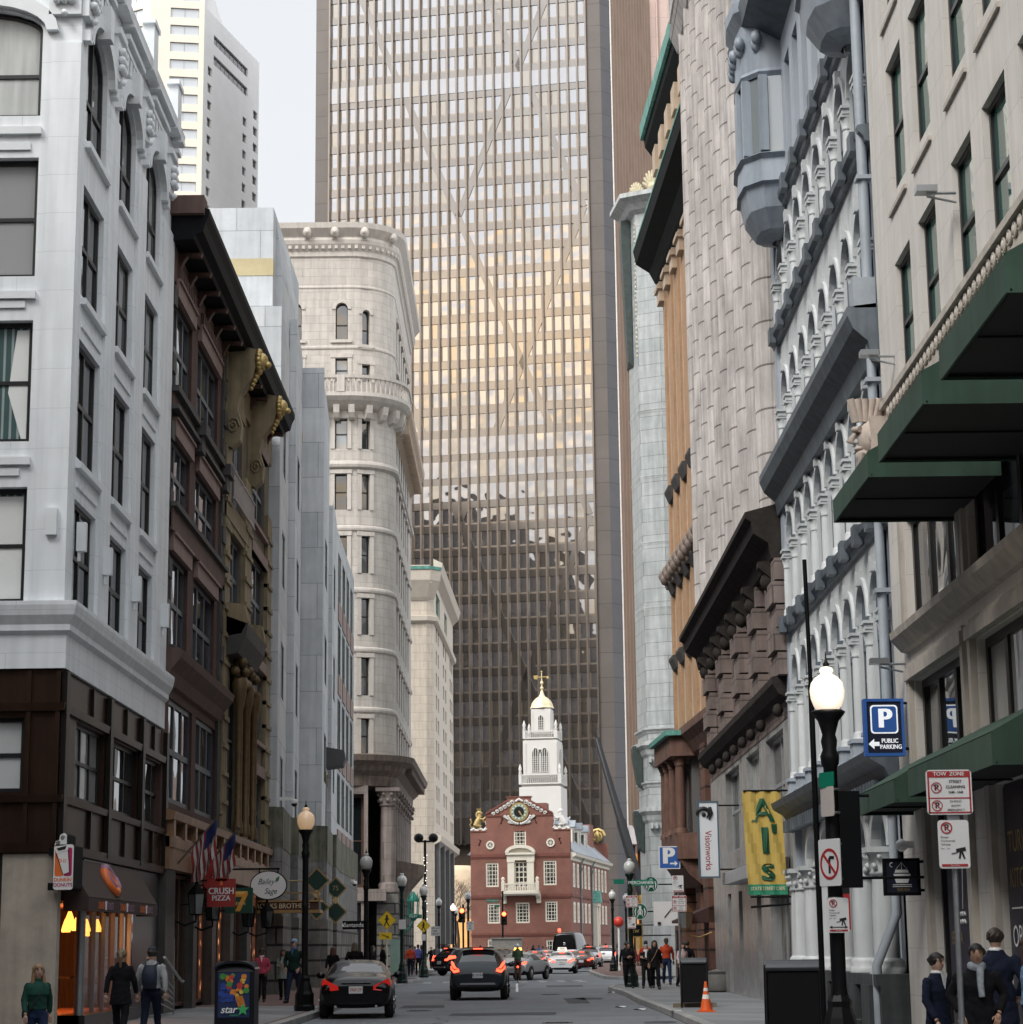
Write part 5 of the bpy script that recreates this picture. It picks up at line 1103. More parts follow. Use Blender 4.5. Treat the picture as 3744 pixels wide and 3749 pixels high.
M = MB(); M.prism([(8.2, 0), (8.6, 1.35), (14.6, 1.35), (15, 0)], 9.8, 10.0, lambda u, v, w: fK(u, v, w)); M.build("copper_roof", verdi, K2)
for s, n in ((9.1, .75), (10.9, .8), (12.6, .8), (14.1, .75)):
    q_ = fK(s, n, 0); column(K2, q_[0], q_[1], 6.0, 9.0, .2, rst, .6, 0, 12, ornate=False)
M = MB(); M.box(9, 14.2, 0, .3, 6, 9, fK); M.build("bay_window", gl_dark, K2)
window(K2, fK, 2.4, 4.6, .6, 7.2, -.5, darkst, gl_dark, 2, 3, .12, 1.1)
M = MB(); M.prism([(0, 3.2), (1.5, 2.6), (1.5, 2.5), (0, 2.5)], 4.8, 6.8, lambda u, v, w: fK(w, u, v)); M.build("shop_awning", mat("dark_red_awning", (.05, .022, .02), .8), K2)

# ------------------------------------------------------------------ fluted granite building
fg = mat("weathered_fluted_granite", (.54, .505, .485), .8, var=.28, scale=.7, streak=.3, bump=.4, bscale=20, brick=(300, 1.18, .03, (.19, .165, .155), (.50, .465, .445)))
fgb = mat("brown_grey_granite", (.235, .185, .165), .8, var=.3, scale=1.2, streak=.3, brick=(1.2, .62, .02, (.09, .07, .065), (.20, .155, .14)))
dkc = mat("soot_dark_cornice", (.035, .030, .028), .9, spec=.15, var=.4, scale=3)
marb = mat("pale_grey_marble", (.33, .335, .335), .25, var=.22, scale=2.5, streak=.2)
Lb = thing("fluted_granite_building", "soot stained granite building of giant fluted pilasters above a dark cornice and marble shop front", "building", (6.9, 64, 0))
fR = FRr(6.9); M = MB(); y0, y1 = 53.3, 75.7
# giant fluted order: rounded ribs of stacked blocks
ribs = [(54.3 + 2.24 * k, .62) for k in range(10)]
for y, r in ribs:
    pts = [(y + r * math.cos(PI * k / 28) * (1 - .03 * (k % 2)), .46 * math.sin(PI * k / 28) * (1 - .07 * (k % 2))) for k in range(29)]
    M.prism(pts, 12.2, 36.5, lambda u, v, w: fR(u, v, w))
M.box(y0, y1, -14, .02, 12, 38, fR)
M.build("fluted_pilasters", fg, Lb)
M = MB(); M.box(y0, y1, -.1, .7, 36.0, 38.2, fR); M.sweep([(6.9, y1 + .2), (6.9, y0)], [(0, 34.6), (.4, 34.9), (.7, 35.6), (.5, 36), (0, 36)], side=1); M.build("capital_band", fg, Lb)
M = MB(); ops = [(54.6, 56.9, 8.5, 11.3), (59.4, 61.8, 8.5, 11.3), (64.2, 66.6, 8.5, 11.3), (69.0, 71.4, 8.5, 11.3)]
wall(M, fR, y0, y1, 7.3, 12.2, ops, .9, back=14)
for p in (53.7, 58.1, 62.9, 67.7, 72.6):
    for k in range(5): M.box(p - .75, p + .75, 0, .28 + .1 * (k % 2), 8.3 + k * .6, 8.85 + k * .6, fR)
for a, b, c, d in ops: M.box((a + b) / 2 - .18, (a + b) / 2 + .18, -.7, -.1, c, d, fR)
M.build("wall", fgb, Lb)
for o in ops: window(Lb, fR, *o, -.7, black_m, gl_dark, 2, 2, .08)
M = MB(); M.sweep([(6.9, y1), (6.9, y0)], [(0, 11.2), (.3, 11.3), (.38, 11.7), (.75, 11.95), (.8, 12.25), (.95, 12.35), (.95, 12.5), (0, 12.75)], side=1); M.sweep([(6.9, y1), (6.9, y0)], [(0, 7.75), (.25, 7.85), (.4, 8.1), (.4, 8.28), (0, 8.35)], side=1)
M.build("cornice", dkc, Lb)
for p in (54.0, 57.9, 60.4, 62.7, 65.2, 67.5, 70, 72.4):
    M = MB(); M.prism([(0, 10.5), (.2, 10.55), (.3, 10.9), (.6, 11.15), (.6, 11.3), (0, 11.35)], p - .2, p + .2, lambda u, v, w: fR(w, u, v)); M.ball(fR(p, .35, 10.8), (.2, .2, .25), seg=6, rings=4); M.ball(fR(p, .2, 7.5), (.14, .2, .18), seg=6, rings=4); M.build("bracket", dkc, Lb)
M = MB(); ops = [(54.9, 58.8, 4.6, 7.15), (60.4, 63.9, 4.6, 7.15), (66.0, 70.3, 4.6, 7.15)]; ops2 = [(54.8, 59, .2, 3.4), (61.2, 62.3, .2, 3.3), (66.2, 67.3, .2, 3.3), (69.6, 70.8, .2, 3.3)]
wall(M, fR, y0, y1, .1, 7.32, ops + ops2, .35, back=14, n=-.02); M.build("marble_front", marb, Lb)
for o in ops: window(Lb, fR, *o, -.2, mat("aluminium_frame", (.5, .52, .52), .4, .6), gl_blind, 2, 2, .09, bar=.05)
for o in ops2: window(Lb, fR, *o, -.25, mat("aluminium_frame", (.5, .52, .52)), gs, 1 if o[1] - o[0] < 2 else 3, 1, .1, name='shop_door')
M = MB(); M.box(60.0, 67, 0, .5, 3.5, 3.85, fR); M.box(54.5, 59.2, 0, .35, 3.5, 3.85, fR); M.build("canopy", mat("pale_canopy", (.48, .48, .5), .4, .2), Lb)
M = MB(); M.text("EASE", lambda x, y, d: fR(69.5 - x, .4 + d, 4.35 + y), .55, ext=.08, bold=.03); M.build("raised_lettering", mat("cream_letters", (.7, .62, .42), .5), Lb)
M = MB(); M.text("AVAILABLE", lambda x, y, d: fR(60.2 + .02 * d + y * .9, .06 + d, 5.2 - x), .32, ext=.01, bold=.01); M.build("window_lettering", mat("faded_red", (.42, .28, .28), .6), Lb)

# ------------------------------------------------------------------ blue grey cast iron arcade building
bl = mat("pale_blue_grey_iron", (.42, .47, .53), .5, var=.07, scale=1.2, streak=.14, bump=.05, bscale=10)
blw = mat("pale_grey_white_iron", (.60, .63, .635), .5, var=.07, scale=1.2, streak=.12)
bld = mat("dark_blue_grey_iron", (.12, .145, .17), .5, var=.25, scale=2, streak=.3)
Mb = thing("cast_iron_building", "blue grey cast iron building with tiers of columned round arches and a projecting oriel", "building", (6.9, 46, 0))
caps = [7.62, 11.2, 14.8, 18.15]; bases = [5.65, 9.7, 13.45, 17.0]; NBM = 8; ya, yb = 39.15, 52.7; bwm = (yb - ya) / NBM
M = MB(); Wt = MB()
tops_ = [9.3, 12.55, 16.75, 19.75]
for r in range(4):
    ops = [(ya + k * bwm + .25, ya + (k + 1) * bwm - .25, bases[r] + .02, caps[r] + .3, .74) for k in range(NBM)]
    wall(Wt, fR, ya, yb, bases[r], tops_[r], ops, .13, back=0, n=-.03)
    for k in range(NBM):
        o = ops[k]; window(Mb, fR, o[0], o[1], o[2], o[3], -.1, bld, gl_dark, 1, 2, .06, .74, dp=.03); Ty = MB(); Ty.face([fR(x, -.095, z) for x, z in [(o[0], caps[r] - .25), (o[1], caps[r] - .25)] + arc(o[0], o[1], o[3], .74)[::-1]]); Ty.build('tympanum', mat('dark_blue_panel', (.10, .13, .165), .5, var=.15), Mb)  # dark blue panel fills each arch head
    for k in range(NBM):     # moulded archivolts with keystones
        c0, c1 = ya + k * bwm + .12, ya + (k + 1) * bwm - .12
        A1, A2 = arc(c0 + .0, c1 - .0, caps[r] + .3, .87, 14), arc(c0 + .13, c1 - .13, caps[r] + .3, .74, 14)
        for i in range(14): Wt.prism([A1[i], A1[i + 1], A2[i + 1], A2[i]], -.04, .03, lambda u, v, w: fR(u, w, v))
        A1 = arc(c0 + .06, c1 - .06, caps[r] + .05, .74, 20)
        c = (c0 + c1) / 2; Wt.prism([(c - .09, caps[r] + 1.0), (c + .09, caps[r] + 1.0), (c + .13, caps[r] + 1.3), (c - .13, caps[r] + 1.3)], -.05, .09, lambda u, v, w: fR(u, w, v))
    for k in range(NBM + 1):
        y = ya + k * bwm; y = min(max(y, ya + .1), yb - .12)
        column(Mb, 6.9 - .0, y, bases[r], caps[r], .105, blw, .5, .07, 20, ornate=False)
        W2 = MB(); W2.box(y - .17, y + .17, -.15, .12, caps[r], caps[r] + .11, fR); W2.box(y - .21, y + .21, -.15, .15, caps[r] + .11, caps[r] + .17, fR); W2.build("impost_block", blw, Mb)
Wt.build("arcade_wall", blw, Mb)
M.box(ya - .3, yb + .3, -14, -.6, 0, 31, fR); M.box(yb, yb + .55, -.62, .05, 0, 31, fR); M.box(38.4, ya, -.62, -.1, 0, 31, fR)
M.face([fR(yb + .55, 0, 0), fR(yb + .55, -14, 0), fR(yb + .55, -14, 31), fR(yb + .55, 0, 31)])
M.box(ya, yb, -.6, -.08, 12.55, 13.45, fR)
M.build("wall", bl, Mb)
D = MB(); pth = [(6.9, yb + .6), (6.9, 38.5)]
D.sweep(pth, [(-.1, 12.35), (.12, 12.4), (.18, 12.75), (.45, 13.0), (.55, 13.25), (.55, 13.42), (-.1, 13.5)], side=1)
for z in (9.25, 16.7, 19.65): D.sweep(pth, [(-.1, z), (.06, z + .03), (.09, z + .12), (.18, z + .22), (.2, z + .34), (-.1, z + .4)], side=1)
D.sweep(pth, [(-.1, 4.55), (.15, 4.6), (.25, 4.8), (.5, 4.95), (.55, 5.1), (-.1, 5.3)], side=1)
for k in range(NBM + 1):
    y = min(max(ya + k * bwm, ya + .1), yb - .1)
    for z in (9.25, 16.7, 19.65): D.box(y - .2, y + .2, .1, .26, z + .03, z + .42, fR)
for k in range(40): D.box(ya + k * .34, ya + k * .34 + .16, .1, .36, 4.35, 4.62, fR)
D.build("cornice_band", bld, Mb)
for k in range(NBM + 1):
    y = min(max(ya + k * bwm, ya + .1), yb - .12); W2 = MB(); W2.box(y - .28, y + .28, -.2, .24, 5.2, 5.3, fR); W2.box(y - .22, y + .22, -.2, .18, 5.3, 5.58, fR); W2.box(y - .27, y + .27, -.2, .22, 5.58, 5.66, fR); W2.build("pedestal", bl, Mb)
# ground floor arcade on a dark stone plinth
ops = [(ya + .4 + k * 2.32, ya + 2.1 + k * 2.32, 1.25, 3.45, .72) for k in range(6)]
G_ = MB(); wall(G_, fR, 38.4, yb + .55, 1.15, 4.6, [o for o in ops if o[1] < yb], .5, n=-.1); G_.build("ground_floor_wall", bl, Mb)
for o in ops[:6]:
    if o[1] < yb:
        window(Mb, fR, o[0], o[1], o[2], o[3], -.5, bl, gs, 1, 2, .08, .7)
        T = MB(); A1, A2 = arc(o[0] - .2, o[1] + .2, 3.45, .95, 12), arc(o[0], o[1], 3.45, .72, 12)
        for i in range(12): T.prism([A1[i], A1[i + 1], A2[i + 1], A2[i]], -.1, .1, lambda u, v, w: fR(u, w, v))
        T.build("archivolt", blw, Mb)
for y in [ya + .1 + k * 2.32 for k in range(6)] + [ya + 2.35, 41.9 + 2.3, 50.4]: column(Mb, 6.9 - .22, y, 1.15, 3.4, .24, blw, .8, .08, 24)
M = MB(); M.box(38.4, yb + .5, -.4, .5, 0, .95, fR); M.box(38.4, yb + .55, -.4, .58, .95, 1.15, fR)
for k in range(8): M.box(39 + k * 1.75, 39.9 + k * 1.75, .5, .62, .1, .95, fR)
M.box(40, 52, .4, .9, .1, .32, fR); M.build("stone_plinth", mat("dark_blue_grey_stone", (.06, .068, .072), .7, var=.35, scale=2, streak=.4), Mb)
# oriel windows
def oriel(yc, hw, z0, z1, nd=1.15):
    M = MB(); Gm = MB(); prof = lambda sc: [(yc - hw * sc, 0), (yc - hw * .92 * sc, nd * .55 * sc), (yc - hw * .6 * sc, nd * .93 * sc), (yc, nd * sc), (yc + hw * .6 * sc, nd * .93 * sc), (yc + hw * .92 * sc, nd * .55 * sc), (yc + hw * sc, 0)]
    def ring(sc0, za, sc1, zb, mb):
        a, b = prof(sc0), prof(sc1)
        for i in range(6): mb.face([fR(*a[i], za), fR(*a[i + 1], za), fR(*b[i + 1], zb), fR(*b[i], zb)], 0, True)
    for s0, za, s1, zb in ((.2, z0 - 1.9, .6, z0 - 1.75), (.6, z0 - 1.75, .86, z0 - 1.3), (.86, z0 - 1.3, .97, z0 - .75), (.97, z0 - .75, 1.06, z0 - .7), (1.06, z0 - .7, 1.02, z0 - .1), (1.02, z0 - .1, 1.12, z0), (1.12, z0, .98, z0 + .1), (.98, z1, 1.04, z1 + .1), (1.04, z1 + .1, 1.0, z1 + .2), (1.0, z1 + .2, 1.0, z1 + 1.5), (1.0, z1 + 1.5, 1.2, z1 + 1.8), (1.2, z1 + 1.8, 1.22, z1 + 2.05), (1.22, z1 + 2.05, 1.0, z1 + 2.2), (1.0, z1 + 2.2, 1.0, z1 + 3.2), (1.0, z1 + 3.2, 1.1, z1 + 3.3), (1.1, z1 + 3.3, .98, z1 + 3.4), (.98, z1 + 5.2, 1.0, z1 + 6.5)): ring(s0, za, s1, zb, M)
    p = prof(.98)
    for z, zz in ((z0 + .1, z1), (z1 + 3.4, z1 + 5.2)):
        for q_ in p[1:-1]: M.box(q_[0] - .13, q_[0] + .13, q_[1] - .18, q_[1] + .04, z, zz, fR)
        for i in range(6): Gm.face([fR(p[i][0], p[i][1] - .06, z), fR(p[i + 1][0], p[i + 1][1] - .06, z), fR(p[i + 1][0], p[i + 1][1] - .06, zz), fR(p[i][0], p[i][1] - .06, zz)])
    for i in range(5):
        for dx in (-.25, 0, .25): M.ball(fR(p[1 + i][0] + dx * .5, p[1 + i][1] + .06, z1 + .85 + abs(dx) * .6), (.14, .14, .2), seg=6, rings=4)
    o = M.build("oriel", mat("blue_grey_oriel_iron", (.30, .345, .40), .45, var=.1, scale=1.5, streak=.2), Mb); Gm.build("oriel_glass", glass("oriel_glass_pale", (.2, .23, .24), .03, .03), o)
oriel(51.6, 1.35, 21.0, 23.1, 1.0); oriel(39.9, 1.3, 21.1, 23.1, 1.0)
M = MB(); ops = [(44.3 + k * 1.5, 45.2 + k * 1.5, 20.6, 23.2) for k in range(4)]
wall(M, fR, ya, yb, 20.05, 25.0, ops, .3); M.build("upper_wall", bl, Mb)
for o in ops: window(Mb, fR, *o, -.2, bld, gl_dark, 1, 2, .07)
D = MB(); D.sweep(pth, [(0, 24.0), (.3, 24.2), (.9, 24.6), (1.0, 25.0), (0, 25.2)], side=1); D.sweep(pth, [(0, 28.0), (.4, 28.2), (.5, 28.6), (0, 28.7)], side=1); D.build("cornice_band", bld, Mb)
M = MB(); M.tube([fR(38.75, .1, 30), fR(38.75, .1, 13.9)], .1, seg=8); M.tube([fR(38.75, .1, 12.2), fR(38.75, .1, 2.2), fR(38.75, .5, 1.3), fR(38.7, .5, .2)], .09, seg=8); M.box(38.5, 39.0, 0, .42, 13.4, 14.0, fR)
M.tube([fR(38.75, .1, 13.5), fR(38.75, .1, 12.2)], .09)
for z in (4, 8, 12, 16, 20): M.box(38.6, 38.9, -.05, .24, z, z + .08, fR)
M.build("downpipe", mat("grey_blue_pipe", (.34, .38, .42), .5, var=.15), Mb)

# ------------------------------------------------------------------ cream limestone building on the right
ls = mat("cream_limestone", (.66, .625, .58), .7, var=.08, scale=.9, streak=.1, bump=.15, bscale=25, brick=(1.6, .8, .006, (.48, .45, .42), (.63, .6, .56)))
lss = mat("limestone_trim", (.50, .455, .40), .7, var=.12, scale=3, streak=.2)
N = thing("limestone_building", "cream limestone corner building with deep dark windows above green shop awnings", "building", (6.9, 30, 0))
M = MB(); yN0, yN1 = 14.0, 38.35
colsN = [(y, y + 1.45) for y in (35.0, 32.75, 30.0, 27.75, 25.5, 23.2, 21)]
rowsN = [(14.8, 17.25), (11.3, 13.56)]
big = [(32.3, 36.75, 7.0, 9.0), (27.4, 31.65, 7.0, 9.0), (22, 26, 7.0, 9.0)]; mid = [(32.35, 36.5, 4.6, 6.1), (27.5, 31.45, 4.6, 6.1), (22.5, 26.5, 4.6, 6.1)]
gnd = [(32.6, 35.7, .3, 3.9), (26.6, 30.8, .3, 3.9), (21, 25, .3, 3.9)]
wall(M, fR, yN0, yN1, .1, 21.5, rects(colsN, rowsN + [(18.3, 20.7)]) + big + mid + gnd, .2, back=12)
M.build("wall", ls, N)
for a, b in colsN:
    for c, d in rowsN + [(18.3, 20.7)]: window(N, fR, a, b, c, d, -.1, black_f, glass("green_reflecting_glass", (.02, .09, .075), .04, .05), 1, 2, .09)
for o in big + mid: window(N, fR, *o, -.12, mat("bronze_black_frame", (.02, .018, .016), .4, .3), gl_refl, 3, 1, .14, bar=.09)
T = MB()
for a, b in colsN:
    for z in (14.78, 11.28, 18.28): T.box(a + .0, b + .12, 0, .05, z - .3, z - .22, fR)
for a, b, c, d in big:
    T.prism([(0, c - .35), (.1, c - .33), (.28, c - .12), (.3, c), (0, c + .02)], a - .3, b + .35, lambda u, v, w: fR(w, u, v))
    for s in (a - .28, b + .1): T.box(s, s + .2, 0, .08, c, d + .3, fR)
for a, b, c, d in mid:
    for s in (a - .28, b + .08): T.box(s, s + .2, 0, .1, c, d + .02, fR)
    T.box(a - .3, b + .3, 0, .14, d + .02, d + .22, fR); T.box(a - .2, b + .2, 0, .08, d + .22, d + .32, fR)
for a, b, c, d in gnd: T.box(a - .3, a, 0, .1, .3, d, fR); T.box(b, b + .3, 0, .1, .3, d, fR)
T.build("window_surround", lss, N)
for o in gnd: window(N, fR, *o, -.12, black_f, gs, 2, 1, .1, name='shop_window')
T = MB(); T.box(yN0, 37.8, 0, .1, 10.75, 10.9, fR); T.box(yN0, 37.8, .0, .16, 11.22, 11.34, fR); T.box(yN0, 37.8, 0, .07, 10.9, 11.22, fR)
for k in range(int((37.6 - yN0) / .32)):
    y = yN0 + .1 + k * .32; T.ball(fR(y + .1, .09, 11.06), (.05, .1, .1), seg=6, rings=4); T.tube([fR(y + .1 + .1 * math.cos(t * .7), .1, 11.06 + .1 * math.sin(t * .7)) for t in range(9)], .022, seg=4, cap=False); T.box(y, y + .14, .0, .13, 10.68, 10.76, fR)
T.build("carved_frieze", lss, N)
hd = MB(); c = fR(38.0, .4, 10.75); x, y, z = c
hd.ball((x + .12, y, z), (.27, .27, .36), seg=14, rings=10); hd.tube([(x - .12, y - .16, z + .14), (x - .2, y, z + .17), (x - .12, y + .16, z + .14)], .06, seg=6); hd.tube([(x - .16, y, z + .12), (x - .29, y, z - .06), (x - .17, y, z - .1)], [.04, .075, .04], seg=6); hd.ball((x - .12, y, z - .2), (.1, .12, .05)); hd.ball((x - .04, y, z - .34), (.16, .16, .15)); hd.ball((x + .1, y - .25, z - .02), (.09, .05, .12))
for k in range(9): t = rad(-40 + k * 20); hd.tube([(x + .25 * math.sin(t), y - .05, z + .3), (x + .42 * math.sin(t), y - .12, z + .72)], [.1, .07], seg=5)
for k in range(6): hd.tube([(x - .1, y - .15 + k * .06, z - .3), (x - .14 + .05 * (k % 3), y - .12 + k * .05, z - .52), (x - .06, y - .06 + k * .025, z - .72)], [.06, .06, .015], seg=5)
hd.box(x + .05, 6.95, y - .3, y + .15, z - .4, z + .35); hd.build("carved_head", mat("carved_pinkish_stone", (.46, .39, .34), .8, var=.2, scale=5), N)
T = MB(); T.box(yN0, yN1, 0, .03, 4.1, 4.5, fR); T.build("shop_fascia", black_m, N)
for s, z in ((36.9, 12.0), (31.2, 13.0), (37.3, 6.5)): M = MB(); M.tube([fR(s, 0, z), fR(s, .45, z)], .025, seg=5); M.tube([fR(s, 0, z - .15), fR(s, .45, z - .05)], .02, seg=5); M.box(s - .12, s + .12, .3, .62, z, z + .1, fR); M.build("flood_light", steel, N)
# ------------------------------------------------------------------ green awnings on the limestone building
grn = mat("green_canvas", (.038, .08, .056), .9, var=.2, scale=1.5, streak=.2)
def awning(yn, yf, xo, zb, zv, zt, label, m=grn, xw=6.88, group=None, sgn=1):
    t = thing("awning", label, "awning", (xw, (yn + yf) / 2, zb), group); M = MB()
    a, b, c, d = (xo, zb), (xo, zv), (xw, zt), (xw, zb)
    def slab(p, q, th=.025):
        dx, dz = q[0] - p[0], q[1] - p[1]; l = math.hypot(dx, dz); ox, oz = -dz / l * th, dx / l * th
        M.prism([p, q, (q[0] + ox * sgn, q[1] + oz * sgn), (p[0] + ox * sgn, p[1] + oz * sgn)], yn, yf, lambda u, v, w: (u, w, v))
    slab(b, c); slab(a, b)
    for y in (yn, yf - .02): M.prism([a, b, c, d], y, y + .02, lambda u, v, w: (u, w, v))
    M.build("canvas", m, t); F = MB()
    for y in (yn + .05, (yn + yf) / 2, yf - .07): F.tube([(xo + .03 * sgn, y, zb + .03), (xw - .02 * sgn, y, zb + .03)], .015, seg=5); F.tube([(xo + .03 * sgn, y, zv - .04), (xw - .02 * sgn, y, zt - .06)], .015, seg=5)
    F.tube([(xo + .03 * sgn, yn, zb + .03), (xo + .03 * sgn, yf, zb + .03)], .015, seg=5); F.build("awning_frame", black_m, t)
    U = MB(); U.box(xo + .03 if sgn > 0 else xw, xw if sgn > 0 else xo - .03, yn + .03, yf - .03, zb + .06, zb + .075); U.build("underside_shade", mat("shade_black", (.008, .012, .01), .9), t)  # black sheet stands in for the shade under the canvas
    return t
gaw = "green canvas awnings on the limestone building"
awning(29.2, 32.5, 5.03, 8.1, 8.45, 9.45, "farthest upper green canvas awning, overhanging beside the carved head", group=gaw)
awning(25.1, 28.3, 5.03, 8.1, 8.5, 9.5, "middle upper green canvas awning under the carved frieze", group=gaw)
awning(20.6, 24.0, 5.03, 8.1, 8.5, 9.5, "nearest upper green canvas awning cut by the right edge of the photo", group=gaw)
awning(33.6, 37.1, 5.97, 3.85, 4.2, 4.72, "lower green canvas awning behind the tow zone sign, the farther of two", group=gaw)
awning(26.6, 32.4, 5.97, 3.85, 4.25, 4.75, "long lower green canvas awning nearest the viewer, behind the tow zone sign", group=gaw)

# ------------------------------------------------------------------ lamps
lblk = mat("lamp_post_black", (.006, .007, .008), .4, .0, var=.1, spec=.22)
lgrn = mat("lamp_post_dark_green", (.008, .028, .022), .35, .3, var=.1)
globe_m = mat("frosted_lamp_globe", (.60, .61, .60), .12, 0, var=.08, scale=4, spec=.8)
globe_w = mat("glow_tinted_globe", (.62, .52, .42), .12, 0, var=.1, scale=4, spec=.8, emit=(1, .62, .3), est=.16)  # unlit amber globe with a slight glow put into its colour
globe_l = mat("lit_lamp_globe", (.9, .85, .75), .3, 0, var=0, emit=(1, .84, .66), est=.5)
def lamp(x, y, label, h=4.75, gm=globe_m, pm=lblk, bold=1., name="street_lamp", g0=.15):
    t = thing(name, label, "street lamp", (x, y, g0), "acorn street lamps along both kerbs"); b = bold
    P = lambda pr: [(r * b, z) for r, z in pr]
    M = MB(); M.lathe(P([(.26, 0), (.27, .12), (.24, .16), (.24, .42), (.2, .5), (.17, .62), (.13, .75), (.14, .82), (.1, .9)]), (x, y, g0), 8, sm=False); M.build("base", pm, t)
    M = MB(); M.lathe(P([(.1, .88), (.085, 1.0), (.085, h * .5), (.1, h * .5 + .03), (.085, h * .5 + .08), (.078, h - 1.35), (.1, h - 1.3), (.11, h - 1.2), (.08, h - 1.12), (.095, h - 1.0), (.075, h - .92), (.1, h - .82), (.12, h - .74), (.18, h - .66), (.2, h - .62), (.17, h - .6)]), (x, y, g0), 12); M.build("pole", pm, t)
    G = MB(); G.lathe([(.13, h - .6), (.185, h - .54), (.22, h - .44), (.23, h - .34), (.21, h - .24), (.15, h - .165), (.09, h - .13), (.075, h - .11), (.095, h - .075), (.08, h - .04), (.03, h - .02)], (x, y, g0), 18); g = G.build("globe", gm, t)
    F = MB(); F.lathe([(.035, h - .025), (.045, h + .01), (.015, h + .06), (.004, h + .18)], (x, y, g0), 8); F.build("finial", pm, t)
    return t
lampN = lamp(4.13, 28, "tall black street lamp with a brightly lit globe on the right kerb", 5.15, globe_l, lblk, 1.15)
pl_ = bpy.data.lights.new("lamp_glow", 'POINT'); pl_.energy = 14; pl_.color = (1, .8, .6); pl_.shadow_soft_size = .2
plo = bpy.data.objects.new("lamp_glow", pl_); COL.objects.link(plo); plo.location = (4.13, 27.65, 5.0)
lampL1 = lamp(-5.45, 56.0, "black street lamp with an amber tinted globe between the two men's pavement and the parked black sedan", 5.2, globe_w)
lampL1['label'] = "black street lamp with an amber tinted globe beside the parked black sedan"
lamp(-5.4, 78, "black street lamp standing just beyond the parked black sedan, by the bank sign", 4.95)
lampL2 = lamp(-5.15, 97.8, "dark green street lamp beside the larger yellow crossing sign", 4.9, globe_m, lgrn)
lampL3 = lamp(-4.95, 116.1, "dark street lamp carrying the smaller yellow crossing sign and a green street sign", 4.9, globe_m, lgrn)
lampR2 = lamp(4.37, 82.9, "dark green street lamp on the right carrying the merchants row street sign", 4.85, globe_m, lgrn)
lamp(-5.7, 160, "left hand lamp in front of the cream building's shop base", 5.2)
lamp(-5.0, 172, "small lamp with a lit white globe in front of the cream building", 5.0, globe_l)
lamp(-5.2, 186, "lamp between the cream building and the brick state house", 5.0)
lamp(-3.5, 158, "lamp with a white traffic notice close to the brick state house's left corner", 5.6)
lamp(6.0, 135, "lamp on the right kerb in front of the state house's far flank", 5.0)
lamp(8.2, 162, "smaller lamp behind the right kerb group, left of the merchants row lamp", 5.4)
# signs bolted to the lamps
wht = mat("sign_white", (.78, .79, .79), .45, var=.05); redp = mat("sign_red", (.42, .03, .035), .45, var=.05); blk = mat("sign_black", (.012, .012, .014), .5, var=0)
grnp = mat("street_sign_green", (.0, .19, .115), .45, var=.05); yel = mat("sign_yellow", (.80, .56, .02), .45, var=.05); blue = mat("sign_blue", (.03, .12, .42), .45, var=.03); galv = mat("galvanised_steel", (.33, .35, .37), .45, .6, var=.25, scale=5)
def rrect(w, h, r=.03, k=4):
    out = []
    for cx_, cz_, a0 in ((w / 2 - r, h / 2 - r, 0), (-w / 2 + r, h / 2 - r, 90), (-w / 2 + r, -h / 2 + r, 180), (w / 2 - r, -h / 2 + r, 270)):
        out += [(cx_ + r * math.cos(rad(a0 + 90 * i / k)), cz_ + r * math.sin(rad(a0 + 90 * i / k))) for i in range(k + 1)]
    return out
def plane(cx, cy, cz, yaw=0.):
    """sign plane facing the viewer, turned by yaw degrees; (u right, v up, w out of the face)"""
    c, s = math.cos(rad(yaw)), math.sin(rad(yaw))
    return lambda u, v, w: (cx + u * c + w * s, cy + u * s - w * c, cz + v)
def panel(parent, fn, w, h, m, r=.03, th=.012, name="sign_panel"):
    M = MB(); M.prism(rrect(w, h, r), -th, 0, fn); return M.build(name, m, parent)
def ring(M, fn, cx, cz, ro, ri, d0, d1, mi=0, k=24):
    for i in range(k):
        a, b = 2 * PI * i / k, 2 * PI * (i + 1) / k
        M.prism([(cx + ro * math.cos(a), cz + ro * math.sin(a)), (cx + ro * math.cos(b), cz + ro * math.sin(b)), (cx + ri * math.cos(b), cz + ri * math.sin(b)), (cx + ri * math.cos(a), cz + ri * math.sin(a))], d0, d1, fn, mi)
def bar(M, fn, x0, z0, x1, z1, wd, d0, d1, mi=0):
    d = Vector((x1 - x0, z1 - z0)); n = Vector((-d.y, d.x)).normalized() * wd / 2
    M.prism([(x0 + n.x, z0 + n.y), (x1 + n.x, z1 + n.y), (x1 - n.x, z1 - n.y), (x0 - n.x, z0 - n.y)], d0, d1, fn, mi)
T3 = lambda fn, x0, z0: (lambda x, y, d: fn(x0 + x, z0 + y, d))
def nopark(M, fn, x, z, r):
    ring(M, fn, x, z, r, r * .78, .001, .006, 0); M.text("P", T3(fn, x, z), r * 1.05, 1, ext=.004, bold=.035); bar(M, fn, x - r * .6, z + r * .6, x + r * .6, z - r * .6, r * .2, .001, .007, 0)
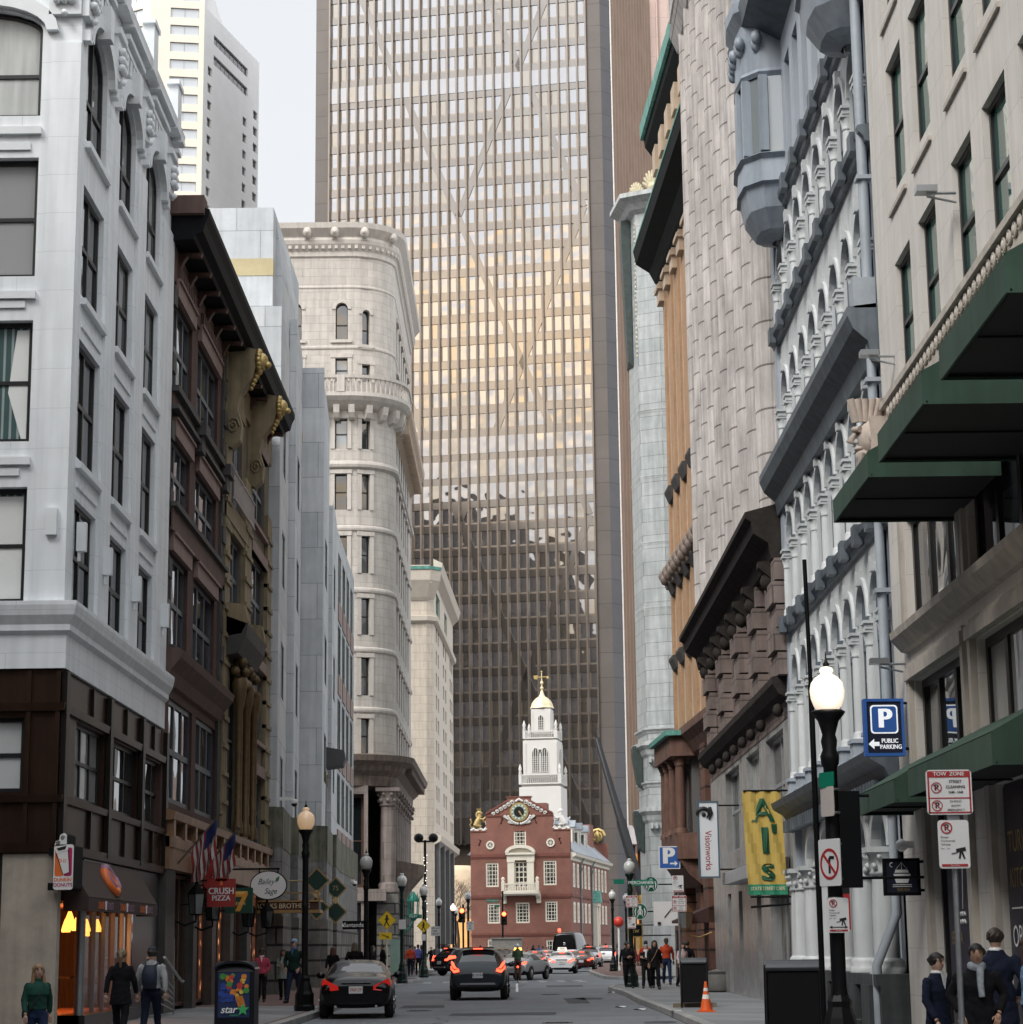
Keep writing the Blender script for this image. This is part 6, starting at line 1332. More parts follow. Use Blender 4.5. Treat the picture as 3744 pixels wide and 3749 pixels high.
def commercial(parent, fn, w, h, arrow=False):
    p = panel(parent, fn, w, h, wht); M = MB()
    nopark(M, fn, -w * .22, h * .34, w * .19)
    for i, s_ in enumerate(("Except", "Commercial", "Vehicles")): M.text(s_, T3(fn, -w * .42, h * .145 - i * h * .075), h * .042, 1, 'LEFT', bold=.01)
    M.text("8am - 7pm", T3(fn, -w * .42, -h * .09), h * .03, 1, 'LEFT')
    # hand cart worker pictogram: a crate carried by a figure
    M.prism([(w * .05, -h * .1), (w * .36, -h * .06), (w * .38, -h * .14), (w * .07, -h * .17)], .001, .006, fn, 1); bar(M, fn, w * .2, -h * .15, w * .16, -h * .3, w * .06, .001, .006, 1); bar(M, fn, w * .24, -h * .15, w * .32, -h * .3, w * .06, .001, .006, 1); bar(M, fn, -.1 * w, -h * .2, .1 * w, -h * .17, w * .03, .001, .006, 1)
    if arrow:
        bar(M, fn, -w * .4, -h * .34, w * .4, -h * .34, h * .022, .001, .006, 1)
        for sg in (-1, 1): M.prism([(sg * w * .44, -h * .34), (sg * w * .3, -h * .3), (sg * w * .3, -h * .38)], .001, .006, fn, 1)
    M.prism([(-w * .42, -h * .46), (w * .42, -h * .46), (w * .42, -h * .41), (-w * .42, -h * .41)], .001, .006, fn, 0); M.text("Tow Zone", T3(fn, 0, -h * .436), h * .03, 2, ext=.008)
    M.build("lettering", [redp, blk, wht], p); return p
def towzone(parent, fn, w, h):
    p = panel(parent, fn, w, h, wht, .04); M = MB(); e = w * .03
    for x0, z0, x1, z1 in ((-w / 2 + e, h / 2 - e, w / 2 - e, h * .33), (-w / 2 + e, h * .34, -w / 2 + 2.2 * e, -h / 2 + e), (w / 2 - 2.2 * e, h * .34, w / 2 - e, -h / 2 + e), (-w / 2 + e, -h / 2 + 2 * e, w / 2 - e, -h / 2 + e), (-w / 2 + e, -h * .12, w / 2 - e, -h * .145)):
        M.prism([(x0, z0), (x1, z0), (x1, z1), (x0, z1)], .001, .004, fn, 0)
    M.text("TOW  ZONE", T3(fn, 0, h * .405), h * .085, 2, ext=.007, bold=.03)
    for z in (h * .1, -h * .3): ring(M, fn, -w * .28, z, w * .12, w * .1, .001, .005, 0); M.text("P", T3(fn, -w * .28, z), w * .13, 1, bold=.05); bar(M, fn, -w * .36, z + w * .08, -w * .2, z - w * .08, w * .02, .001, .006, 0)
    for i, (s_, k) in enumerate((("STREET", .062), ("CLEANING", .062), ("2AM - 7AM", .048))): M.text(s_, T3(fn, w * .14, h * .235 - i * h * .12), h * k, 1, bold=.015)
    for i, s_ in enumerate(("DURING", "SNOW", "EMERGENCY")): M.text(s_, T3(fn, w * .13, -h * .21 - i * h * .095), h * .048, 1, bold=.01)
    M.build("lettering", [redp, blk, wht], p); return p
commercial(lampN, plane(4.13, 27.82, 2.05, -8), .27, .44, True)
fn = plane(4.05, 27.85, 2.72, -62); p = panel(lampN, fn, .46, .6, wht); M = MB(); ring(M, fn, 0, -.02, .2, .165, .001, .005, 0); bar(M, fn, -.14, .12, .14, -.16, .035, .001, .007, 0); bar(M, fn, 0, -.14, 0, .06, .04, .001, .005, 1); bar(M, fn, 0, .06, .1, .06, .04, .001, .005, 1); M.build("lettering", [redp, blk], p)
panel(lampN, plane(4.05, 27.85, 3.5, -65), .3, .38, mat("aged_white_sign", (.55, .5, .47), .6)); panel(lampN, plane(4.05, 27.85, 3.78, -60), .3, .2, grnp)
M = MB()
for z in (1.85, 2.25, 2.5, 2.95, 3.35, 3.65): M.lathe([(.105, z), (.112, z + .015), (.105, z + .03)], (4.13, 28, 0), 12)
M.build("steel_strap", galv, lampN)
fn = plane(4.85, 82.75, 4.05); p = panel(lampR2, fn, .85, .22, grnp, .02); M = MB(); M.text("MERCHANTS", T3(fn, -.07, 0), .115, 0, bold=.02); M.text("ROW", T3(fn, .33, -.015), .06, 0); M.build("lettering", wht, p)
panel(lampR2, plane(3.95, 82.8, 4.1, 0), .4, .18, grnp, .02)
towzone(lampR2, plane(4.42, 82.72, 3.35), .46, .44); commercial(lampR2, plane(4.4, 82.72, 2.55), .31, .43)
fn = plane(-5.45, 115.9, 3.35); p = panel(lampL3, fn, .82, .2, grnp, .02); M = MB(); M.text("KILBY", T3(fn, -.05, 0), .12, 0, bold=.02); M.text("ST", T3(fn, .31, 0), .06, 0); M.build("lettering", wht, p)
def diamond(parent, fn, a, th=.012):
    M = MB(); M.prism([(0, -a), (a, 0), (0, a), (-a, 0)], -th, 0, fn); p = M.build("sign_panel", yel, parent); B = MB()
    for i in range(4): pts = [(0, -a), (a, 0), (0, a), (-a, 0)]; (x0, z0), (x1, z1) = pts[i], pts[(i + 1) % 4]; bar(B, fn, x0 * .93, z0 * .93, x1 * .93, z1 * .93, a * .03, .001, .004)
    k = a / .45; B.prism([(.055 * k * math.cos(t * PI / 6), .2 * k + .055 * k * math.sin(t * PI / 6)) for t in range(12)], .001, .005, fn)
    bar(B, fn, 0, .15 * k, -.02 * k, -.06 * k, .1 * k, .001, .005); bar(B, fn, -.02 * k, -.04 * k, .1 * k, -.27 * k, .055 * k, .001, .005); bar(B, fn, -.03 * k, -.04 * k, -.12 * k, -.27 * k, .055 * k, .001, .005); bar(B, fn, 0, .13 * k, .11 * k, .02 * k, .04 * k, .001, .005); bar(B, fn, 0, .13 * k, -.11 * k, .02 * k, .04 * k, .001, .005)
    B.build("walking_figure", blk, p); return p
diamond(lampL3, plane(-4.95, 115.9, 2.85), .37); panel(lampL3, plane(-4.95, 115.9, 2.25), .22, .34, wht)
panel(lampL2, plane(-5.12, 97.6, 2.75), .33, .42, wht)
# free standing sign posts
t = thing("crossing_sign", "larger yellow diamond crossing sign with an arrow plate on a pale post", "road sign", (-6.45, 108, .15))
M = MB(); M.tube([(-6.45, 108, .15), (-6.45, 108, 3.5)], .04, seg=6); M.build("post", mat("pale_post", (.6, .6, .5), .5), t); diamond(t, plane(-6.43, 107.93, 3.07), .47)
fn = plane(-6.5, 107.93, 2.3); p = panel(t, fn, .62, .32, yel); M = MB(); bar(M, fn, -.2, .07, .12, -.05, .035, .001, .004); M.prism([(.2, -.08), (.1, .01), (.06, -.1)], .001, .004, fn); M.build("arrow", blk, p)
t = thing("tow_zone_sign", "galvanised post with a red edged tow zone sign above a white commercial vehicles sign", "road sign", (4.42, 21.7, .15))
M = MB(); M.tube([(4.40, 21.72, .15), (4.42, 21.72, 3.1)], .03, seg=6); M.box(4.36, 4.48, 21.68, 21.72, 2.85, 3.0); M.build("post", galv, t)
towzone(t, plane(4.385, 21.65, 3.18, 0), .46, .45); commercial(t, plane(4.405, 21.65, 2.66, 0), .31, .48)
t = thing("parking_sign", "thin post with two white parking notices standing behind the smaller sandwich board", "road sign", (5.0, 66.8, .15))
M = MB(); M.tube([(5.02, 66.8, .15), (5.0, 66.8, 3.75)], .03, seg=6); M.build("post", galv, t); commercial(t, plane(5.0, 66.74, 3.55), .35, .5); towzone(t, plane(5.02, 66.74, 2.95), .46, .5)
t = thing("lane_sign", "white left lane must turn left sign on a post in front of the cream building", "road sign", (-5.2, 140, .15)); fn = plane(-5.2, 139.9, 2.75)
M = MB(); M.tube([(-5.2, 140, .15), (-5.2, 140, 3)], .035, seg=6); M.build("post", galv, t); p = panel(t, fn, .58, .6, wht); M = MB()
for i, s_ in enumerate(("LEFT LANE", "MUST", "TURN LEFT")): M.text(s_, T3(fn, 0, .18 - i * .18), .09, 0, bold=.01, sx=.8)
M.build("lettering", blk, p)
t = thing("turn_sign", "white traffic notice on a post left of the brick state house", "road sign", (-3.3, 155, .15)); fn = plane(-3.3, 154.9, 3.2)
M = MB(); M.tube([(-3.3, 155, .15), (-3.3, 155, 3.5)], .035, seg=6); M.build("post", galv, t); p = panel(t, fn, .52, .66, wht); M = MB()
for i, s_ in enumerate(("NO TURN", "ON", "RED")): M.text(s_, T3(fn, 0, .18 - i * .18), .09, 0, bold=.01, sx=.8)
M.build("lettering", blk, p)

# ------------------------------------------------------------------ signals
def signal(x, y, z, h, label, sx=0., street=None):
    t = thing("traffic_light", label, "traffic light", (x, y, .05), "traffic lights showing red"); M = MB(); M.tube([(x + sx, y + .2, .05), (x + sx, y + .2, h)], .09, seg=8); M.build("pole", lblk, t)
    M = MB(); M.box(x - .28, x + .28, y - .12, y + .12, z - .62, z + .62)
    for k in range(3): M.lathe([(.2, 0), (.2, .02)], (x, y, z), 4) if False else M.tube([(x, y - .12, z + .4 - .4 * k + .12), (x, y - .34, z + .4 - .4 * k + .14)], .12, seg=10, cap=False)
    M.build("signal_head", lblk, t); M = MB(); M.ball((x, y - .2, z + .4), (.2, .06, .2)); M.build("red_lens", mat("red_light_lit", (.8, .05, .02), .3, var=0, emit=(1, .09, .03), est=6), t)
    M = MB(); M.ball((x, y - .12, z), (.15, .04, .15)); M.ball((x, y - .12, z - .4), (.15, .04, .15)); M.build("dark_lens", blk, t)
    if street: fn = plane(*street); p = panel(t, fn, 1.15, .3, grnp); M = MB(); M.text("CONGRESS ST", T3(fn, 0, 0), .15, 0, sx=.85); M.build("lettering", wht, p); panel(t, plane(street[0] + .45, street[1], street[2] - .5), .5, .2, grnp)
    return t
signal(-1.15, 205, 4.35, 6.9, "traffic light showing red in front of the brick state house front", -.12, (-2.25, 204.9, 6.0))
signal(-4.75, 190, 4.45, 5.4, "traffic light showing red left of the brick state house", .1)
t = thing("signal_mast", "tall dark mast with two hooded floodlights in front of the cream building", "mast", (-6.5, 155, .15)); M = MB(); M.tube([(-6.5, 155, .15), (-6.5, 155, 9.3)], .1, seg=8); M.tube([(-6.9, 155, 9.2), (-5.9, 155, 9.2)], .07, seg=6); M.build("pole", lblk, t)
for dx in (-.45, .6): M = MB(); M.ball((-6.5 + dx, 154.9, 9.45), (.36, .3, .34)); M.build("floodlight", lblk, t)
M = MB()
for k in range(30): M.ball((-6.5 + .14 * math.sin(k * 2), 154.87, 3 + k * .18), .035, seg=5, rings=3)
M.build("fairy_lights", mat("small_white_lights", (.8, .8, .8), .4, emit=(1, .95, .85), est=1.5), t)

# ------------------------------------------------------------------ shop signs
def boxsign(name, label, x0, x1, y, z0, z1, m, th=.08, r=.02, frame=None, bracket=None):
    t = thing(name, label, "sign", ((x0 + x1) / 2, y, z0)); fn = plane((x0 + x1) / 2, y, (z0 + z1) / 2)
    panel(t, fn, x1 - x0, z1 - z0, m, r, th)
    if frame: M = MB(); w, h = x1 - x0, z1 - z0; [M.box(*b) for b in ((x0 - .03, x1 + .03, y - .02, y + th + .02, z1 - .02, z1 + .03), (x0 - .03, x1 + .03, y - .02, y + th + .02, z0 - .03, z0 + .02), (x0 - .03, x0 + .02, y - .02, y + th + .02, z0 + .02, z1 - .02), (x1 - .02, x1 + .03, y - .02, y + th + .02, z0 + .02, z1 - .02))]; M.build("frame", frame, t)
    if bracket is not None:
        M = MB()
        for z in (z0 + .1 * (z1 - z0), z1 - .05 * (z1 - z0)): a = x1 if bracket > x1 else x0; M.tube([(a - .02 if bracket > a else a + .02, y + .04, z), (bracket, y + .04, z)], .025, seg=6)
        M.build("bracket", black_m, t)
    return t, fn
navy = mat("navy_sign", (.012, .016, .035), .4)
t, fn = boxsign("parking_sign", "navy and blue public parking sign with a white letter and arrow on the limestone corner", 6.16, 6.8, 37.3, 4.92, 5.86, navy, .18, .01, blue, 6.92)
M = MB(); M.prism(rrect(.48, .5, .06), .001, .006, lambda u, v, w: fn(u, v + .14, w), 1); M.prism(rrect(.43, .45, .05), .006, .01, lambda u, v, w: fn(u, v + .14, w), 2); M.text("P", T3(lambda a, b, c: fn(a, b, c + .012), .01, .14), .33, 1, bold=.07)
M.text("PUBLIC", T3(fn, .085, -.24), .075, 1, bold=.02, sx=.85); M.text("PARKING", T3(fn, .1, -.345), .075, 1, bold=.02, sx=.85); M.prism([(-.29, -.29), (-.19, -.2), (-.19, -.255), (-.1, -.255), (-.1, -.325), (-.19, -.325), (-.19, -.38)], .001, .006, fn, 1); M.build("lettering", [wht, mat("lit_white_sign", (.85, .86, .88), .4, emit=(.9, .95, 1), est=.25), blue], t)
t, fn = boxsign("parking_sign", "blue letter P parking sign with an arrow, beside the red sandstone bay", 5.62, 6.45, 84.6, 4.62, 5.5, wht, .06, .02, None, 7.2)
M = MB(); M.prism(rrect(.76, .81, .01), .001, .004, fn, 1); M.text("P", T3(lambda a, b, c: fn(a, b, c + .004), -.04, .04), .62, 0, bold=.09); M.prism([(.32, -.23), (.2, -.12), (.2, -.2), (.02, -.2), (.02, -.26), (.2, -.26), (.2, -.34)], .004, .009, fn, 0); M.build("lettering", [wht, blue], t)
t, fn = boxsign("shop_sign", "tall white optician sign with sideways red lettering and a black emblem", 5.63, 6.22, 66, 3.72, 6.0, mat("white_acrylic", (.74, .77, .8), .4, var=.04), .16, .01, mat("steel_blue_frame", (.14, .2, .25), .4, .5), 6.9)
M = MB(); M.text("Visionworks", lambda x, y, d: fn(-.02 + y, -.34 - x, d), .2, 0, bold=.012, sx=.84); 
M.tube([fn(-.14 + .2 * math.cos(rad(a)) * (1 - .25 * i / 9), .78 + .16 * math.sin(rad(a)), .02) for i, a in enumerate(range(200, -60, -28))], [.03, .05, .06, .065, .065, .06, .05, .04, .03, .02], 1, seg=6); M.ball(fn(-.13, .75, .02), (.07, .02, .07), 1); M.tube([fn(.05, .98, .02), fn(.1, .78, .02), fn(.03, .6, .02)], [.05, .06, .02], 1, seg=6); M.build("lettering", [mat("dark_red_letters", (.36, .03, .04), .5), blk], t)
yb_ = mat("mustard_banner", (.56, .40, .10), .8, var=.12, scale=1.2)
t = thing("banner", "mustard yellow cloth banner with green letters and a green foot, hung from a bracket", "banner", (6.25, 54, 2.9)); M = MB(); n_ = 14
ripple = lambda u: .035 * math.sin(u * 14)
bn = lambda u, v, w: (6.25 + u + .035 * (-v), 54 + ripple(u * 1.4 + v * .25) - w, 4.18 + v)
for i in range(n_):
    for j in range(10):
        u0, u1 = -.49 + .98 * i / n_, -.49 + .98 * (i + 1) / n_; v0, v1 = -1.28 + 2.56 * j / 10, -1.28 + 2.56 * (j + 1) / 10
        M.face([bn(u0, v0, 0), bn(u1, v0, 0), bn(u1, v1, 0), bn(u0, v1, 0)], 1 if j < 1 else 0, True)
M.build("cloth", [yb_, mat("emerald_cloth", (.03, .27, .15), .7)], t); M = MB()
dg = mat("deep_green_letters", (.008, .085, .04), .7)
M.text("A", lambda x, y, d: bn(x, y + .78, d + .012), .58, 0, bold=.035, shear=.0); M.text("l", lambda x, y, d: bn(x + .02, y + .02, d + .012), .66, 0, bold=.07); M.text("'", lambda x, y, d: bn(x + .26, y + .1, d + .012), .6, 0, bold=.06); M.text("s", lambda x, y, d: bn(x + .04, y - .66, d + .012), .62, 0, bold=.06)
M.text("STATE STREET CAFE", lambda x, y, d: bn(x, y - 1.13, d + .012), .085, 1, bold=.02, sx=.78); M.build("lettering", [dg, mat("cream_letters", (.7, .62, .42))], t)
M = MB(); M.tube([(5.75, 54, 5.48), (6.9, 54, 5.48)], .025, seg=6); M.tube([(5.85, 54, 2.85), (6.9, 54, 2.85)], .025, seg=6); M.tube([(5.85, 54, 2.6), (6.95, 54, 2.68)], .03, seg=6); M.build("bracket", black_m, t)
t, fn = boxsign("hanging_sign", "small navy hanging sign with a white ship drawing on the limestone corner", 6.22, 6.78, 36.4, 2.5, 3.06, navy, .05, .01, black_m, 6.92)
M = MB(); M.prism([(-.14, .05), (.15, .05), (.1, -.1), (-.1, -.1)], .001, .005, fn, 0); M.prism([(-.1, .12), (.1, .12), (.12, .07), (-.12, .07)], .001, .005, fn, 0); bar(M, fn, 0, .12, 0, .25, .008, .001, .004); bar(M, fn, 0, .24, -.1, .12, .006, .001, .004); bar(M, fn, 0, .24, .1, .12, .006, .001, .004)
for j in range(2): M.tube([fn(-.16 + .32 * i / 12, -.135 - .03 * j + .008 * (i % 2), .004) for i in range(13)], .007, seg=4)
M.tube([fn(-.16 + .035 * math.cos(rad(a)), .2 + .035 * math.sin(rad(a)), .004) for a in range(70, 300, 30)], .008, seg=4); M.text("SERVIA", T3(fn, .02, -.215), .05, 1); M.build("ship_emblem", [wht, gold], t)
# navy shop posters inside the limestone building's openings
for (y0_, y1_, items, lb) in ((32.9, 34.9, [("SERVIA", 1.75, .2, gold), ("serviaboston", 1.0, .13, wht)], "navy window poster with a white ship outline beside the farther stone pier"), (27.2, 30.6, [("TURKISH", 3.05, .3, gold), ("KITCHEN", 2.55, .27, gold), ("OPENING", 1.75, .3, wht)], "navy window poster lettered turkish kitchen at the right edge of the photo")):
    t = thing("poster", lb, "poster", (7.0, y1_, .3)); M = MB(); M.box(y0_, y1_, -.09, -.06, .3, 3.85, fR); M.build("poster_panel", navy, t); L2 = MB(); ms = []
    for i, (s_, z, h, mm) in enumerate(items): L2.text(s_, lambda x, y, d: fR(y1_ - .18 - x, -.055 + d, z + y), h, i, 'LEFT'); ms.append(mm)
    if y0_ > 30: ms.append(wht); q_ = len(ms) - 1; fv = lambda u, v, w: fR(33.9 - u, -.055 + w, 2.6 + v); bar(L2, fv, -.3, .5, -.15, -.4, .03, .001, .004, q_); bar(L2, fv, .3, .5, .15, -.4, .03, .001, .004, q_); bar(L2, fv, -.3, .5, 0, .7, .03, .001, .004, q_); bar(L2, fv, .3, .5, 0, .7, .03, .001, .004, q_); bar(L2, fv, 0, .7, 0, 1.1, .02, .001, .004, q_); [L2.tube([fv(-.35 + .7 * i / 8, -.5 - .12 * j + .05 * (i % 2), .004) for i in range(9)], .018, q_, seg=4) for j in range(2)]
    else: bar(L2, lambda u, v, w: fR(30.4 - u, -.055 + w, 2.15 + v), 0, 0, 2, 0, .02, .001, .004, 2)
    L2.build("lettering", ms, t)
t, fn = boxsign("lease_banner", "red and black lease banner on the ground floor columns right of the lamp", 6.15, 6.55, 42.5, 1.95, 3.75, redp, .03, .01)
M = MB(); M.prism([(-.2, .28), (.2, .28), (.2, .62), (-.2, .62)], .001, .003, fn, 1); M.prism([(-.2, -.2), (.2, -.2), (.2, .24), (-.2, .24)], .001, .003, fn, 1); M.text("FOR", T3(fn, 0, .45), .1, 0, ext=.006); M.text("LEASE", T3(fn, 0, .05), .1, 0, ext=.006, sx=.8); M.text("SPACE", T3(fn, 0, -.5), .09, 0, sx=.8); M.build("lettering", [wht, blk], t)
t, fn = boxsign("blade_sign", "large blank black blade sign hanging just right of the lit lamp post", 5.3, 5.78, 36, 2.6, 4.2, black_m, .12, .01, None, 6.9)
# left side
ddw = mat("white_sign_face", (.80, .79, .78), .4, var=.03); org = mat("orange_print", (.80, .17, .03), .5, var=.05); mag = mat("magenta_print", (.45, .02, .12), .5, var=.05)
t = thing("doughnut_sign", "white doughnut shop box sign with a steaming cup on the granite corner", "sign", (-8.8, 42.1, 2.8)); fn = plane(-8.79, 41.95, 3.32)
M = MB(); M.prism(rrect(.37, .86, .04), -.95, -.02, fn); M.prism([(-.13, .42), (.06, .42), (.06, .62), (.0, .66), (-.08, .62)], -.8, -.02, fn); M.build("cabinet", black_m, t)
M = MB(); M.prism(rrect(.38, .87, .05), -.02, 0, fn); M.prism([(-.19, .4), (-.16, .5), (-.1, .52), (-.08, .62), (.0, .66), (.05, .62), (.05, .42)], -.018, 0, fn); p = M.build("sign_face", ddw, t)
M = MB(); M.prism(rrect(.17, .55, .04), .001, .003, lambda u, v, w: fn(u - .085, v + .1, w), 0); M.prism(rrect(.16, .55, .04), .001, .003, lambda u, v, w: fn(u + .085, v + .1, w), 1)
M.prism([(-.15, .33), (.07, .38), (.12, -.1), (.0, -.14)], .004, .008, fn, 2); M.prism([(-.17, .36), (.07, .42), (.09, .33), (-.15, .26)], .008, .014, fn, 2); M.prism([(-.14, .36), (.05, .41), (.03, .34), (-.1, .31)], .014, .016, fn, 3)
for pts in ([(-.15, .27), (.0, -.14), (.12, -.1), (.09, .35)],): M.tube([fn(a, b, .012) for a, b in pts], .008, 3, seg=4)
for cx_, cz_ in ((-.12, .46), (-.03, .56)): M.tube([fn(cx_ + .045 * (1 - i / 14) * math.cos(i * .8), cz_ + .05 * (1 - i / 14) * math.sin(i * .8), .006) for i in range(13)], .007, 3, seg=4)
M.text("D D", T3(fn, -.02, .12), .06, 0, ext=.012, bold=.02); M.text("DUNKIN'", T3(fn, 0, -.245), .07, 0, bold=.03, sx=.87); M.text("DONUTS", T3(fn, 0, -.345), .07, 1, bold=.03, sx=.9); M.build("lettering", [org, mag, ddw, blk], p)
M = MB(); [M.box(-9.1, -8.97, 42.02, 42.2, z, z + .14) for z in (2.88, 3.55)]; M.build("bracket", black_m, t)
t = awning(42.95, 51.2, -8.5, 2.5, 2.76, 3.55, "brown doughnut shop awning with orange and magenta lettering above the lit windows", mat("brown_canvas", (.055, .036, .03), .85, var=.1), xw=-8.98, sgn=-1)
M = MB()
for k in range(3): y = 43.9 + k * 2.45; fv = lambda u, v, w, y=y: (-8.5 + w, y + u, 2.62 + v); M.text("DUNKIN'", lambda x, z, d: fv(x, z, d + .03), .15, 0, 'LEFT', bold=.02, sx=.8); M.text("DONUTS", lambda x, z, d: fv(x + .98, z, d + .03), .15, 1, 'LEFT', bold=.02, sx=.8); M.prism([(.78, -.08), (.92, -.08), (.95, .1), (.75, .1)], .03, .035, fv, 2)
sl = lambda u, v, w: (-8.5 - .48 * v + .03, 46.2 + u, 2.78 + .79 * v + w)
for k, mi in ((0, 0), (1, 1)):
    M.tube([sl(.35 * k + .34 * math.cos(a * PI / 10), .55 + .28 * math.sin(a * PI / 10) - .12 * (1 - k), .03) for a in range(21)], .1, mi, seg=6)
M.build("lettering", [org, mat("mauve_print", (.36, .2, .3), .6), ddw], t)
t, fn = boxsign("shop_sign", "square red pizza shop sign on an iron bracket", -8.28, -7.52, 58, 2.84, 3.58, mat("brick_red_sign", (.33, .028, .022), .5, var=.05), .06, .02, None, -9.0)
M = MB(); M.text("CRUSH", T3(fn, 0, .04), .165, 0, bold=.035, sx=.92); M.text("PIZZA", T3(fn, 0, -.145), .135, 0, bold=.03, sx=.95); M.prism([(-.04, .2), (.04, .2), (.03, .28), (0, .33), (-.03, .28)], .001, .004, fn, 1); M.prism(rrect(.3, .1, .04), -.05, 0, lambda u, v, w: fn(u, v + .36, w), 2); M.build("lettering", [wht, org, mat("brick_red_sign", (.33, .028, .022))], t)
t, fn = boxsign("shop_sign", "dark green convenience store sign with a folded orange numeral seven", -8.2, -7.42, 61, 2.72, 3.42, mat("bottle_green_sign", (.005, .055, .03), .45, var=.05), .12, .02, None, -9.0)
M = MB(); M.prism([(-.2, .25), (.25, .25), (.25, .16), (.04, -.3), (-.1, -.3), (.1, .1), (-.2, .1)], .001, .02, fn, 0); M.prism([(-.2, .25), (.25, .25), (.1, .17), (-.2, .17)], .02, .025, fn, 2); M.text("ELEVEN", T3(fn, .0, -.09), .085, 1, ext=.03, bold=.03, sx=.95); M.build("lettering", [mat("amber_sign", (.75, .32, .04), .4), mat("pale_amber", (.75, .5, .2), .4), mat("bright_amber", (.9, .55, .15), .4)], t)
t = thing("shop_sign", "white oval cafe sign with dark script lettering and a green leaf", "sign", (-7.3, 64, 3.2)); fn = plane(-7.32, 64, 3.57)
el = lambda a, b, k=36: [(a * math.cos(2 * PI * i / k), b * math.sin(2 * PI * i / k)) for i in range(k)]
M = MB(); M.prism(el(.55, .43), -.1, 0, fn); M.build("frame", black_m, t); M = MB(); M.prism(el(.52, .4), 0, .01, fn); p = M.build("sign_panel", mat("white_sign_face", (.80, .79, .78)), t); M = MB()
f3 = lambda a, b, c: fn(a, b, c + .012)
M.text("Bailey", T3(f3, -.08, .1), .17, 0, shear=.35, sx=.85); M.text("Sage", T3(f3, .06, -.18), .17, 0, shear=.35, sx=.85); M.prism([(.2, .08), (.3, .13), (.33, .27), (.22, .2)], .012, .016, fn, 1); M.build("lettering", [mat("ink_green", (.01, .04, .05), .5), mat("leaf_green", (.05, .2, .06), .5)], p)
M = MB(); M.tube([(-9, 64.05, 4.05), (-7.0, 64.05, 4.05)], .03, seg=6); M.tube([(-7.6, 64.05, 4.05), (-7.6, 64.05, 3.9)], .02, seg=5); M.tube([(-7.05, 64.05, 4.05), (-7.05, 64.05, 3.9)], .02, seg=5); M.build("bracket", black_m, t)
t = thing("canopy_sign", "brown and gold canopy sign with cream capitals projecting from the grey granite base", "sign", (-8.3, 76.8, 3)); brz = mat("canopy_bronze", (.42, .29, .13), .4, .6, var=.2); fn = plane(-8.2, 76.3, 3.2)
M = MB(); M.box(-9.25, -6.95, 76.3, 77.3, 3.06, 3.34); M.build("fascia", mat("brown_fascia", (.065, .03, .02), .5), t); M = MB(); M.box(-9.3, -6.9, 76.22, 77.4, 2.96, 3.06); M.box(-9.3, -6.9, 76.22, 77.4, 3.34, 3.4); M.box(-9.2, -6.95, 76.25, 76.3, 3.62, 3.68)
for x in (-9.2, -8.5, -7.7, -7.0): M.box(x, x + .05, 76.25, 76.3, 3.4, 3.62)
M.build("gold_trim", brz, t); M = MB(); M.text("BROOKS BROTHERS", T3(fn, -.08, 0), .17, 0, bold=.02, sx=.92); M.build("lettering", mat("cream_letters", (.7, .62, .42)), t)
for (x, y, z, txt, lb) in ((-7.55, 82, 4.25, None, "nearer pair of green and gold diamond signs hung from the granite building"), (-7.75, 93, 4.25, "75", "farther pair of green and gold diamond signs, the upper one numbered 75")):
    t = thing("diamond_sign", lb, "sign", (x, y, z - 1.4)); 
    for k, (zz, a) in enumerate(((0, .46), (-1.0, .46))):
        fn = plane(x, y, z + zz); M = MB(); M.prism([(0, -a), (a, 0), (0, a), (-a, 0)], -.06, 0, fn); p = M.build("diamond_panel", mat("dark_green_enamel", (.012, .05, .04), .35), t)
        M = MB(); pts = [(0, -a), (a, 0), (0, a), (-a, 0)]
        for i in range(4): bar(M, fn, *pts[i], *pts[(i + 1) % 4], .06, -.08, .02)
        M.build("gold_edge", brz, p)
        if txt and k == 0: M = MB(); M.text("75", T3(fn, 0, 0), .2, 0); M.build("lettering", gold, p)
    fn = plane(x, y, z - .5); M = MB(); M.prism([(0, -.16), (.16, 0), (0, .16), (-.16, 0)], -.03, .03, fn); M.tube([(x - .5, y + .06, z), (-9.3, y + .3, z)], .03, seg=5); M.build("gold_boss", mat("pale_brass", (.7, .55, .3), .4, .6), t)
t, fn = boxsign("bank_sign", "black bank fascia sign with white lettering at the far end of the granite building", -8.6, -7.25, 105, 2.62, 3.02, black_m, .3, .01)
M = MB(); M.text("Santander", T3(fn, .12, 0), .2, 0, bold=.015, sx=.95); M.ball(fn(-.5, -.03, .01), (.1, .02, .07)); M.tube([fn(-.5, -.02, .02), fn(-.48, .1, .02)], [.05, .01], seg=6); M.build("lettering", wht, t)
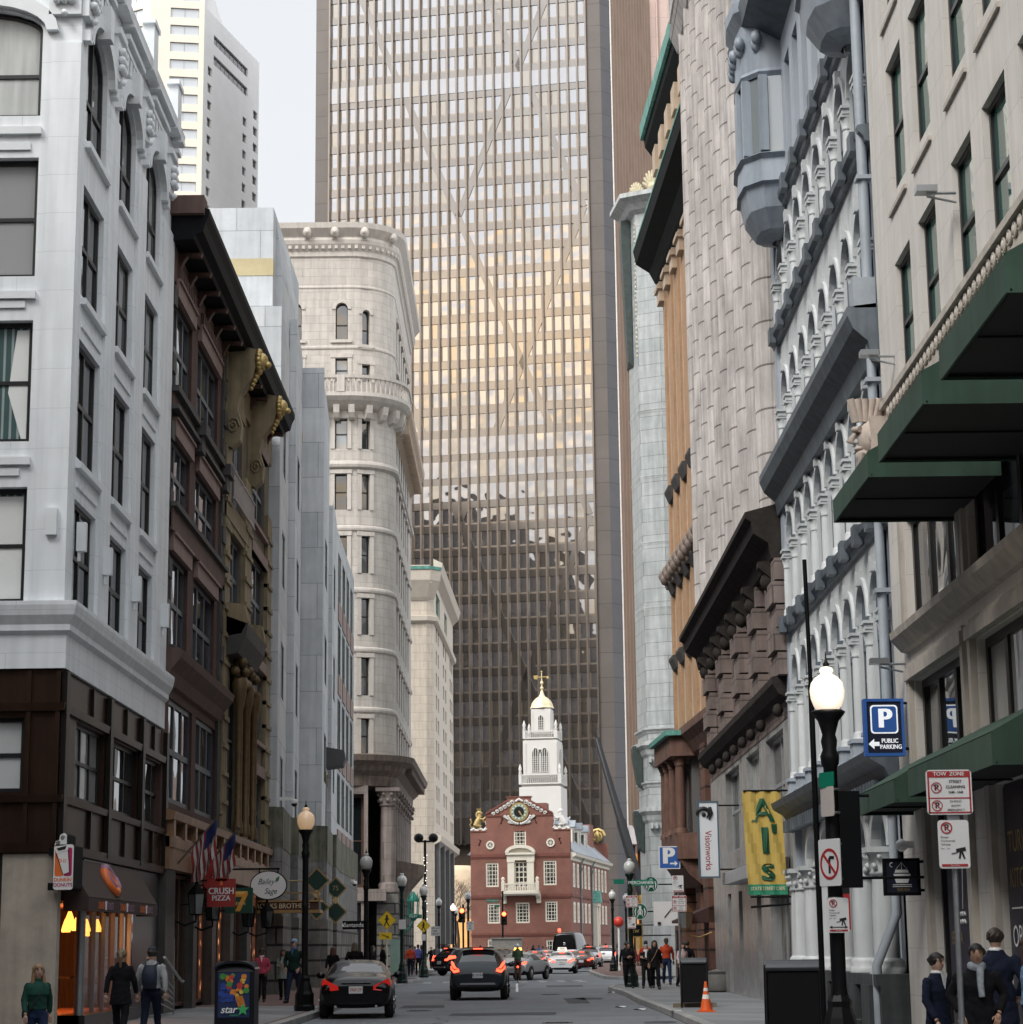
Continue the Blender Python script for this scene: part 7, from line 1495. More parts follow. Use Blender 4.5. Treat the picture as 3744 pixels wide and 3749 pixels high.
# coffee shop roundels on the right
for (x, y, z, r, lb) in ((6.0, 96, 4.35, .34, "upper round green coffee shop sign partly behind the merchants row sign"), (5.6, 98, 3.2, .36, "lower round green coffee shop sign right of the dark green lamp")):
    t = thing("coffee_sign", lb, "sign", (x, y, z - r)); fn = plane(x, y, z, 20); M = MB(); M.prism(el(r, r), -.08, 0, fn); M.build("disc", mat("coffee_green", (.0, .13, .075), .4), t); M = MB(); ring(M, fn, 0, 0, r, r * .95, .001, .006)
    M.ball(fn(0, r * .28, .01), (r * .16, .02, r * .2)); M.prism([(-.16 * r, r * .45), (-.2 * r, r * .75), (-.08 * r, r * .6), (0, r * .82), (.08 * r, r * .6), (.2 * r, r * .75), (.16 * r, r * .45)], .001, .01, fn)
    for sg in (-1, 1): M.tube([fn(sg * .12 * r, .3 * r, .01), fn(sg * .3 * r, 0, .01), fn(sg * .25 * r, -.4 * r, .01), fn(sg * .45 * r, -.75 * r, .01)], [.05 * r, .07 * r, .06 * r, .04 * r], seg=5); M.tube([fn(sg * .6 * r, -.55 * r, .01), fn(sg * .68 * r, 0, .01), fn(sg * .55 * r, .4 * r, .01)], [.05 * r, .09 * r, .05 * r], seg=5)
    M.prism([(-.12 * r, .1 * r), (.12 * r, .1 * r), (.16 * r, -.4 * r), (-.16 * r, -.4 * r)], .001, .008, fn); M.build("emblem", wht, t); M = MB(); M.tube([(x, y + .1, z), (7.5, y + .4, z)], .03); M.build("bracket", black_m, t)
t, fn = boxsign("white_board", "plain white board sign behind the thin parking notice post", 5.45, 6.5, 86, 2.45, 3.4, wht, .05, .05, None, 7.2); M = MB(); M.tube([fn(-.1, -.15, .01), fn(.2, .2, .01)], .02); M.box(5.6, 5.72, 85.95, 85.99, 2.5, 2.6); M.build("logo_stroke", blk, t)
t, fn = boxsign("hanging_sign", "small dark hanging sign with a gold frame below the round coffee signs", 5.2, 5.85, 101, 2.1, 2.65, black_m, .06, .01, brz, 7.2); M = MB(); M.text("kw", T3(fn, 0, 0), .22, 0); M.build("lettering", gold, t)
# lanterns
def lantern(x, y, z, s, m, label, wall_x):
    t = thing("wall_lantern", label, "lantern", (x, y, z)); M = MB(); M.lathe([(.12 * s, 0), (.17 * s, .04 * s)], (x, y, z), 4, sm=False); M.lathe([(.24 * s, .55 * s), (.2 * s, .62 * s), (.1 * s, .75 * s), (.04 * s, .82 * s), (.05 * s, .9 * s), (.01 * s, 1.08 * s)], (x, y, z), 4, sm=False)
    for k in range(4): a = k * PI / 2; M.tube([(x + .16 * s * math.cos(a), y + .16 * s * math.sin(a), z), (x + .22 * s * math.cos(a), y + .22 * s * math.sin(a), z + .56 * s)], .018 * s, seg=4)
    M.tube([(x, y, z), (x, y, z - .15 * s), ((x + wall_x) / 2, y, z - .25 * s), (wall_x, y, z - .1 * s)], .03 * s, seg=6); M.build("frame", m, t); G = MB(); G.lathe([(.15 * s, .03 * s), (.21 * s, .55 * s)], (x, y, z), 4, sm=False); G.build("pane", gl_dark, t)
lantern(6.25, 80, 2.25, 1.15, mat("brass_lantern", (.35, .22, .10), .35, .8), "brass wall lantern on a curled bracket by the red sandstone entrance", 7.2)
lantern(-8.4, 56.9, 2.6, 1., black_m, "black wall lantern on the nearest pilaster of the shop front", -9.0); lantern(-8.4, 60.0, 2.5, 1., black_m, "black wall lantern on the second pilaster of the shop front", -9.0); lantern(-8.4, 68, 2.4, 1., black_m, "black wall lantern on the pilaster behind the pizza sign", -9.0); lantern(-8.3, 72.2, 2.4, 1., black_m, "black wall lantern below the oval cafe sign", -9.0)
t = thing("hanging_clock_lantern", "ornate verdigris lantern bracket on the round cornered granite building", "lantern", (-6.2, 131, 3.2)); M = MB(); M.lathe([(.1, 0), (.3, .25), (.34, .3), (.34, .4), (.3, .42)], (-6.2, 131, 3.3), 10); M.lathe([(.36, 1.15), (.38, 1.25), (.2, 1.5), (.05, 1.75)], (-6.2, 131, 3.3), 10)
for k in range(8): a = k * PI / 4; M.tube([(-6.2 + .3 * math.cos(a), 131 + .3 * math.sin(a), 3.7), (-6.2 + .34 * math.cos(a), 131 + .34 * math.sin(a), 4.5)], .03, seg=5); M.lathe([(.03, 1.4), (.005, 1.8)], (-6.2 + .34 * math.cos(a), 131 + .34 * math.sin(a), 3.2), 5)
M.tube([(-6.2, 131, 3.3), (-6.5, 131, 2.8), (-7.3, 131.5, 2.4)], .06); M.build("lantern_body", mat("green_lantern_copper", (.02, .22, .16), .5, var=.3, scale=5), t)
for i, (y, z) in enumerate(((79.3, 7.0), (112, 5.0))):
    x = -8.25 if i == 0 else -8.45; t = thing("security_camera", ("white dome security camera on the nearest granite bay", "white dome security camera near the far end of the granite building")[i], "camera", (x, y, z)); M = MB(); M.box(x - .55, x + .1, y - .06, y + .06, z + .1, z + .22); M.lathe([(.13, 0), (.14, .1), (.1, .16)], (x + .1, y, z - .02), 10); M.build("housing", wht, t); M = MB(); M.ball((x + .1, y, z - .03), .11); M.build("dome", blk, t)
t = thing("security_camera", "white security camera on the limestone corner above the ship sign", "camera", (6.75, 37.5, 3.3)); M = MB(); M.ball((6.7, 37.4, 3.35), .11); M.box(6.7, 6.9, 37.35, 37.5, 3.3, 3.42); M.build("housing", wht, t)
# flags
fr_m = mat("flag_red", (.22, .02, .02), .9); fw_m = mat("flag_white", (.40, .39, .38), .9); fb_m = mat("flag_blue", (.012, .02, .09), .9)
def flag(y, z, label):
    t = thing("flag", label, "flag", (-9, y, z)); M = MB(); a, b = Vector((-8.95, y, z - .9)), Vector((-7.72, y + .1, z + .55)); M.tube([a, b], .028, seg=6); M.ball(b, .06); M.build("flag_pole", mat("pole_wood", (.1, .07, .05), .5), t)
    M = MB(); d = (b - a)
    for i in range(13):
        s0, s1 = .42 + .5 * i / 13, .42 + .5 * (i + 1) / 13
        for j in range(7):
            def pt(s, v): p = a + d * s; return (p.x * (1 - 0) + .02 * math.sin(v * 9 + s * 20) , p.y + .1 * math.sin(s * 26 + v * 2) * (.3 + v), p.z - v * 1.05 - .12 * math.sin(s * 12) * v)
            v0, v1 = j / 7, (j + 1) / 7
            M.face([pt(s0, v0), pt(s1, v0), pt(s1, v1), pt(s0, v1)], 2 if (i > 6 and j < 3) else (i % 2), True)
    M.build("flag_cloth", [fr_m, fw_m, fb_m], t)
flag(56.2, 4.65, "nearer american flag hanging from a pole over the shop fronts"); flag(60.0, 4.5, "farther american flag hanging above the red pizza sign")
t, fn = boxsign("shop_sign", "red pentagon shaped shop sign hanging behind the farther flag", -8.75, -8.05, 60.6, 3.4, 4.3, mat("brick_red_sign", (.33, .028, .022)), .06, .1, None, -9.0); M = MB(); M.prism(rrect(.12, .12, .02), .001, .004, fn); M.text("burger", T3(fn, 0, -.14), .06, 0); M.build("lettering", wht, t)
# pendant lamps in the doughnut shop
amb = mat("amber_glass_lamp", (.9, .35, .06), .4, var=0, emit=(1, .40, .06), est=2.2)
for i, (x, y, z) in enumerate(((-9.45, 45.9, 2.15), (-9.75, 47.0, 2.12), (-9.75, 48.1, 2.16), (-9.75, 49.2, 2.14), (-9.9, 49.9, 2.05), (-9.75, 50.5, 2.15))):
    t = thing("pendant_lamp", ("large amber pendant lamp at the shop's glass corner", "second amber pendant lamp behind the shop glass", "third amber pendant lamp behind the shop glass", "fourth amber pendant lamp behind the shop glass", "amber pendant lamp hanging slightly lower than its neighbours", "last amber pendant lamp, by the far end of the shop glass")[i], "pendant lamp", (x, y, z), "amber pendant lamps in the doughnut shop"); s = 1.15 if i == 0 else .85
    M = MB(); M.lathe([(.11 * s, 0), (.12 * s, .05 * s), (.1 * s, .14 * s), (.06 * s, .26 * s), (.03 * s, .34 * s)], (x, y, z), 10); M.build("shade", amb, t); M = MB(); M.tube([(x, y, z + .3 * s), (x, y, 2.68)], .01, seg=4); M.build("cord", blk, t)
pl2 = bpy.data.lights.new("shop_light", 'POINT'); pl2.energy = 55; pl2.color = (1, .42, .14); pl2.shadow_soft_size = .3
o2 = bpy.data.objects.new("shop_light", pl2); COL.objects.link(o2); o2.location = (-10.2, 48.2, 2.0)
# steps and handrail, screen
t = thing("handrail", "steel stair handrail with slanting bars beyond the doughnut shop", "handrail", (-8.6, 53, .15)); M = MB()
for x in (-8.75, -8.35): M.tube([(x, 51.6, 1.55), (x, 54.3, .95), (x, 54.6, .95)], .035, seg=6)
for k in range(5): M.tube([(-8.55, 51.6, 1.35 - k * .2), (-8.55, 54.3, .78 - k * .13)], .018, seg=5)
for y in (51.6, 54.4): M.tube([(-8.55, y, .15), (-8.55, y, 1.55 if y < 52 else .95)], .025, seg=6)
M.build("rail", steel, t)

# ------------------------------------------------------------------ pavement furniture
t = thing("litter_bin", "black compactor litter bin with a fruit and vegetable advert panel on the left pavement", "litter bin", (-5.9, 45.8, .154)); x0, x1, y0, y1 = -6.33, -5.5, 45.7, 46.5
M = MB(); prof = [(45.7, .15), (45.7, 1.25), (45.75, 1.36), (45.95, 1.45), (46.2, 1.46), (46.5, 1.35), (46.5, .15)]; M.prism(prof, x0, x1, lambda u, v, w: (w, u, v)); M.build("cabinet", mat("black_bin_plastic", (.008, .009, .014), .45, var=.1, spec=.2), t)
M = MB(); A_ = arc(x0 - .02, x1 + .02, 1.3, .18, 12); B_ = arc(x0 + .03, x1 - .03, 1.3, .13, 12)
for k in range(12): M.prism([A_[k], A_[k + 1], B_[k + 1], B_[k]], 45.66, 46.5, lambda u, v, w: (u, w, v))
M.build("hood", mat("black_gloss_hood", (.02, .022, .028), .2, .2), t)
fn = plane(-5.93, 45.69, .78); p = panel(t, fn, .66, .92, mat("advert_dark_blue", (.015, .03, .10), .4), .02, .01, "advert_panel"); M = MB(); R = random.Random(4)
vm = [mat("veg_red", (.5, .05, .03), .5, var=.2, scale=20), mat("veg_orange", (.65, .22, .03), .5, var=.2, scale=20), mat("veg_yellow", (.65, .5, .08), .5, var=.2, scale=20), mat("veg_green", (.06, .25, .05), .5, var=.2, scale=20), mat("veg_blue", (.02, .06, .3), .5, var=.3, scale=8), wht, mat("star_green", (.05, .42, .13), .5)]
for k in range(46):
    u, v = R.uniform(-.27, .27), R.uniform(-.12, .4); r = R.uniform(.03, .07); mi = 3 if u < -.12 and v > .2 else R.choice([0, 1, 1, 2, 0, 3]); 
    if u + v < .0: mi = 4
    M.prism([(u + r * math.cos(a * PI / 5), v + r * .9 * math.sin(a * PI / 5)) for a in range(10)], .001, .002 + .0004 * k, fn, mi)
for k in range(5): bar(M, fn, .05 + k * .03, -.02, .12 + k * .03, -.24, .035, .02, .024, 1)
M.text("star", T3(fn, -.1, -.3), .15, 5, ext=.03, bold=.03, shear=.25); M.prism([(.2 + (.14 if i % 2 == 0 else .06) * math.sin(i * PI / 5), -.3 + (.14 if i % 2 == 0 else .06) * math.cos(i * PI / 5)) for i in range(10)], .026, .032, fn, 6); M.text("market", T3(fn, .02, -.41), .045, 6, ext=.03); M.build("advert_print", vm, p)
def sandwich(x, y, label, w=.6, h=1.15, lean=.38, yaw=0):
    t = thing("sandwich_board", label, "pavement sign", (x, y, .15), "black pavement boards", rad(yaw), local=True); M = MB()
    pts = [(-lean, .12), (-.12, h - .1), (-.07, h - .02), (0, h), (.07, h - .02), (.12, h - .1), (lean * .2, .12)]
    M.prism(pts, -w / 2, w / 2, lambda u, v, d: (d, u, v)); M.build("board", mat("black_board", (.006, .006, .007), .7, var=.15, spec=.12), t)
    M = MB(); A = [(.15 * math.cos(rad(a)), h - .13 + .16 * math.sin(rad(a))) for a in range(0, 181, 20)]; M.prism(A, -w / 2 - .02, w / 2 + .02, lambda u, v, d: (d, u, v), sm=True); M.build("rolled_top", mat("dark_grey_metal_roll", (.06, .065, .07), .3, .4, var=.2), t)
    for sx in (-1, 1):
        M = MB(); M.tube([(sx * (w / 2 + .02), -lean - .02, 0), (sx * (w / 2 + .02), -.1, h - .05)], .03, seg=6); M.build("leg", lblk, t); M = MB(); M.tube([(sx * (w / 2 + .02), lean, 0), (sx * (w / 2 + .02), .1, h - .05)], .03, seg=6); M.build("leg", lblk, t)
    return t
sandwich(3.92, 31, "larger black pavement board with a rolled top, left of the lit lamp post", .72, 1.3, .36, -8); t = sandwich(4.5, 55.4, "smaller black pavement board with a rolled top, behind the traffic cone", .6, 1.2, .3, -6)
M = MB(); M.box(-.55, .55, -.12, .06, 0, .1); M.box(-.5, .5, .25, .4, 0, .1); M.build("timber_foot", mat("grey_timber", (.2, .16, .12), .9), t)
t = thing("traffic_cone", "orange traffic cone with white bands beside the smaller pavement board", "traffic cone", (4.45, 51.5, .15)); M = MB(); c = (4.45, 51.5, .15)
M.box(c[0] - .2, c[0] + .2, c[1] - .2, c[1] + .2, .15, .185); M.lathe([(.15, .03), (.115, .2), (.095, .3)], c, 14); M.lathe([(.095, .3), (.075, .4)], c, 14, 1); M.lathe([(.075, .4), (.06, .48)], c, 14); M.lathe([(.06, .48), (.05, .55)], c, 14, 1); M.lathe([(.05, .55), (.03, .7)], c, 14); M.build("cone_body", [mat("cone_orange", (.75, .12, .02), .5), mat("cone_white", (.8, .78, .74), .4)], t)
t = thing("stone_bollard", "rough granite block bollard at the foot of the red sandstone building", "bollard", (6.75, 74, .15)); M = MB(); M.lathe([(.38, 0), (.42, .1), (.42, .55), (.34, .68), (.1, .74)], (6.7, 72.6, .15), 12); M.build("stone", rough_gr, t)
t = thing("flag_pole", "slim black pole rising behind the lit lamp on the right kerb", "pole", (4.1, 29.3, .15)); M = MB(); M.tube([(4.1, 29.3, .15), (4.1, 29.3, 5.2)], .04, seg=8); M.tube([(4.1, 29.3, 5.2), (4.08, 29.3, 6.95)], .03, seg=8); M.build("pole", lblk, t)
t = thing("glass_kiosk", "pale green glass notice kiosk beside the larger crossing sign", "kiosk", (-6.0, 112, .15)); M = MB(); M.box(-6.5, -5.85, 112, 112.12, .15, 2.2); M.build("glass_panel", mat("pale_green_glass_panel", (.30, .45, .40), .2, var=.15, scale=1.5), t); M = MB(); M.box(-6.55, -5.8, 111.98, 112.14, 2.2, 2.28); M.box(-6.55, -5.8, 111.95, 112.17, .15, .3); M.build("frame", steel, t)
t = thing("red_ball_post", "white post topped by a red ball at the right kerb", "post", (6.6, 140, .15)); M = MB(); M.tube([(6.6, 140, .15), (6.6, 140, 3.0)], .07); M.build("post", wht, t); M = MB(); M.ball((6.6, 140, 3.2), .34, seg=14, rings=10); M.build("ball", mat("red_ball", (.6, .05, .03), .4), t)
for i, (x, y) in enumerate(((2.9, 61.5), (3.3, 58.9), (3.5, 80.5), (3.75, 52.2))):
    M = MB(); pts = [(x + .16 * math.cos(a) * (1 + .3 * math.sin(a * 3)), y + .3 * math.sin(a), .02 + (.14 if i == 3 else 0) + .015 * math.sin(a * 2)) for a in [k * PI / 5 for k in range(10)]]; M.face(pts); M.face([(p[0], p[1], p[2] - .008) for p in pts][::-1])
    tag(M.build("litter_paper", wht), ("white scrap of paper lying in the road", "crumpled white paper against the right kerb near the board", "white paper by the kerb corner in front of the dark green lamp", "white paper on the right pavement near the cone")[i], "litter")
# crane
t = thing("crane_truck", "black telescopic crane boom leaning up left from a yellow base beside the state house", "crane", (8.6, 170, 0)); 
b0, b1 = Vector((10.3, 172, 4.6)), Vector((6.9, 178, 18.6)); mdl = (b0 + b1) / 2
M = MB(); M.tube([b0, mdl], .5, seg=4); M.tube([mdl, b1], [.4, .28], seg=4); M.tube([b1, b1 + Vector((-.1, .1, .7))], .1, seg=5); M.build("boom", mat("black_crane_steel", (.014, .015, .018), .4, .3), t)
M = MB()
for dx in (-.2, .35): M.tube([Vector((10.9 + dx, 171.2, 1.6)), Vector((10.0 + dx, 171.4, 5.6))], .16, seg=6)
M.build("hydraulic_ram", mat("crane_yellow", (.55, .34, .04), .4), t); M = MB(); M.box(9.6, 12.2, 169.5, 175, .9, 2.4); M.box(9.8, 12, 167.5, 169.5, .7, 2.6); [M.lathe([(.5, 0), (.5, .1)], (0, 0, 0), 3) for _ in ()]; M.build("chassis", mat("crane_yellow", (.55, .34, .04)), t)
for y in (168.4, 171, 173.8): M = MB(); M.tube([(9.5, y, .5), (9.85, y, .5)], .5, seg=16); M.build("wheel", mat("tyre_rubber", (.012, .012, .012), .8), t)
# ------------------------------------------------------------------ vehicles
rubber = mat("tyre_rubber", (.012, .012, .012), .8); rim_m = mat("alloy_rim", (.35, .36, .37), .3, .8, var=.1); trim_b = mat("black_plastic_trim", (.010, .010, .011), .55, spec=.3)
car_gl = mat("dark_car_glass", (.010, .012, .014), .03, 0, var=0, spec=.9); chrome = mat("chrome_trim", (.6, .62, .64), .12, 1., var=0)
tail_on = mat("tail_light_lit", (.75, .03, .02), .25, var=0, emit=(1, .07, .03), est=2.6); tail_off = mat("tail_light_red", (.42, .015, .012), .15, var=.1, emit=(1, .03, .02), est=.12); amb_on = mat("amber_indicator", (.8, .3, .03), .3, var=0, emit=(1, .42, .08), est=2.4)
plate_m = mat("number_plate", (.70, .71, .70), .4, var=.03); plate_t = mat("plate_lettering_blue", (.05, .08, .22), .5); plate_r = mat("plate_lettering_red", (.4, .05, .05), .5)
def paint_m(name, col, metal=.3, rough=.22): return mat(name, col, rough, metal, var=.04, scale=2, coat=.6, spec=.5)
def car(label, cat, pos, head, paint, kind="sedan", plate=None, lit=True, name="car", roof_light=None, two=None, scale=1., lights=None, group="vehicles in the street traffic"):
    """lofted car body heading +y before turning; rear bumper centre at the given position"""
    suv = kind in ("suv", "van"); Lh = 4.55 if suv else 4.75
    W_ = .93 if suv else .91
    if kind == "sedan":    # y from rear, belt z, top z, half width at belt, half width of roof edge, bottom z
        st = [(0, .74, .80, .78, .55, .36), (.06, .88, .98, .86, .62, .28), (.45, .96, 1.06, .89, .66, .24), (.82, .985, 1.10, .90, .66, .24), (1.48, 1.0, 1.37, .905, .58, .24), (2.05, 1.0, 1.45, .91, .58, .24), (2.7, .99, 1.42, .91, .58, .24), (3.35, .98, 1.08, .90, .66, .24), (4.0, .93, .97, .89, .64, .24), (4.6, .82, .85, .84, .55, .26), (4.75, .66, .68, .72, .45, .32)]
        rear_gl, side_gl, front_gl = (3,), (4, 5), (6,)
    elif kind == "suv":
        st = [(0, .78, .84, .80, .58, .42), (.05, 1.0, 1.10, .88, .66, .34), (.16, 1.1, 1.2, .905, .68, .28), (.62, 1.1, 1.60, .915, .60, .26), (.75, 1.1, 1.66, .92, .60, .26), (1.9, 1.09, 1.70, .925, .63, .26), (2.6, 1.07, 1.64, .925, .62, .26), (3.35, 1.04, 1.14, .92, .70, .26), (3.95, .98, 1.04, .90, .66, .26), (4.45, .86, .9, .86, .58, .28), (4.58, .7, .72, .74, .45, .36)]
        rear_gl, side_gl, front_gl = (2,), (4, 5), (6,)
    else:
        st = [(0, .9, .98, .90, .7, .45), (.04, 1.3, 2.3, .96, .78, .40), (.12, 1.35, 2.52, .98, .80, .36), (1.5, 1.35, 2.58, .99, .82, .36), (3.2, 1.3, 2.56, .99, .82, .36), (4.4, 1.25, 2.45, .98, .78, .36), (5.1, 1.15, 1.35, .96, .75, .36), (5.6, 1.0, 1.1, .9, .65, .36), (5.75, .8, .82, .8, .5, .4)]
        rear_gl, side_gl, front_gl = (), (4,), (5,)
    NR = 8; V = []; F = []; FM = []
    for y, zb, zt, wb, wr, z0 in st:
        k = (zt - zb)
        half = [(0, z0), (wb * .80, z0 + .01), (wb * .965, z0 + .16), (wb, (z0 + zb) / 2 + .05), (wb * .985, zb), (wr + (wb - wr) * .12, zb + k * .86 if k > .2 else zb + k * .6), (wr * .8, zt - (.03 if k > .2 else .01)), (0, zt)]
        V += [(x, y, z) for x, z in half] + [(-x, y, z) for x, z in half[1:-1]][::-1]
    n = 2 * NR - 2
    for i in range(len(st) - 1):
        for j in range(n):
            jj = (j + 1) % n; F.append((i * n + j, i * n + jj, (i + 1) * n + jj, (i + 1) * n + j)); jm = min(j, n - 1 - j)
            m = 0
            if jm == 4 and i in side_gl: m = 2
            if jm in (5, 6) and i in rear_gl: m = 1
            if jm in (5, 6) and i in front_gl: m = 3
            if jm in (0, 1): m = 4
            FM.append(m)
    for base in (0, (len(st) - 1) * n):
        for j in range(NR - 1):
            a, b = base + j, base + j + 1; c = base + (n - j - 1) if j + 1 < NR - 1 else base + NR - 1; d = base + (n - j) % n
            f = [x for i_, x in enumerate((a, b, c, d)) if x not in (a, b, c, d)[:i_]]; F.append(tuple(f)); FM.append(4 if j < 1 and base == 0 else 0)
    me = bpy.data.meshes.new("car_cage"); me.from_pydata(V, [], F); me.polygons.foreach_set("material_index", FM)
    for _ in range(5): me.materials.append(None)
    o = bpy.data.objects.new("car_cage", me); COL.objects.link(o); sb = o.modifiers.new("s", 'SUBSURF'); sb.levels = 3; sb.render_levels = 3
    ev = o.evaluated_get(bpy.context.evaluated_depsgraph_get()); em = ev.to_mesh()
    parts = {k: MB() for k in range(5)}
    for p in em.polygons: parts[p.material_index].f.append(list(p.vertices))
    vs = [tuple(v.co * scale) for v in em.vertices]
    for mi, P in parts.items():
        ids = sorted({i for f in P.f for i in f}); mp_ = {a: b for b, a in enumerate(ids)}
        P.v = [vs[i] for i in ids]; P.f = [[mp_[i] for i in f] for f in P.f]; P.m = [0] * len(P.f); P.sm = [True] * len(P.f)
    ev.to_mesh_clear(); bpy.data.objects.remove(o); bpy.data.meshes.remove(me)
    t = thing(name, label, cat, (pos[0], pos[1], .002), group, rad(-head), local=True)
    parts[0].build("body", two or paint, t) if False else parts[0].build("body", paint, t)
    for k, nm, m_ in ((1, "rear_window", car_gl), (2, "side_window", car_gl), (3, "windscreen", car_gl), (4, "lower_trim", trim_b)):
        if parts[k].f: parts[k].build(nm, m_, t)
    s = scale; wy = (.85, 3.75) if kind != "van" else (1.0, 4.6); r = .34 if kind == "sedan" else .37 if kind == "suv" else .4
    for y in wy:
        for sx in (-1, 1):
            x = sx * (W_ - .01); M = MB(); P_ = [(x - sx * .22, .0), (x - sx * .2, r * .9), (x - sx * .16, r), (x - sx * .02, r), (x + sx * .015, r * .92), (x + sx * .02, r * .66)]
            sg = 24; vv = [(px * s, y * s + pr_ * s * math.cos(2 * PI * k / sg), r * s + pr_ * s * math.sin(2 * PI * k / sg)) for px, pr_ in P_ for k in range(sg)]
            M.mesh(vv, [(i * sg + k, i * sg + (k + 1) % sg, (i + 1) * sg + (k + 1) % sg, (i + 1) * sg + k) for i in range(len(P_) - 1) for k in range(sg)], 0, True); w = M.build("wheel", rubber, t)
            M = MB(); M.tube([((x - sx * .02) * s, y * s, r * s), ((x + sx * .01) * s, y * s, r * s)], r * .62 * s, seg=16)
            for k in range(5): a = 2 * PI * k / 5; M.tube([((x + sx * .012) * s, y * s, r * s), ((x + sx * .02) * s, (y + r * .55 * math.cos(a)) * s, (r + r * .55 * math.sin(a)) * s)], .035, seg=4)
            M.build("rim", rim_m, w)
            M = MB(); A_ = [(r * 1.16 * math.cos(PI * k / 12), r * 1.16 * math.sin(PI * k / 12)) for k in range(13)]; B_ = [(a * .86, b * .86) for a, b in A_]
            for k in range(12): M.prism([A_[k], A_[k + 1], B_[k + 1], B_[k]], (x - sx * .1) * s, (x + sx * .018) * s, lambda u, v, d: (d, y * s + u * s, r * s + v * s))
            M.build("wheel_arch", trim_b, t)
    lm = (tail_on if lit else tail_off)
    if kind == "sedan": tl = [[(.40, .73), (.62, .71), (.80, .76), (.835, .86), (.80, .95), (.68, .93), (.60, .84), (.42, .82)]]
    elif kind == "suv": tl = [[(.60, .93), (.80, .90), (.875, 1.0), (.885, 1.12), (.82, 1.22), (.80, 1.1), (.74, 1.03), (.62, 1.03)]]
    else: tl = [[(.78, .95), (.9, .95), (.9, 1.35), (.78, 1.35)]]
    if lights: tl = lights
    dep = -.02 if kind != "suv" else -.075
    for sx in (-1, 1):
        for pts in tl:
            M = MB(); M.prism([(sx * a, b) for a, b in pts], dep, .5 if kind == "sedan" else .42, lambda u, v, d: (u * s, (d + (max(0, abs(u) - .55) ** 2) * 1.3 + (max(0, v - .9) * .35 if kind == "suv" else max(0, v - .8) * .2)) * s, v * s)); M.build("tail_light", lm, t)
    M = MB(); M.prism(rrect(.34, .17, .015), -.03, .03, lambda u, v, d: (u * s, (-.012 + d) * s, (v + (.70 if kind == "sedan" else .80)) * s)); p = M.build("number_plate", plate_m, t)
    if plate: M = MB(); M.text(plate, lambda x, z, d: (x * s, (-.046 - d) * s, (z + (.70 if kind == "sedan" else .80)) * s), .075, 0, bold=.01, sx=.8); M.build("lettering", plate_r if kind == "sedan" else plate_t, p)
    for sx in (-1, 1):
        M = MB(); yy, zz = (3.05, 1.02) if kind == "sedan" else (3.05, 1.12) if kind == "suv" else (4.6, 1.5); M.ball((sx * (W_ + .1) * s, yy * s, zz * s), (.12 * s, .07 * s, .085 * s)); M.box(min(sx * .85, sx * (W_ + .05)) * s, max(sx * .85, sx * (W_ + .05)) * s, (yy - .02) * s, (yy + .04) * s, (zz - .05) * s, zz * s); M.build("door_mirror", paint if kind != "van" else trim_b, t)
    M = MB()
    if kind == "sedan":
        M.prism([(-.36, .87), (.36, .87), (.36, .895), (-.36, .895)], -.03, .1, lambda u, v, d: (u * s, d * s, v * s)); M.tube([(-.5 * s, .05 * s, .3 * s), (-.5 * s, -.03 * s, .3 * s)], .035); M.tube([(.5 * s, .05 * s, .3 * s), (.5 * s, -.03 * s, .3 * s)], .035)
    elif kind == "suv": M.prism([(-.6, .5), (.6, .5), (.55, .56), (-.55, .56)], -.03, .1, lambda u, v, d: (u * s, d * s, v * s)); M.ball((0, .1 * s, 1.02 * s), (.06, .06, .05))
    else: M.ball((0, -.01, 1.9), (.12, .02, .15))
    M.build("chrome_trim", chrome, t)
    if kind == "suv": M = MB(); M.prism([(-.55, 1.66), (.55, 1.66), (.5, 1.70), (-.5, 1.70)], .52, .95, lambda u, v, d: (u * s, d * s, (v - (.05 if False else 0)) * s)); M.build("roof_spoiler", paint, t)
    if lit and kind != "van": M = MB(); z = 1.42 if kind == "sedan" else 1.69; yy = 1.3 if kind == "sedan" else .5; M.box(-.16 * s, .16 * s, (yy - .02) * s, yy * s, (z - .14 if kind == "sedan" else z - .06) * s, (z - .1 if kind == "sedan" else z - .02) * s); M.build("brake_light", tail_on, t)
    if roof_light: M = MB(); M.prism([(-.32, 0), (.32, 0), (.26, .2), (-.26, .2)], 2.0, 2.25, lambda u, v, d: (u * s, d * s, (1.44 + v) * s)); r_ = M.build("roof_sign", roof_light, t); M = MB(); M.text("TAXI", lambda x, z, d: (x, 1.985 - d, 1.54 + z), .1, 0, bold=.02); M.build("lettering", blk, r_)
    return t
black_p = mat("gloss_black_paint", (.003, .003, .004), .15, 0, var=0, spec=.25, coat=.15); slate_p = mat("dark_slate_paint", (.030, .040, .048), .28, .3, var=.03, spec=.3, coat=.2); navy_p = paint_m("black_blue_paint", (.010, .013, .02), .3, .2)
white_c = paint_m("white_car_paint", (.66, .68, .70), 0, .25); silver_p = paint_m("silver_paint", (.42, .44, .46), .6, .3); maroon_p = paint_m("dark_red_paint", (.06, .012, .012), .3, .2); red_p = paint_m("maroon_paint", (.10, .02, .02), .3, .25)
car("glossy black sedan parked at the left kerb, plate 3969 ZF", "car", (-3.98, 53.9), -2.5, black_p, "sedan", "3969 ZF", False, lights=[[(.42, .70), (.62, .68), (.80, .74), (.85, .86), (.80, .98), (.66, .90), (.44, .80)]])
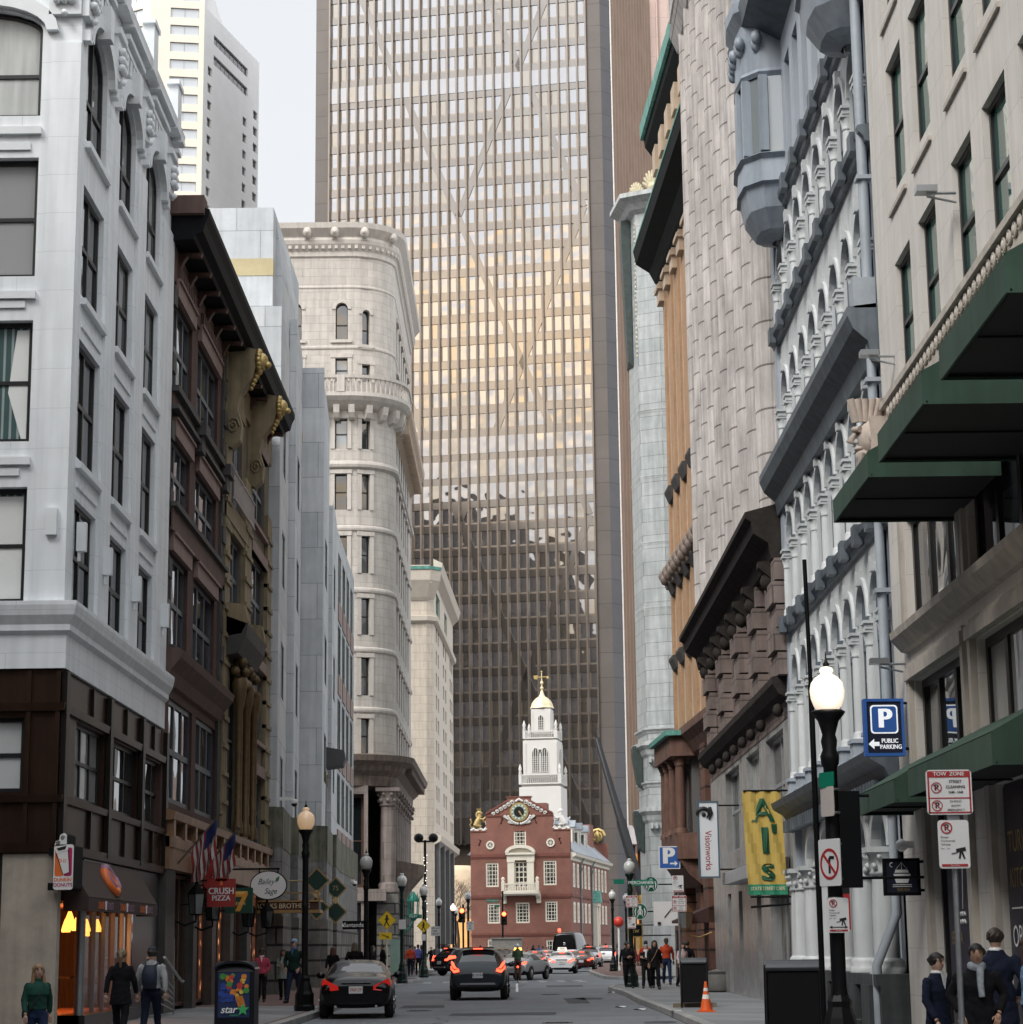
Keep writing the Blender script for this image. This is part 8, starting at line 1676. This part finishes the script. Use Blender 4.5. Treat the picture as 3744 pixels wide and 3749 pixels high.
sl_ = car("dark slate crossover driving away in the middle of the road, nearest the viewer", "car", (-1.28, 71.2), 1.2, slate_p, "suv", "8L 0R7R4", True, lights=[[(.60, .92), (.78, .88), (.885, 1.0), (.895, 1.1), (.84, 1.02), (.76, .97), (.62, 1.0)], [(.60, 1.0), (.70, 1.04), (.80, 1.2), (.875, 1.26), (.86, 1.14), (.78, 1.02)]])
car("silver and white taxi cab angled right behind the cyclist", "taxi", (-.35, 112), 17, silver_p, "sedan", "TX 41", True)
car("black crossover turning out of the side street on the left", "car", (-4.75, 133.5), 52, navy_p, "suv", "7N 220", True)
car("white taxi sedan with red tail lights on the right of the road", "taxi", (2.8, 136.8), 3, white_c, "sedan", "TAXI 9", True, roof_light=mat("taxi_roof_sign", (.85, .85, .8), .4, emit=(1, .9, .7), est=.3))
car("dark red saloon close behind the white taxi's right side", "car", (4.35, 147), 4, maroon_p, "sedan", None, True)
car("silver crossover by the right kerb beyond the dark red saloon", "car", (5.4, 163), 4, silver_p, "suv", None, True)
car("white sport utility car farthest right, partly behind the red ball post", "car", (7.6, 186), 6, white_c, "suv", None, True)
car("maroon saloon left of the white taxi in the queue", "car", (1.35, 160), 0, red_p, "sedan", None, True)
car("white saloon in the queue in front of the black van", "car", (4.6, 183), 2, white_c, "sedan", None, True)
car("silver saloon far up the queue before the brick state house", "car", (2.4, 181), 3, silver_p, "sedan", None, True)
car("dark taxi with an amber roof sign left in the queue", "taxi", (-2.6, 172), 0, red_p, "sedan", None, True, roof_light=amb_on)
car("dark taxi with an amber roof sign in the middle of the queue", "taxi", (.1, 166), 0, navy_p, "sedan", None, True, roof_light=amb_on)
car("pale hatchback behind the pickup in the far queue", "car", (-1.2, 186), 0, white_c, "suv", None, True)
car("tall black police van with red lights parked in front of the state house's right corner", "van", (4.3, 196), 12, black_p, "van", None, True, name="van", scale=1.18)
# pickup with lumber
t = thing("pickup_truck", "silver open pickup truck carrying planks before the brick state house", "truck", (-1.0, 177, 0), "vehicles in the street traffic"); x0 = -1.15
M = MB(); M.box(x0 - .95, x0 + .95, 177, 179.4, .75, 1.45); M.box(x0 - .95, x0 + .95, 179.4, 181, .7, 2.0); M.prism([(179.5, 1.9), (181, 1.5), (182.6, 1.3), (182.6, .7), (179.5, .7)], x0 - .93, x0 + .93, lambda u, v, w: (w, u, v)); M.build("body", silver_p, t)
M = MB(); M.box(x0 - .8, x0 + .8, 176.95, 177.0, .85, 1.4); M.build("tailgate", mat("grey_tailgate", (.35, .36, .37), .4, .4), t); M = MB(); M.box(x0 - .9, x0 + 1.6, 178.3, 179.3, 1.46, 2.35); M.box(x0 - 1.0, x0 + 1.7, 178.2, 179.35, 2.35, 2.45); M.build("cargo_box", mat("pale_cargo", (.22, .23, .225), .6, var=.3), t)
M = MB()
for k in range(5): M.box(x0 - .7 + k * .3, x0 - .5 + k * .3, 176.6, 180, 1.46 + .07 * (k % 2), 1.52 + .07 * (k % 2))
M.build("planks", mat("raw_timber", (.42, .28, .16), .8, var=.3), t)
for sx in (-1, 1):
    M = MB(); M.box(x0 + sx * .85 - .08, x0 + sx * .85 + .08, 176.93, 177, .95, 1.3); M.build("tail_light", tail_on, t)
    for y in (177.9, 181.6): M = MB(); M.tube([(x0 + sx * .72, y, .38), (x0 + sx * .96, y, .38)], .38, seg=16); M.build("wheel", rubber, t)
t = thing("police_light_bar", "small red beacon on the roof of the black van", "beacon", (4.6, 196.6, 3.0)); M = MB(); M.lathe([(.14, 3.0), (.13, 3.25), (.05, 3.3)], (3.9, 197.2, 0), 8); M.build("red_beacon", tail_on, t)
# ------------------------------------------------------------------ people
def remesh(parts, vox, smooth=3):
    """join overlapping solids into one continuous skin"""
    me = bpy.data.meshes.new("tmp"); me.from_pydata(parts.v, [], parts.f); bm = bmesh.new(); bm.from_mesh(me); bmesh.ops.recalc_face_normals(bm, faces=bm.faces); bm.to_mesh(me); bm.free()
    o = bpy.data.objects.new("tmp", me); COL.objects.link(o); r = o.modifiers.new("r", 'REMESH'); r.mode = 'VOXEL'; r.voxel_size = vox
    if smooth: s = o.modifiers.new("s", 'SMOOTH'); s.factor = .5; s.iterations = smooth
    ev = o.evaluated_get(bpy.context.evaluated_depsgraph_get()); em = ev.to_mesh(); M = MB(); M.v = [tuple(v.co) for v in em.vertices]; M.f = [list(p.vertices) for p in em.polygons]; M.m = [0] * len(M.f); M.sm = [True] * len(M.f)
    ev.to_mesh_clear(); bpy.data.objects.remove(o); bpy.data.meshes.remove(me); return M
def eloft(M, rings, seg=14, mi=0):
    vs = [(cx + rx * math.cos(2 * PI * k / seg), cy + ry * math.sin(2 * PI * k / seg), cz) for cx, cy, cz, rx, ry in rings for k in range(seg)]
    M.mesh(vs, [(i * seg + k, i * seg + (k + 1) % seg, (i + 1) * seg + (k + 1) % seg, (i + 1) * seg + k) for i in range(len(rings) - 1) for k in range(seg)], mi, True); M.face(vs[:seg][::-1], mi); M.face(vs[-seg:], mi)
skinm = {"pale": mat("pale_skin", (.52, .33, .25), .5, var=.08, scale=12), "tan": mat("tan_skin", (.42, .25, .17), .5, var=.08, scale=12), "dark": mat("dark_skin", (.11, .058, .038), .5, var=.08, scale=12)}
eye_m = mat("eye_dark", (.02, .015, .012), .3, var=0); lip_m = mat("lip_colour", (.36, .14, .12), .5, var=0); shoe_m = mat("black_shoes", (.012, .012, .013), .5)
def cloth(name, c): return mat("cloth_" + name, c, .9, var=.18, scale=9, bump=.25, bscale=40, spec=.15)
def person(label, pos, face, h=1.72, skin="pale", top=("black", (.012, .012, .014)), coat=0., legs=("dark_blue", (.018, .024, .045)), hair=("dark_hair", (.02, .014, .01)), style="short", pose="walk", arms="swing", phase=1, extra=(), group="people on the pavements", detail=1, fem=False, tilt=0., bulk=1.):
    """face = heading in degrees, 0 looks towards the viewer"""
    t = thing("person", label, "person", (pos[0], pos[1], pos[2] if len(pos) > 2 else .152), group, rad(face), local=True)
    s = h / 1.75; sw = (.17 if fem else .19) * bulk; vox = .016 if detail > 1 else .022
    p = phase; st = .24 if pose == "walk" else .03
    hipL, hipR = (.09, 0, .92), (-.09, 0, .92)
    def leg(hx, sg):
        f = -sg * st; bend = .06 if f > 0 else .02
        return [(hx, 0, .92), (hx * 1.05, f * .45 - .03, .50), (hx * 1.05, f + bend * (f > 0), .10 + (.05 if f > .1 else 0)), (hx * 1.1, f + bend * (f > 0) - .14, .04 + (.02 if f > .1 else 0))]
    lgs = [leg(.095, p), leg(-.095, -p)]
    def arm(sx, sg):
        S_ = (sx * sw, .0, 1.385)
        if arms == "phone": return [S_, (sx * (sw + .05), -.02, 1.15), (sx * .07, -.26, 1.17), (sx * .04, -.33, 1.2)]
        if arms == "pockets": return [S_, (sx * (sw + .1), .04, 1.16), (sx * (sw + .01), -.1, .96), (sx * (sw - .01), -.14, .9)]
        if arms == "crossed": return [S_, (sx * (sw + .05), -.05, 1.16), (-sx * .08, -.2, 1.2), (-sx * .12, -.2, 1.22)]
        f = sg * (.17 if pose == "walk" else .02); return [S_, (sx * (sw + .07), f * .3 + .02, 1.15), (sx * (sw + .09), f - .05, .9), (sx * (sw + .09), f - .08, .82)]
    ar = [arm(1, p), arm(-1, -p)]
    B = MB()
    for l in lgs: B.tube(l[:3], [.085, .06, .042], seg=10); B.tube([(l[2][0], l[2][1] + .05, .05 + l[2][2] - .1), l[3]], [.045, .04], seg=8)
    eloft(B, [(0, 0, .86, .13, .10), (0, 0, .98, .155, .115), (0, 0, 1.12, .13, .095), (0, -.005, 1.28, .155, .105), (0, 0, 1.36, .13, .075), (0, .005, 1.43, .055, .055)])
    B.tube([(0, .005, 1.38), (0, -.01, 1.55)], [.06, .056], seg=10)
    for a in ar: B.tube(a[:3], [.052, .042, .03], seg=8)
    hc = (0, -.02 - .03 * tilt, 1.632)
    B.ball(hc, (.08, .099, .12), seg=16, rings=12); B.ball((0, -.05 - .03 * tilt, 1.572), (.052, .055, .06), seg=12, rings=8)
    R_ = remesh(B, vox, 2)
    R_.v = [(x * s, y * s, z * s) for x, y, z in R_.v]
    F = MB(); hy = hc[1]
    F.prism([(0, 1.655), (-.02, 1.61), (.02, 1.61)], hy - .118, hy - .06, lambda u, v, w: (u * (1 if w > hy - .1 else .5), w, v), 0)
    for sx in (-1, 1):
        F.ball((sx * .031, hy - .082, 1.652), (.013, .012, .009), 1, 8, 6); F.box(min(sx * .015, sx * .05), max(sx * .015, sx * .05), hy - .094, hy - .07, 1.672, 1.679, WORLD, 1); F.ball((sx * .076, hy + .01, 1.64), (.012, .024, .032), 0, 8, 6)
    F.ball((0, hy - .085, 1.578), (.024, .014, .008), 2, 8, 6)
    for a in ar:      # hands: palm, four bent fingers and a thumb
        w, e = Vector(a[2]), Vector(a[3]); d = (e - w).normalized(); side = d.cross(Vector((0, 1, 0))) if abs(d.y) < .8 else d.cross(Vector((1, 0, 0))); side.normalize(); nrm = side.cross(d)
        pc_ = w + d * .05; F.ball(tuple(pc_), (.036, .03, .045), 0, 10, 6)
        for k, ln in enumerate((.068, .078, .074, .056)):
            b_ = pc_ + d * .035 + side * (-.028 + .0185 * k); c_ = b_ + d * ln * .55 + nrm * .006; F.tube([b_ - d * .02, b_ + d * ln * .25, c_, c_ + d * ln * .35 + nrm * .022], [.0095, .0092, .0085, .007], seg=5)
        tb = pc_ + side * -.03; F.tube([tb, tb + d * .03 - side * .026, tb + d * .06 - side * .03], [.011, .0105, .008], seg=5)
    R_.mesh([(x * s, y * s, z * s) for x, y, z in F.v], [], 0); off = len(R_.v) - len(F.v); R_.f += [[i + off for i in f] for f in F.f]; R_.m += F.m; R_.sm += F.sm
    R_.build("body", [skinm[skin], eye_m, lip_m], t)
    def garment(name, Q, m, sm=3, v=None):
        G = remesh(Q, v or vox, sm)
        if name != "shoe":      # soft folds in the cloth
            sd_ = len(label) * 1.7; out = []
            for x, y, z in G.v:
                r_ = math.hypot(x, y + 1e-6); k_ = .011 * mnoise.noise((x * 7 + sd_, y * 7, z * 13 + x * 6)) + .006 * mnoise.noise((x * 21, y * 21 + sd_, z * 24)); out.append((x + k_ * (x / r_ if r_ > .02 else 0), y + k_ * (y / r_ if r_ > .02 else 0), z))
            G.v = out
        G.v = [(x * s, y * s, z * s) for x, y, z in G.v]; return G.build(name, m, t)
    Q = MB()
    for l in lgs: Q.tube([l[0], l[1], (l[2][0], l[2][1], l[2][2] - .02)], [.105 * bulk, .075, .062], seg=10)
    eloft(Q, [(0, 0, .84, .155 * bulk, .115), (0, 0, .98, .165 * bulk, .125), (0, 0, 1.04, .155 * bulk, .115)]); garment("trousers", Q, cloth(*legs))
    Q = MB()
    for l in lgs: Q.tube([(l[2][0], l[2][1] + .06, l[2][2] - .06), (l[2][0], l[2][1] - .02, l[2][2] - .055), (l[3][0], l[3][1] - .03, l[3][2] - .005)], [.05, .055, .035], seg=8); Q.ball((l[2][0], l[2][1] + .03, l[2][2] - .01), (.05, .055, .07))
    garment("shoe", Q, shoe_m, 1)
    Q = MB(); hem = .98 - coat
    eloft(Q, [(0, 0, hem, .185 * bulk + coat * .1, .14 * bulk + coat * .06), (0, 0, max(hem + .02, 1.02), .175 * bulk, .135 * bulk), (0, -.005, 1.14, .16 * bulk, .125 * bulk), (0, -.01, 1.28, .19 * bulk, .135 * bulk), (0, 0, 1.385, .18 * bulk, .115), (0, .0, 1.45, .125, .095), (0, -.005, 1.515, .08, .08)])
    for a in ar: Q.tube([(a[0][0] * .82, a[0][1], a[0][2] + .035), a[0], a[1], (a[2][0] * .9 + a[1][0] * .1, a[2][1] * .9 + a[1][1] * .1, a[2][2] * .9 + a[1][2] * .1)], [.055, .064 * bulk, .058 * bulk, .048], seg=10)
    garment("jacket", Q, cloth(*top), 3)
    Q = MB(); hm = mat(hair[0], hair[1], .55, var=.25, scale=30, bump=.3, bscale=80)
    if style == "bald": pass
    else:
        Q.ball((0, hc[1] + .012, 1.66), (.094, .108, .108), seg=14, rings=10)
        if style == "long":
            eloft(Q, [(0, hy + .06, 1.30, .10, .04), (0, hy + .07, 1.45, .115, .055), (0, hy + .055, 1.6, .09, .07), (0, hy + .03, 1.72, .06, .06)])
            for sx in (-1, 1): Q.tube([(sx * .07, hy + .0, 1.7), (sx * .085, hy + .0, 1.58), (sx * .10, hy - .03, 1.42), (sx * .11, hy - .05, 1.32)], [.035, .035, .04, .018], seg=8)
        if style == "tail": Q.tube([(0, hy + .09, 1.7), (0, hy + .14, 1.6), (0, hy + .13, 1.4)], [.04, .045, .02], seg=8)
        if style == "hood": eloft(Q, [(0, hy + .05, 1.45, .14, .09), (0, hy + .03, 1.55, .13, .1), (0, hy + .02, 1.72, .10, .11), (0, hy + .03, 1.78, .05, .06)])
        if style != "hood" and detail > 1:      # loose locks break the outline
            R3 = random.Random(len(label))
            for k in range(70):
                a_, e_ = R3.uniform(0, 2 * PI), R3.uniform(.1, 1.35); d_ = Vector((math.cos(a_) * math.cos(e_), math.sin(a_) * math.cos(e_), math.sin(e_)))
                if d_.y < -.5 and d_.z < .55: continue
                p_ = Vector((d_.x * .088, hc[1] + .012 + d_.y * .102, 1.66 + d_.z * .102)); Q.tube([p_, p_ + Vector((d_.x * .012 + R3.uniform(-.02, .02), d_.y * .012 + R3.uniform(-.02, .02), -.02)), p_ + Vector((d_.x * .008 + R3.uniform(-.02, .02), d_.y * .01, -.055))], [.013, .013, .006], seg=5)
        G = remesh(Q, .012 if detail > 1 else .014, 1 if detail > 1 else 2)
        if style != "hood":   # open the face
            G.f = [f for f in G.f if not (sum(G.v[i][1] for i in f) / len(f) < hy - .035 and sum(G.v[i][2] for i in f) / len(f) < 1.69 and abs(sum(G.v[i][0] for i in f) / len(f)) < .072)]; G.m = [0] * len(G.f); G.sm = [True] * len(G.f)
        G.v = [(x * s, y * s, z * s) for x, y, z in G.v]; G.build("hair" if style != "hood" else "hood", hm, t)
    for kind in extra:
        Q = MB(); nm = kind[0]
        if nm == "cap": Q.ball((0, hy + .01, 1.715), (.092, .1, .07)); Q.prism([(-.07, 0), (.07, 0), (.05, -.1), (-.05, -.1)], 1.70, 1.715, lambda u, v, w: (u, hy - .07 + v, w))
        if nm == "backpack": eloft(Q, [(0, .17, .98, .13, .06), (0, .21, 1.1, .15, .1), (0, .2, 1.3, .15, .09), (0, .16, 1.43, .11, .05)]); [Q.tube([(sx * .1, .12, 1.42), (sx * .12, 0, 1.47), (sx * .13, -.13, 1.38), (sx * .14, -.1, 1.15)], .02, seg=5) for sx in (-1, 1)]
        if nm == "strap": Q.tube([(.1, .06, 1.46), (.08, -.13, 1.4), (-.02, -.155, 1.2), (-.16, -.12, .98)], .014, seg=5); Q.ball((-.2, .0, .9), (.06, .13, .12))
        if nm == "scarf": Q.lathe([(.085, 1.44), (.11, 1.48), (.105, 1.53), (.08, 1.55)], (0, -.01, 0), 14); Q.tube([(.03, -.12, 1.48), (.02, -.16, 1.3), (.03, -.165, 1.15)], [.045, .04, .035], seg=8)
        if nm == "carrier_bag": e = Vector(ar[kind[2]][3]); Q.tube([(e.x, e.y, e.z), (e.x - .03, e.y, e.z - .16)], .006, seg=4); Q.tube([(e.x, e.y, e.z), (e.x + .03, e.y, e.z - .16)], .006, seg=4); eloft(Q, [(e.x, e.y, e.z - .42, .11, .07), (e.x, e.y, e.z - .3, .13, .09), (e.x, e.y, e.z - .14, .07, .03)])
        if nm == "glasses": [ring(Q, lambda u, v, w: (u, hy - .1 - w, 1.652 + v), sx * .032, 0, .024, .02, 0, .004, 0, 10) for sx in (-1, 1)]; Q.tube([(-.075, hy, 1.655), (-.06, hy - .098, 1.655), (.06, hy - .098, 1.655), (.075, hy, 1.655)], .003, seg=4)
        if nm == "collar": Q.lathe([(.07, 1.47), (.09, 1.5), (.07, 1.53)], (0, -.008, 0), 12); Q.prism([(-.05, 0), (.05, 0), (0, -.2)], -.142, -.12, lambda u, v, w: (u, w, 1.5 + v))
        if nm == "yoke": eloft(Q, [(0, -.01, 1.24, .203, .143), (0, -.01, 1.34, .208, .146), (0, 0, 1.42, .192, .125), (0, 0, 1.46, .11, .095)])
        Q.v = [(x * s, y * s, z * s) for x, y, z in Q.v]; Q.build(nm, kind[1], t)
    return t
blackc = ("black", (.010, .010, .012)); navyc = ("navy", (.012, .016, .032)); jean = ("denim_dark", (.020, .032, .075)); dkgrn = ("dark_green", (.012, .035, .028))
brownh = ("light_brown_hair", (.16, .085, .04)); blkh = ("black_hair", (.012, .010, .009)); greyh = ("grey_hair", (.3, .29, .28))
bagw = mat("white_plastic_bag", (.75, .72, .68), .5, var=.1, scale=10); dkbag = mat("black_bag", (.012, .012, .014), .6); navyb = mat("navy_backpack", (.012, .016, .04), .7, var=.2, scale=10)
# left, near
person("woman in a dark green jacket with long fair hair carrying a white plastic bag", (-7.25, 33, .0), 28, 1.52, top=("forest_green", (.018, .06, .045)), legs=jean, hair=("fair_brown_hair", (.27, .15, .07)), style="long", fem=True, extra=(("strap", dkbag), ("carrier_bag", bagw, 0), ("yoke", cloth("bright_green_yoke", (.025, .085, .062)))), detail=2, arms="swing")
person("person in a black coat with a fair ponytail walking away past the lit shop", (-6.95, 38.3, .152), 180, 1.58, top=blackc, coat=.28, legs=blackc, hair=("dark_blond_hair", (.16, .11, .06)), style="tail", fem=True, detail=2, bulk=1.05)
person("man in a grey top and dark cap walking away with a navy backpack", (-6.5, 38.8, .152), 178, 1.6, top=("light_grey", (.33, .34, .35)), legs=navyc, extra=(("backpack", navyb), ("cap", mat("navy_cap", (.012, .015, .03), .8))), detail=2, phase=-1, bulk=1.08)
person("woman in a pink jacket with hands near her pockets on the left pavement", (-7.75, 66.2), 4, 1.58, "dark", ("pink", (.52, .075, .13)), .05, ("black", (.010, .010, .012)), blkh, "short", fem=True, arms="pockets", extra=(("collar", wht),), detail=2)
person("woman in a pale grey green coat looking down at her phone", (-7.35, 68.7), -8, 1.55, "tan", ("sage_grey", (.27, .33, .30)), .25, blackc, blkh, "long", fem=True, arms="phone", pose="stand", tilt=1, detail=2)
person("tall man in a dark green jacket and pale blue cap walking towards the viewer", (-6.6, 64.6), -22, 1.83, "pale", dkgrn, .08, ("jeans_navy", (.02, .03, .06)), greyh, "short", arms="pockets", extra=(("cap", mat("pale_blue_cap", (.28, .42, .62), .8)), ("collar", mat("blue_shirt", (.08, .14, .35), .8))), detail=2, bulk=1.1, phase=-1)
person("woman in black seen from behind left of the black sedan's roof", (-6.75, 80), 180, 1.62, top=blackc, legs=blackc, hair=("auburn_hair", (.08, .03, .02)), style="long", fem=True)
person("person in a dark parka with a fur edged hood, behind the black sedan", (-6.1, 82), 175, 1.76, top=blackc, coat=.25, legs=blackc, hair=("fur_hood", (.14, .10, .07)), style="hood", bulk=1.2)
person("woman in a black coat standing in profile right of the black sedan's roof", (-6.35, 96), 75, 1.66, top=blackc, coat=.3, legs=blackc, hair=blkh, style="long", pose="stand", fem=True)
person("bearded man in a black coat standing beside the woman by the yellow sign", (-5.95, 96.8), -70, 1.74, "tan", blackc, .2, blackc, blkh, pose="stand", arms="pockets")
person("person in an orange red jacket walking away near the crossing lamp", (-6.0, 123), 180, 1.72, top=("orange_red", (.48, .07, .03)), legs=navyc)
person("person with a pale grey bag beside the orange red jacket", (-6.75, 122), 178, 1.62, top=("pale_grey_blue", (.30, .33, .38)), legs=blackc, fem=True, style="long")
person("person in a violet blue jacket right of the orange red jacket", (-5.75, 127), 180, 1.74, top=("violet_blue", (.10, .10, .32)), legs=blackc)
person("person in a dark coat behind the small yellow crossing sign", (-6.9, 127), 175, 1.78, top=blackc, legs=blackc, style="hood", hair=blkh)
# right group
rg = "people crowding the right pavement"
for (x, y, f, h, sk, tp, ct, hr, sty, arm_, fem, ex, lb) in (
    (4.15, 80.6, 5, 1.66, "tan", blackc, .1, blkh, "long", "phone", True, (), "woman in black holding a phone at the left edge of the right hand group"),
    (4.75, 80.0, -10, 1.58, "pale", blackc, .1, greyh, "short", "crossed", False, (("scarf", mat("white_scarf", (.7, .7, .68), .9)),), "older person in black with a white scarf, left of the green lamp"),
    (5.15, 81.0, 0, 1.62, "tan", ("dark_brown", (.05, .025, .02)), .1, blkh, "long", "swing", True, (), "woman in dark brown right beside the green lamp pole"),
    (4.95, 78.2, 8, 1.72, "tan", blackc, .22, blkh, "long", "swing", True, (("strap", mat("tan_strap", (.25, .15, .07), .7)),), "woman in a black coat with a tan bag strap, front of the right hand group"),
    (6.0, 87.2, 2, 1.82, "dark", ("orange_red", (.55, .06, .03)), 0., ("shaved_hair", (.02, .015, .012)), "short", "swing", False, (), "tall man in an orange red and black jacket walking towards the viewer"),
    (6.15, 80.8, 25, 1.62, "pale", ("pale_pink", (.52, .42, .42)), .1, blkh, "long", "swing", True, (), "woman in a pale pink coat just left of the smaller pavement board"),
    (4.45, 88, 180, 1.7, "pale", blackc, .1, blkh, "short", "swing", False, (), "person in black walking away behind the right hand group"),
    (5.4, 91, 175, 1.74, "pale", ("scarlet", (.42, .04, .03)), 0., blkh, "short", "swing", False, (), "person in a scarlet jacket at the back of the right hand group"),
    (4.9, 93, -10, 1.66, "tan", ("maroon", (.16, .03, .03)), .1, blkh, "long", "swing", True, (), "woman in a maroon coat at the back of the right hand group"),
    (6.55, 83.5, 170, 1.68, "pale", blackc, .2, blkh, "short", "swing", False, (), "person in a black coat walking away next to the pale pink coat")):
    o = person(lb, (x, y), f, h, sk, tp, ct, blackc if "orange" not in lb else jean, hr, sty, "walk", arm_, random.choice((1, -1)), ex, rg, 1, fem)
# right, near
rn = "people at the bottom right corner"
person("man with glasses in a navy coat, leftmost under the tow zone sign", (4.46, 23.2, .152), 38, 1.43, "pale", navyc, .2, navyc, blkh, "short", "walk", "swing", 1, (("glasses", blk), ("collar", wht)), rn, 2)
person("dark haired man in black with a grey scarf looking down, behind the sign post", (4.68, 22.2, .152), -6, 1.52, "tan", blackc, .3, blackc, blkh, "short", "walk", "pockets", -1, (("scarf", mat("grey_scarf", (.36, .40, .44), .9, var=.3, scale=20)),), rn, 2, tilt=1.2, bulk=1.1)
person("tall man in a dark navy coat seen from behind at the stone pier", (5.5, 25.0, .152), 160, 1.69, "pale", navyc, .35, ("brown", (.06, .04, .03)), ("dark_brown_hair", (.03, .018, .012)), "short", "stand", "pockets", 1, (("collar", wht),), rn, 2, bulk=1.15)
person("woman in a light blue denim jacket reaching forward at the right edge", (5.28, 22.4, .152), 78, 1.6, "pale", ("light_denim", (.16, .28, .48)), 0., jean, ("brown_hair", (.06, .03, .02)), "long", "stand", "phone", 1, (("scarf", mat("cream_fleece", (.55, .47, .40), .9)),), rn, 2, fem=True)
person("person in black with a coral collar cut off by the right edge", (4.95, 20.4, .152), 20, 1.45, "pale", blackc, .2, blackc, ("fair_brown_hair", (.27, .15, .07)), "long", "stand", "swing", 1, (("scarf", mat("coral_scarf", (.6, .13, .09), .9)),), rn, 2, fem=True)
# cyclist
t = thing("bicycle", "bicycle with a red rear lamp ridden up the road behind the silver cab", "bicycle", (.05, 106.5, 0)); 
for y in (106.1, 107.15):
    M = MB(); M.tube([(.05, y + .34 * math.cos(k * PI / 12), .35 + .34 * math.sin(k * PI / 12)) for k in range(25)], .02, seg=6, cap=False); w = M.build("wheel", rubber, t)
M = MB(); 
for a, b in (((.05, 106.1, .35), (.05, 106.45, .3)), ((.05, 106.45, .3), (.05, 106.3, .92)), ((.05, 106.3, .85), (.05, 106.95, .88)), ((.05, 106.45, .3), (.05, 106.95, .85)), ((.05, 106.95, .95), (.05, 107.15, .35)), ((-.25, 106.95, 1.0), (.35, 106.95, 1.0)), ((.05, 106.95, .9), (.05, 106.95, 1.0))): M.tube([a, b], .02, seg=6)
M.build("bicycle_frame", black_m, t); M = MB(); M.ball((.05, 106.25, .95), (.09, .14, .04)); M.build("saddle", black_m, t); M = MB(); M.ball((.05, 106.1, .74), (.055, .03, .055)); M.build("rear_lamp", tail_on, t)
cy = person("cyclist in an olive green jacket and white helmet", (.05, 106.45, .1), 180, 1.74, top=("olive_green", (.05, .09, .05)), legs=("brown_trousers", (.10, .06, .05)), hair=("white_helmet", (.7, .7, .7)), style="short", pose="stand", arms="phone", group=None)
# far crowds: individuals copied from a few builds, each with its own jacket colour
cr_l = [("crowd_black", (.010, .010, .012)), ("crowd_navy", (.016, .02, .04)), ("crowd_white", (.55, .55, .54)), ("crowd_grey", (.16, .16, .17)), ("crowd_brown", (.10, .06, .04)), ("crowd_red", (.34, .04, .03)), ("crowd_teal", (.04, .12, .13)), ("crowd_blue", (.08, .14, .3))]
protos = []
def crowd(group, label_of, spots):
    for i, (x, y, f, c) in enumerate(spots):
        lb = label_of(i, cr_l[c][0].split("_")[1])
        if len(protos) < 4:
            k = len(protos); o = person(lb, (x, y), f, 1.66 + .04 * k, ("pale", "tan", "pale", "dark")[k], cr_l[c], .15 * (k % 2), blackc, blkh, ("short", "long", "hood", "short")[k], "walk", ("swing", "pockets", "swing", "phone")[k], 1 if k % 2 else -1, group=group, fem=k == 1); protos.append(o); continue
        o = copy_tree(protos[i % 4]); o.location = (x, y, .152 if abs(x) > 4.6 else .002); o.rotation_euler = (0, 0, rad(f)); o.scale = (1, 1, random.uniform(.95, 1.05)); o['label'] = lb; o['group'] = group
        for ch in o.children:
            if ch.name.startswith("jacket"): ch.material_slots[0].link = 'OBJECT'; ch.material_slots[0].material = cloth(*cr_l[c])
where = ["by the lamp", "near the lane sign", "in the middle of the group", "at the kerb", "close to the cream building", "at the back", "beside the signal mast", "nearest the road", "half hidden by the black crossover", "farthest along", "passing the shop base", "turned towards the shops"]
crowd("pedestrians gathered left of the traffic before the cream building", lambda i, c: f"small pedestrian in {c} {where[i]}, before the cream building" , [(-7.0, 150, 10, 0), (-6.3, 146, 170, 1), (-6.9, 158, 0, 2), (-5.6, 152, 185, 3), (-6.4, 163, 20, 0), (-5.2, 165, 170, 4), (-6.1, 171, 0, 2), (-5.0, 176, 10, 3), (-4.4, 182, 180, 0), (-4.0, 188, 0, 1), (-5.7, 184, 30, 4), (-3.2, 193, 190, 0)])
where2 = ["left of the pickup's cargo", "right of the pickup's cargo", "below the state house balcony", "left of the black van", "in front of the basement window", "under the traffic light", "near the van's left rear light", "beneath the right hand ground floor window", "at the centre of the crowd", "at the crowd's left end", "close behind the van", "left of the gable balcony bracket", "farthest back"]
crowd("crowd standing in front of the brick state house", lambda i, c: f"tiny figure in {c} {where2[i]}, state house crowd", [(-2.9, 208, 0, 3), (-2.0, 210, 20, 4), (1.6, 209, 180, 0), (2.2, 211, 10, 7), (2.9, 208, 0, 1), (3.3, 210, 190, 0), (3.9, 207, 0, 4), (.2, 212, 10, 2), (-.8, 213, 0, 0), (-3.6, 206, 150, 1), (4.4, 209, 30, 6), (2.5, 206, 170, 3), (1.1, 214, 0, 5)])
crowd("pedestrians beside the black van and the state house flank", lambda i, c: f"small pedestrian in {c} {['right of the black van', 'by the right kerb lamp', 'behind the red ball post', 'under the coffee signs', 'beside the crane base', 'near the side door'][i % 6]}", [(7.6, 198, 0, 2), (8.2, 200, 180, 7), (7.0, 150, 10, 3), (6.2, 118, 170, 0), (5.7, 114, 0, 4), (7.4, 125, 200, 1)])
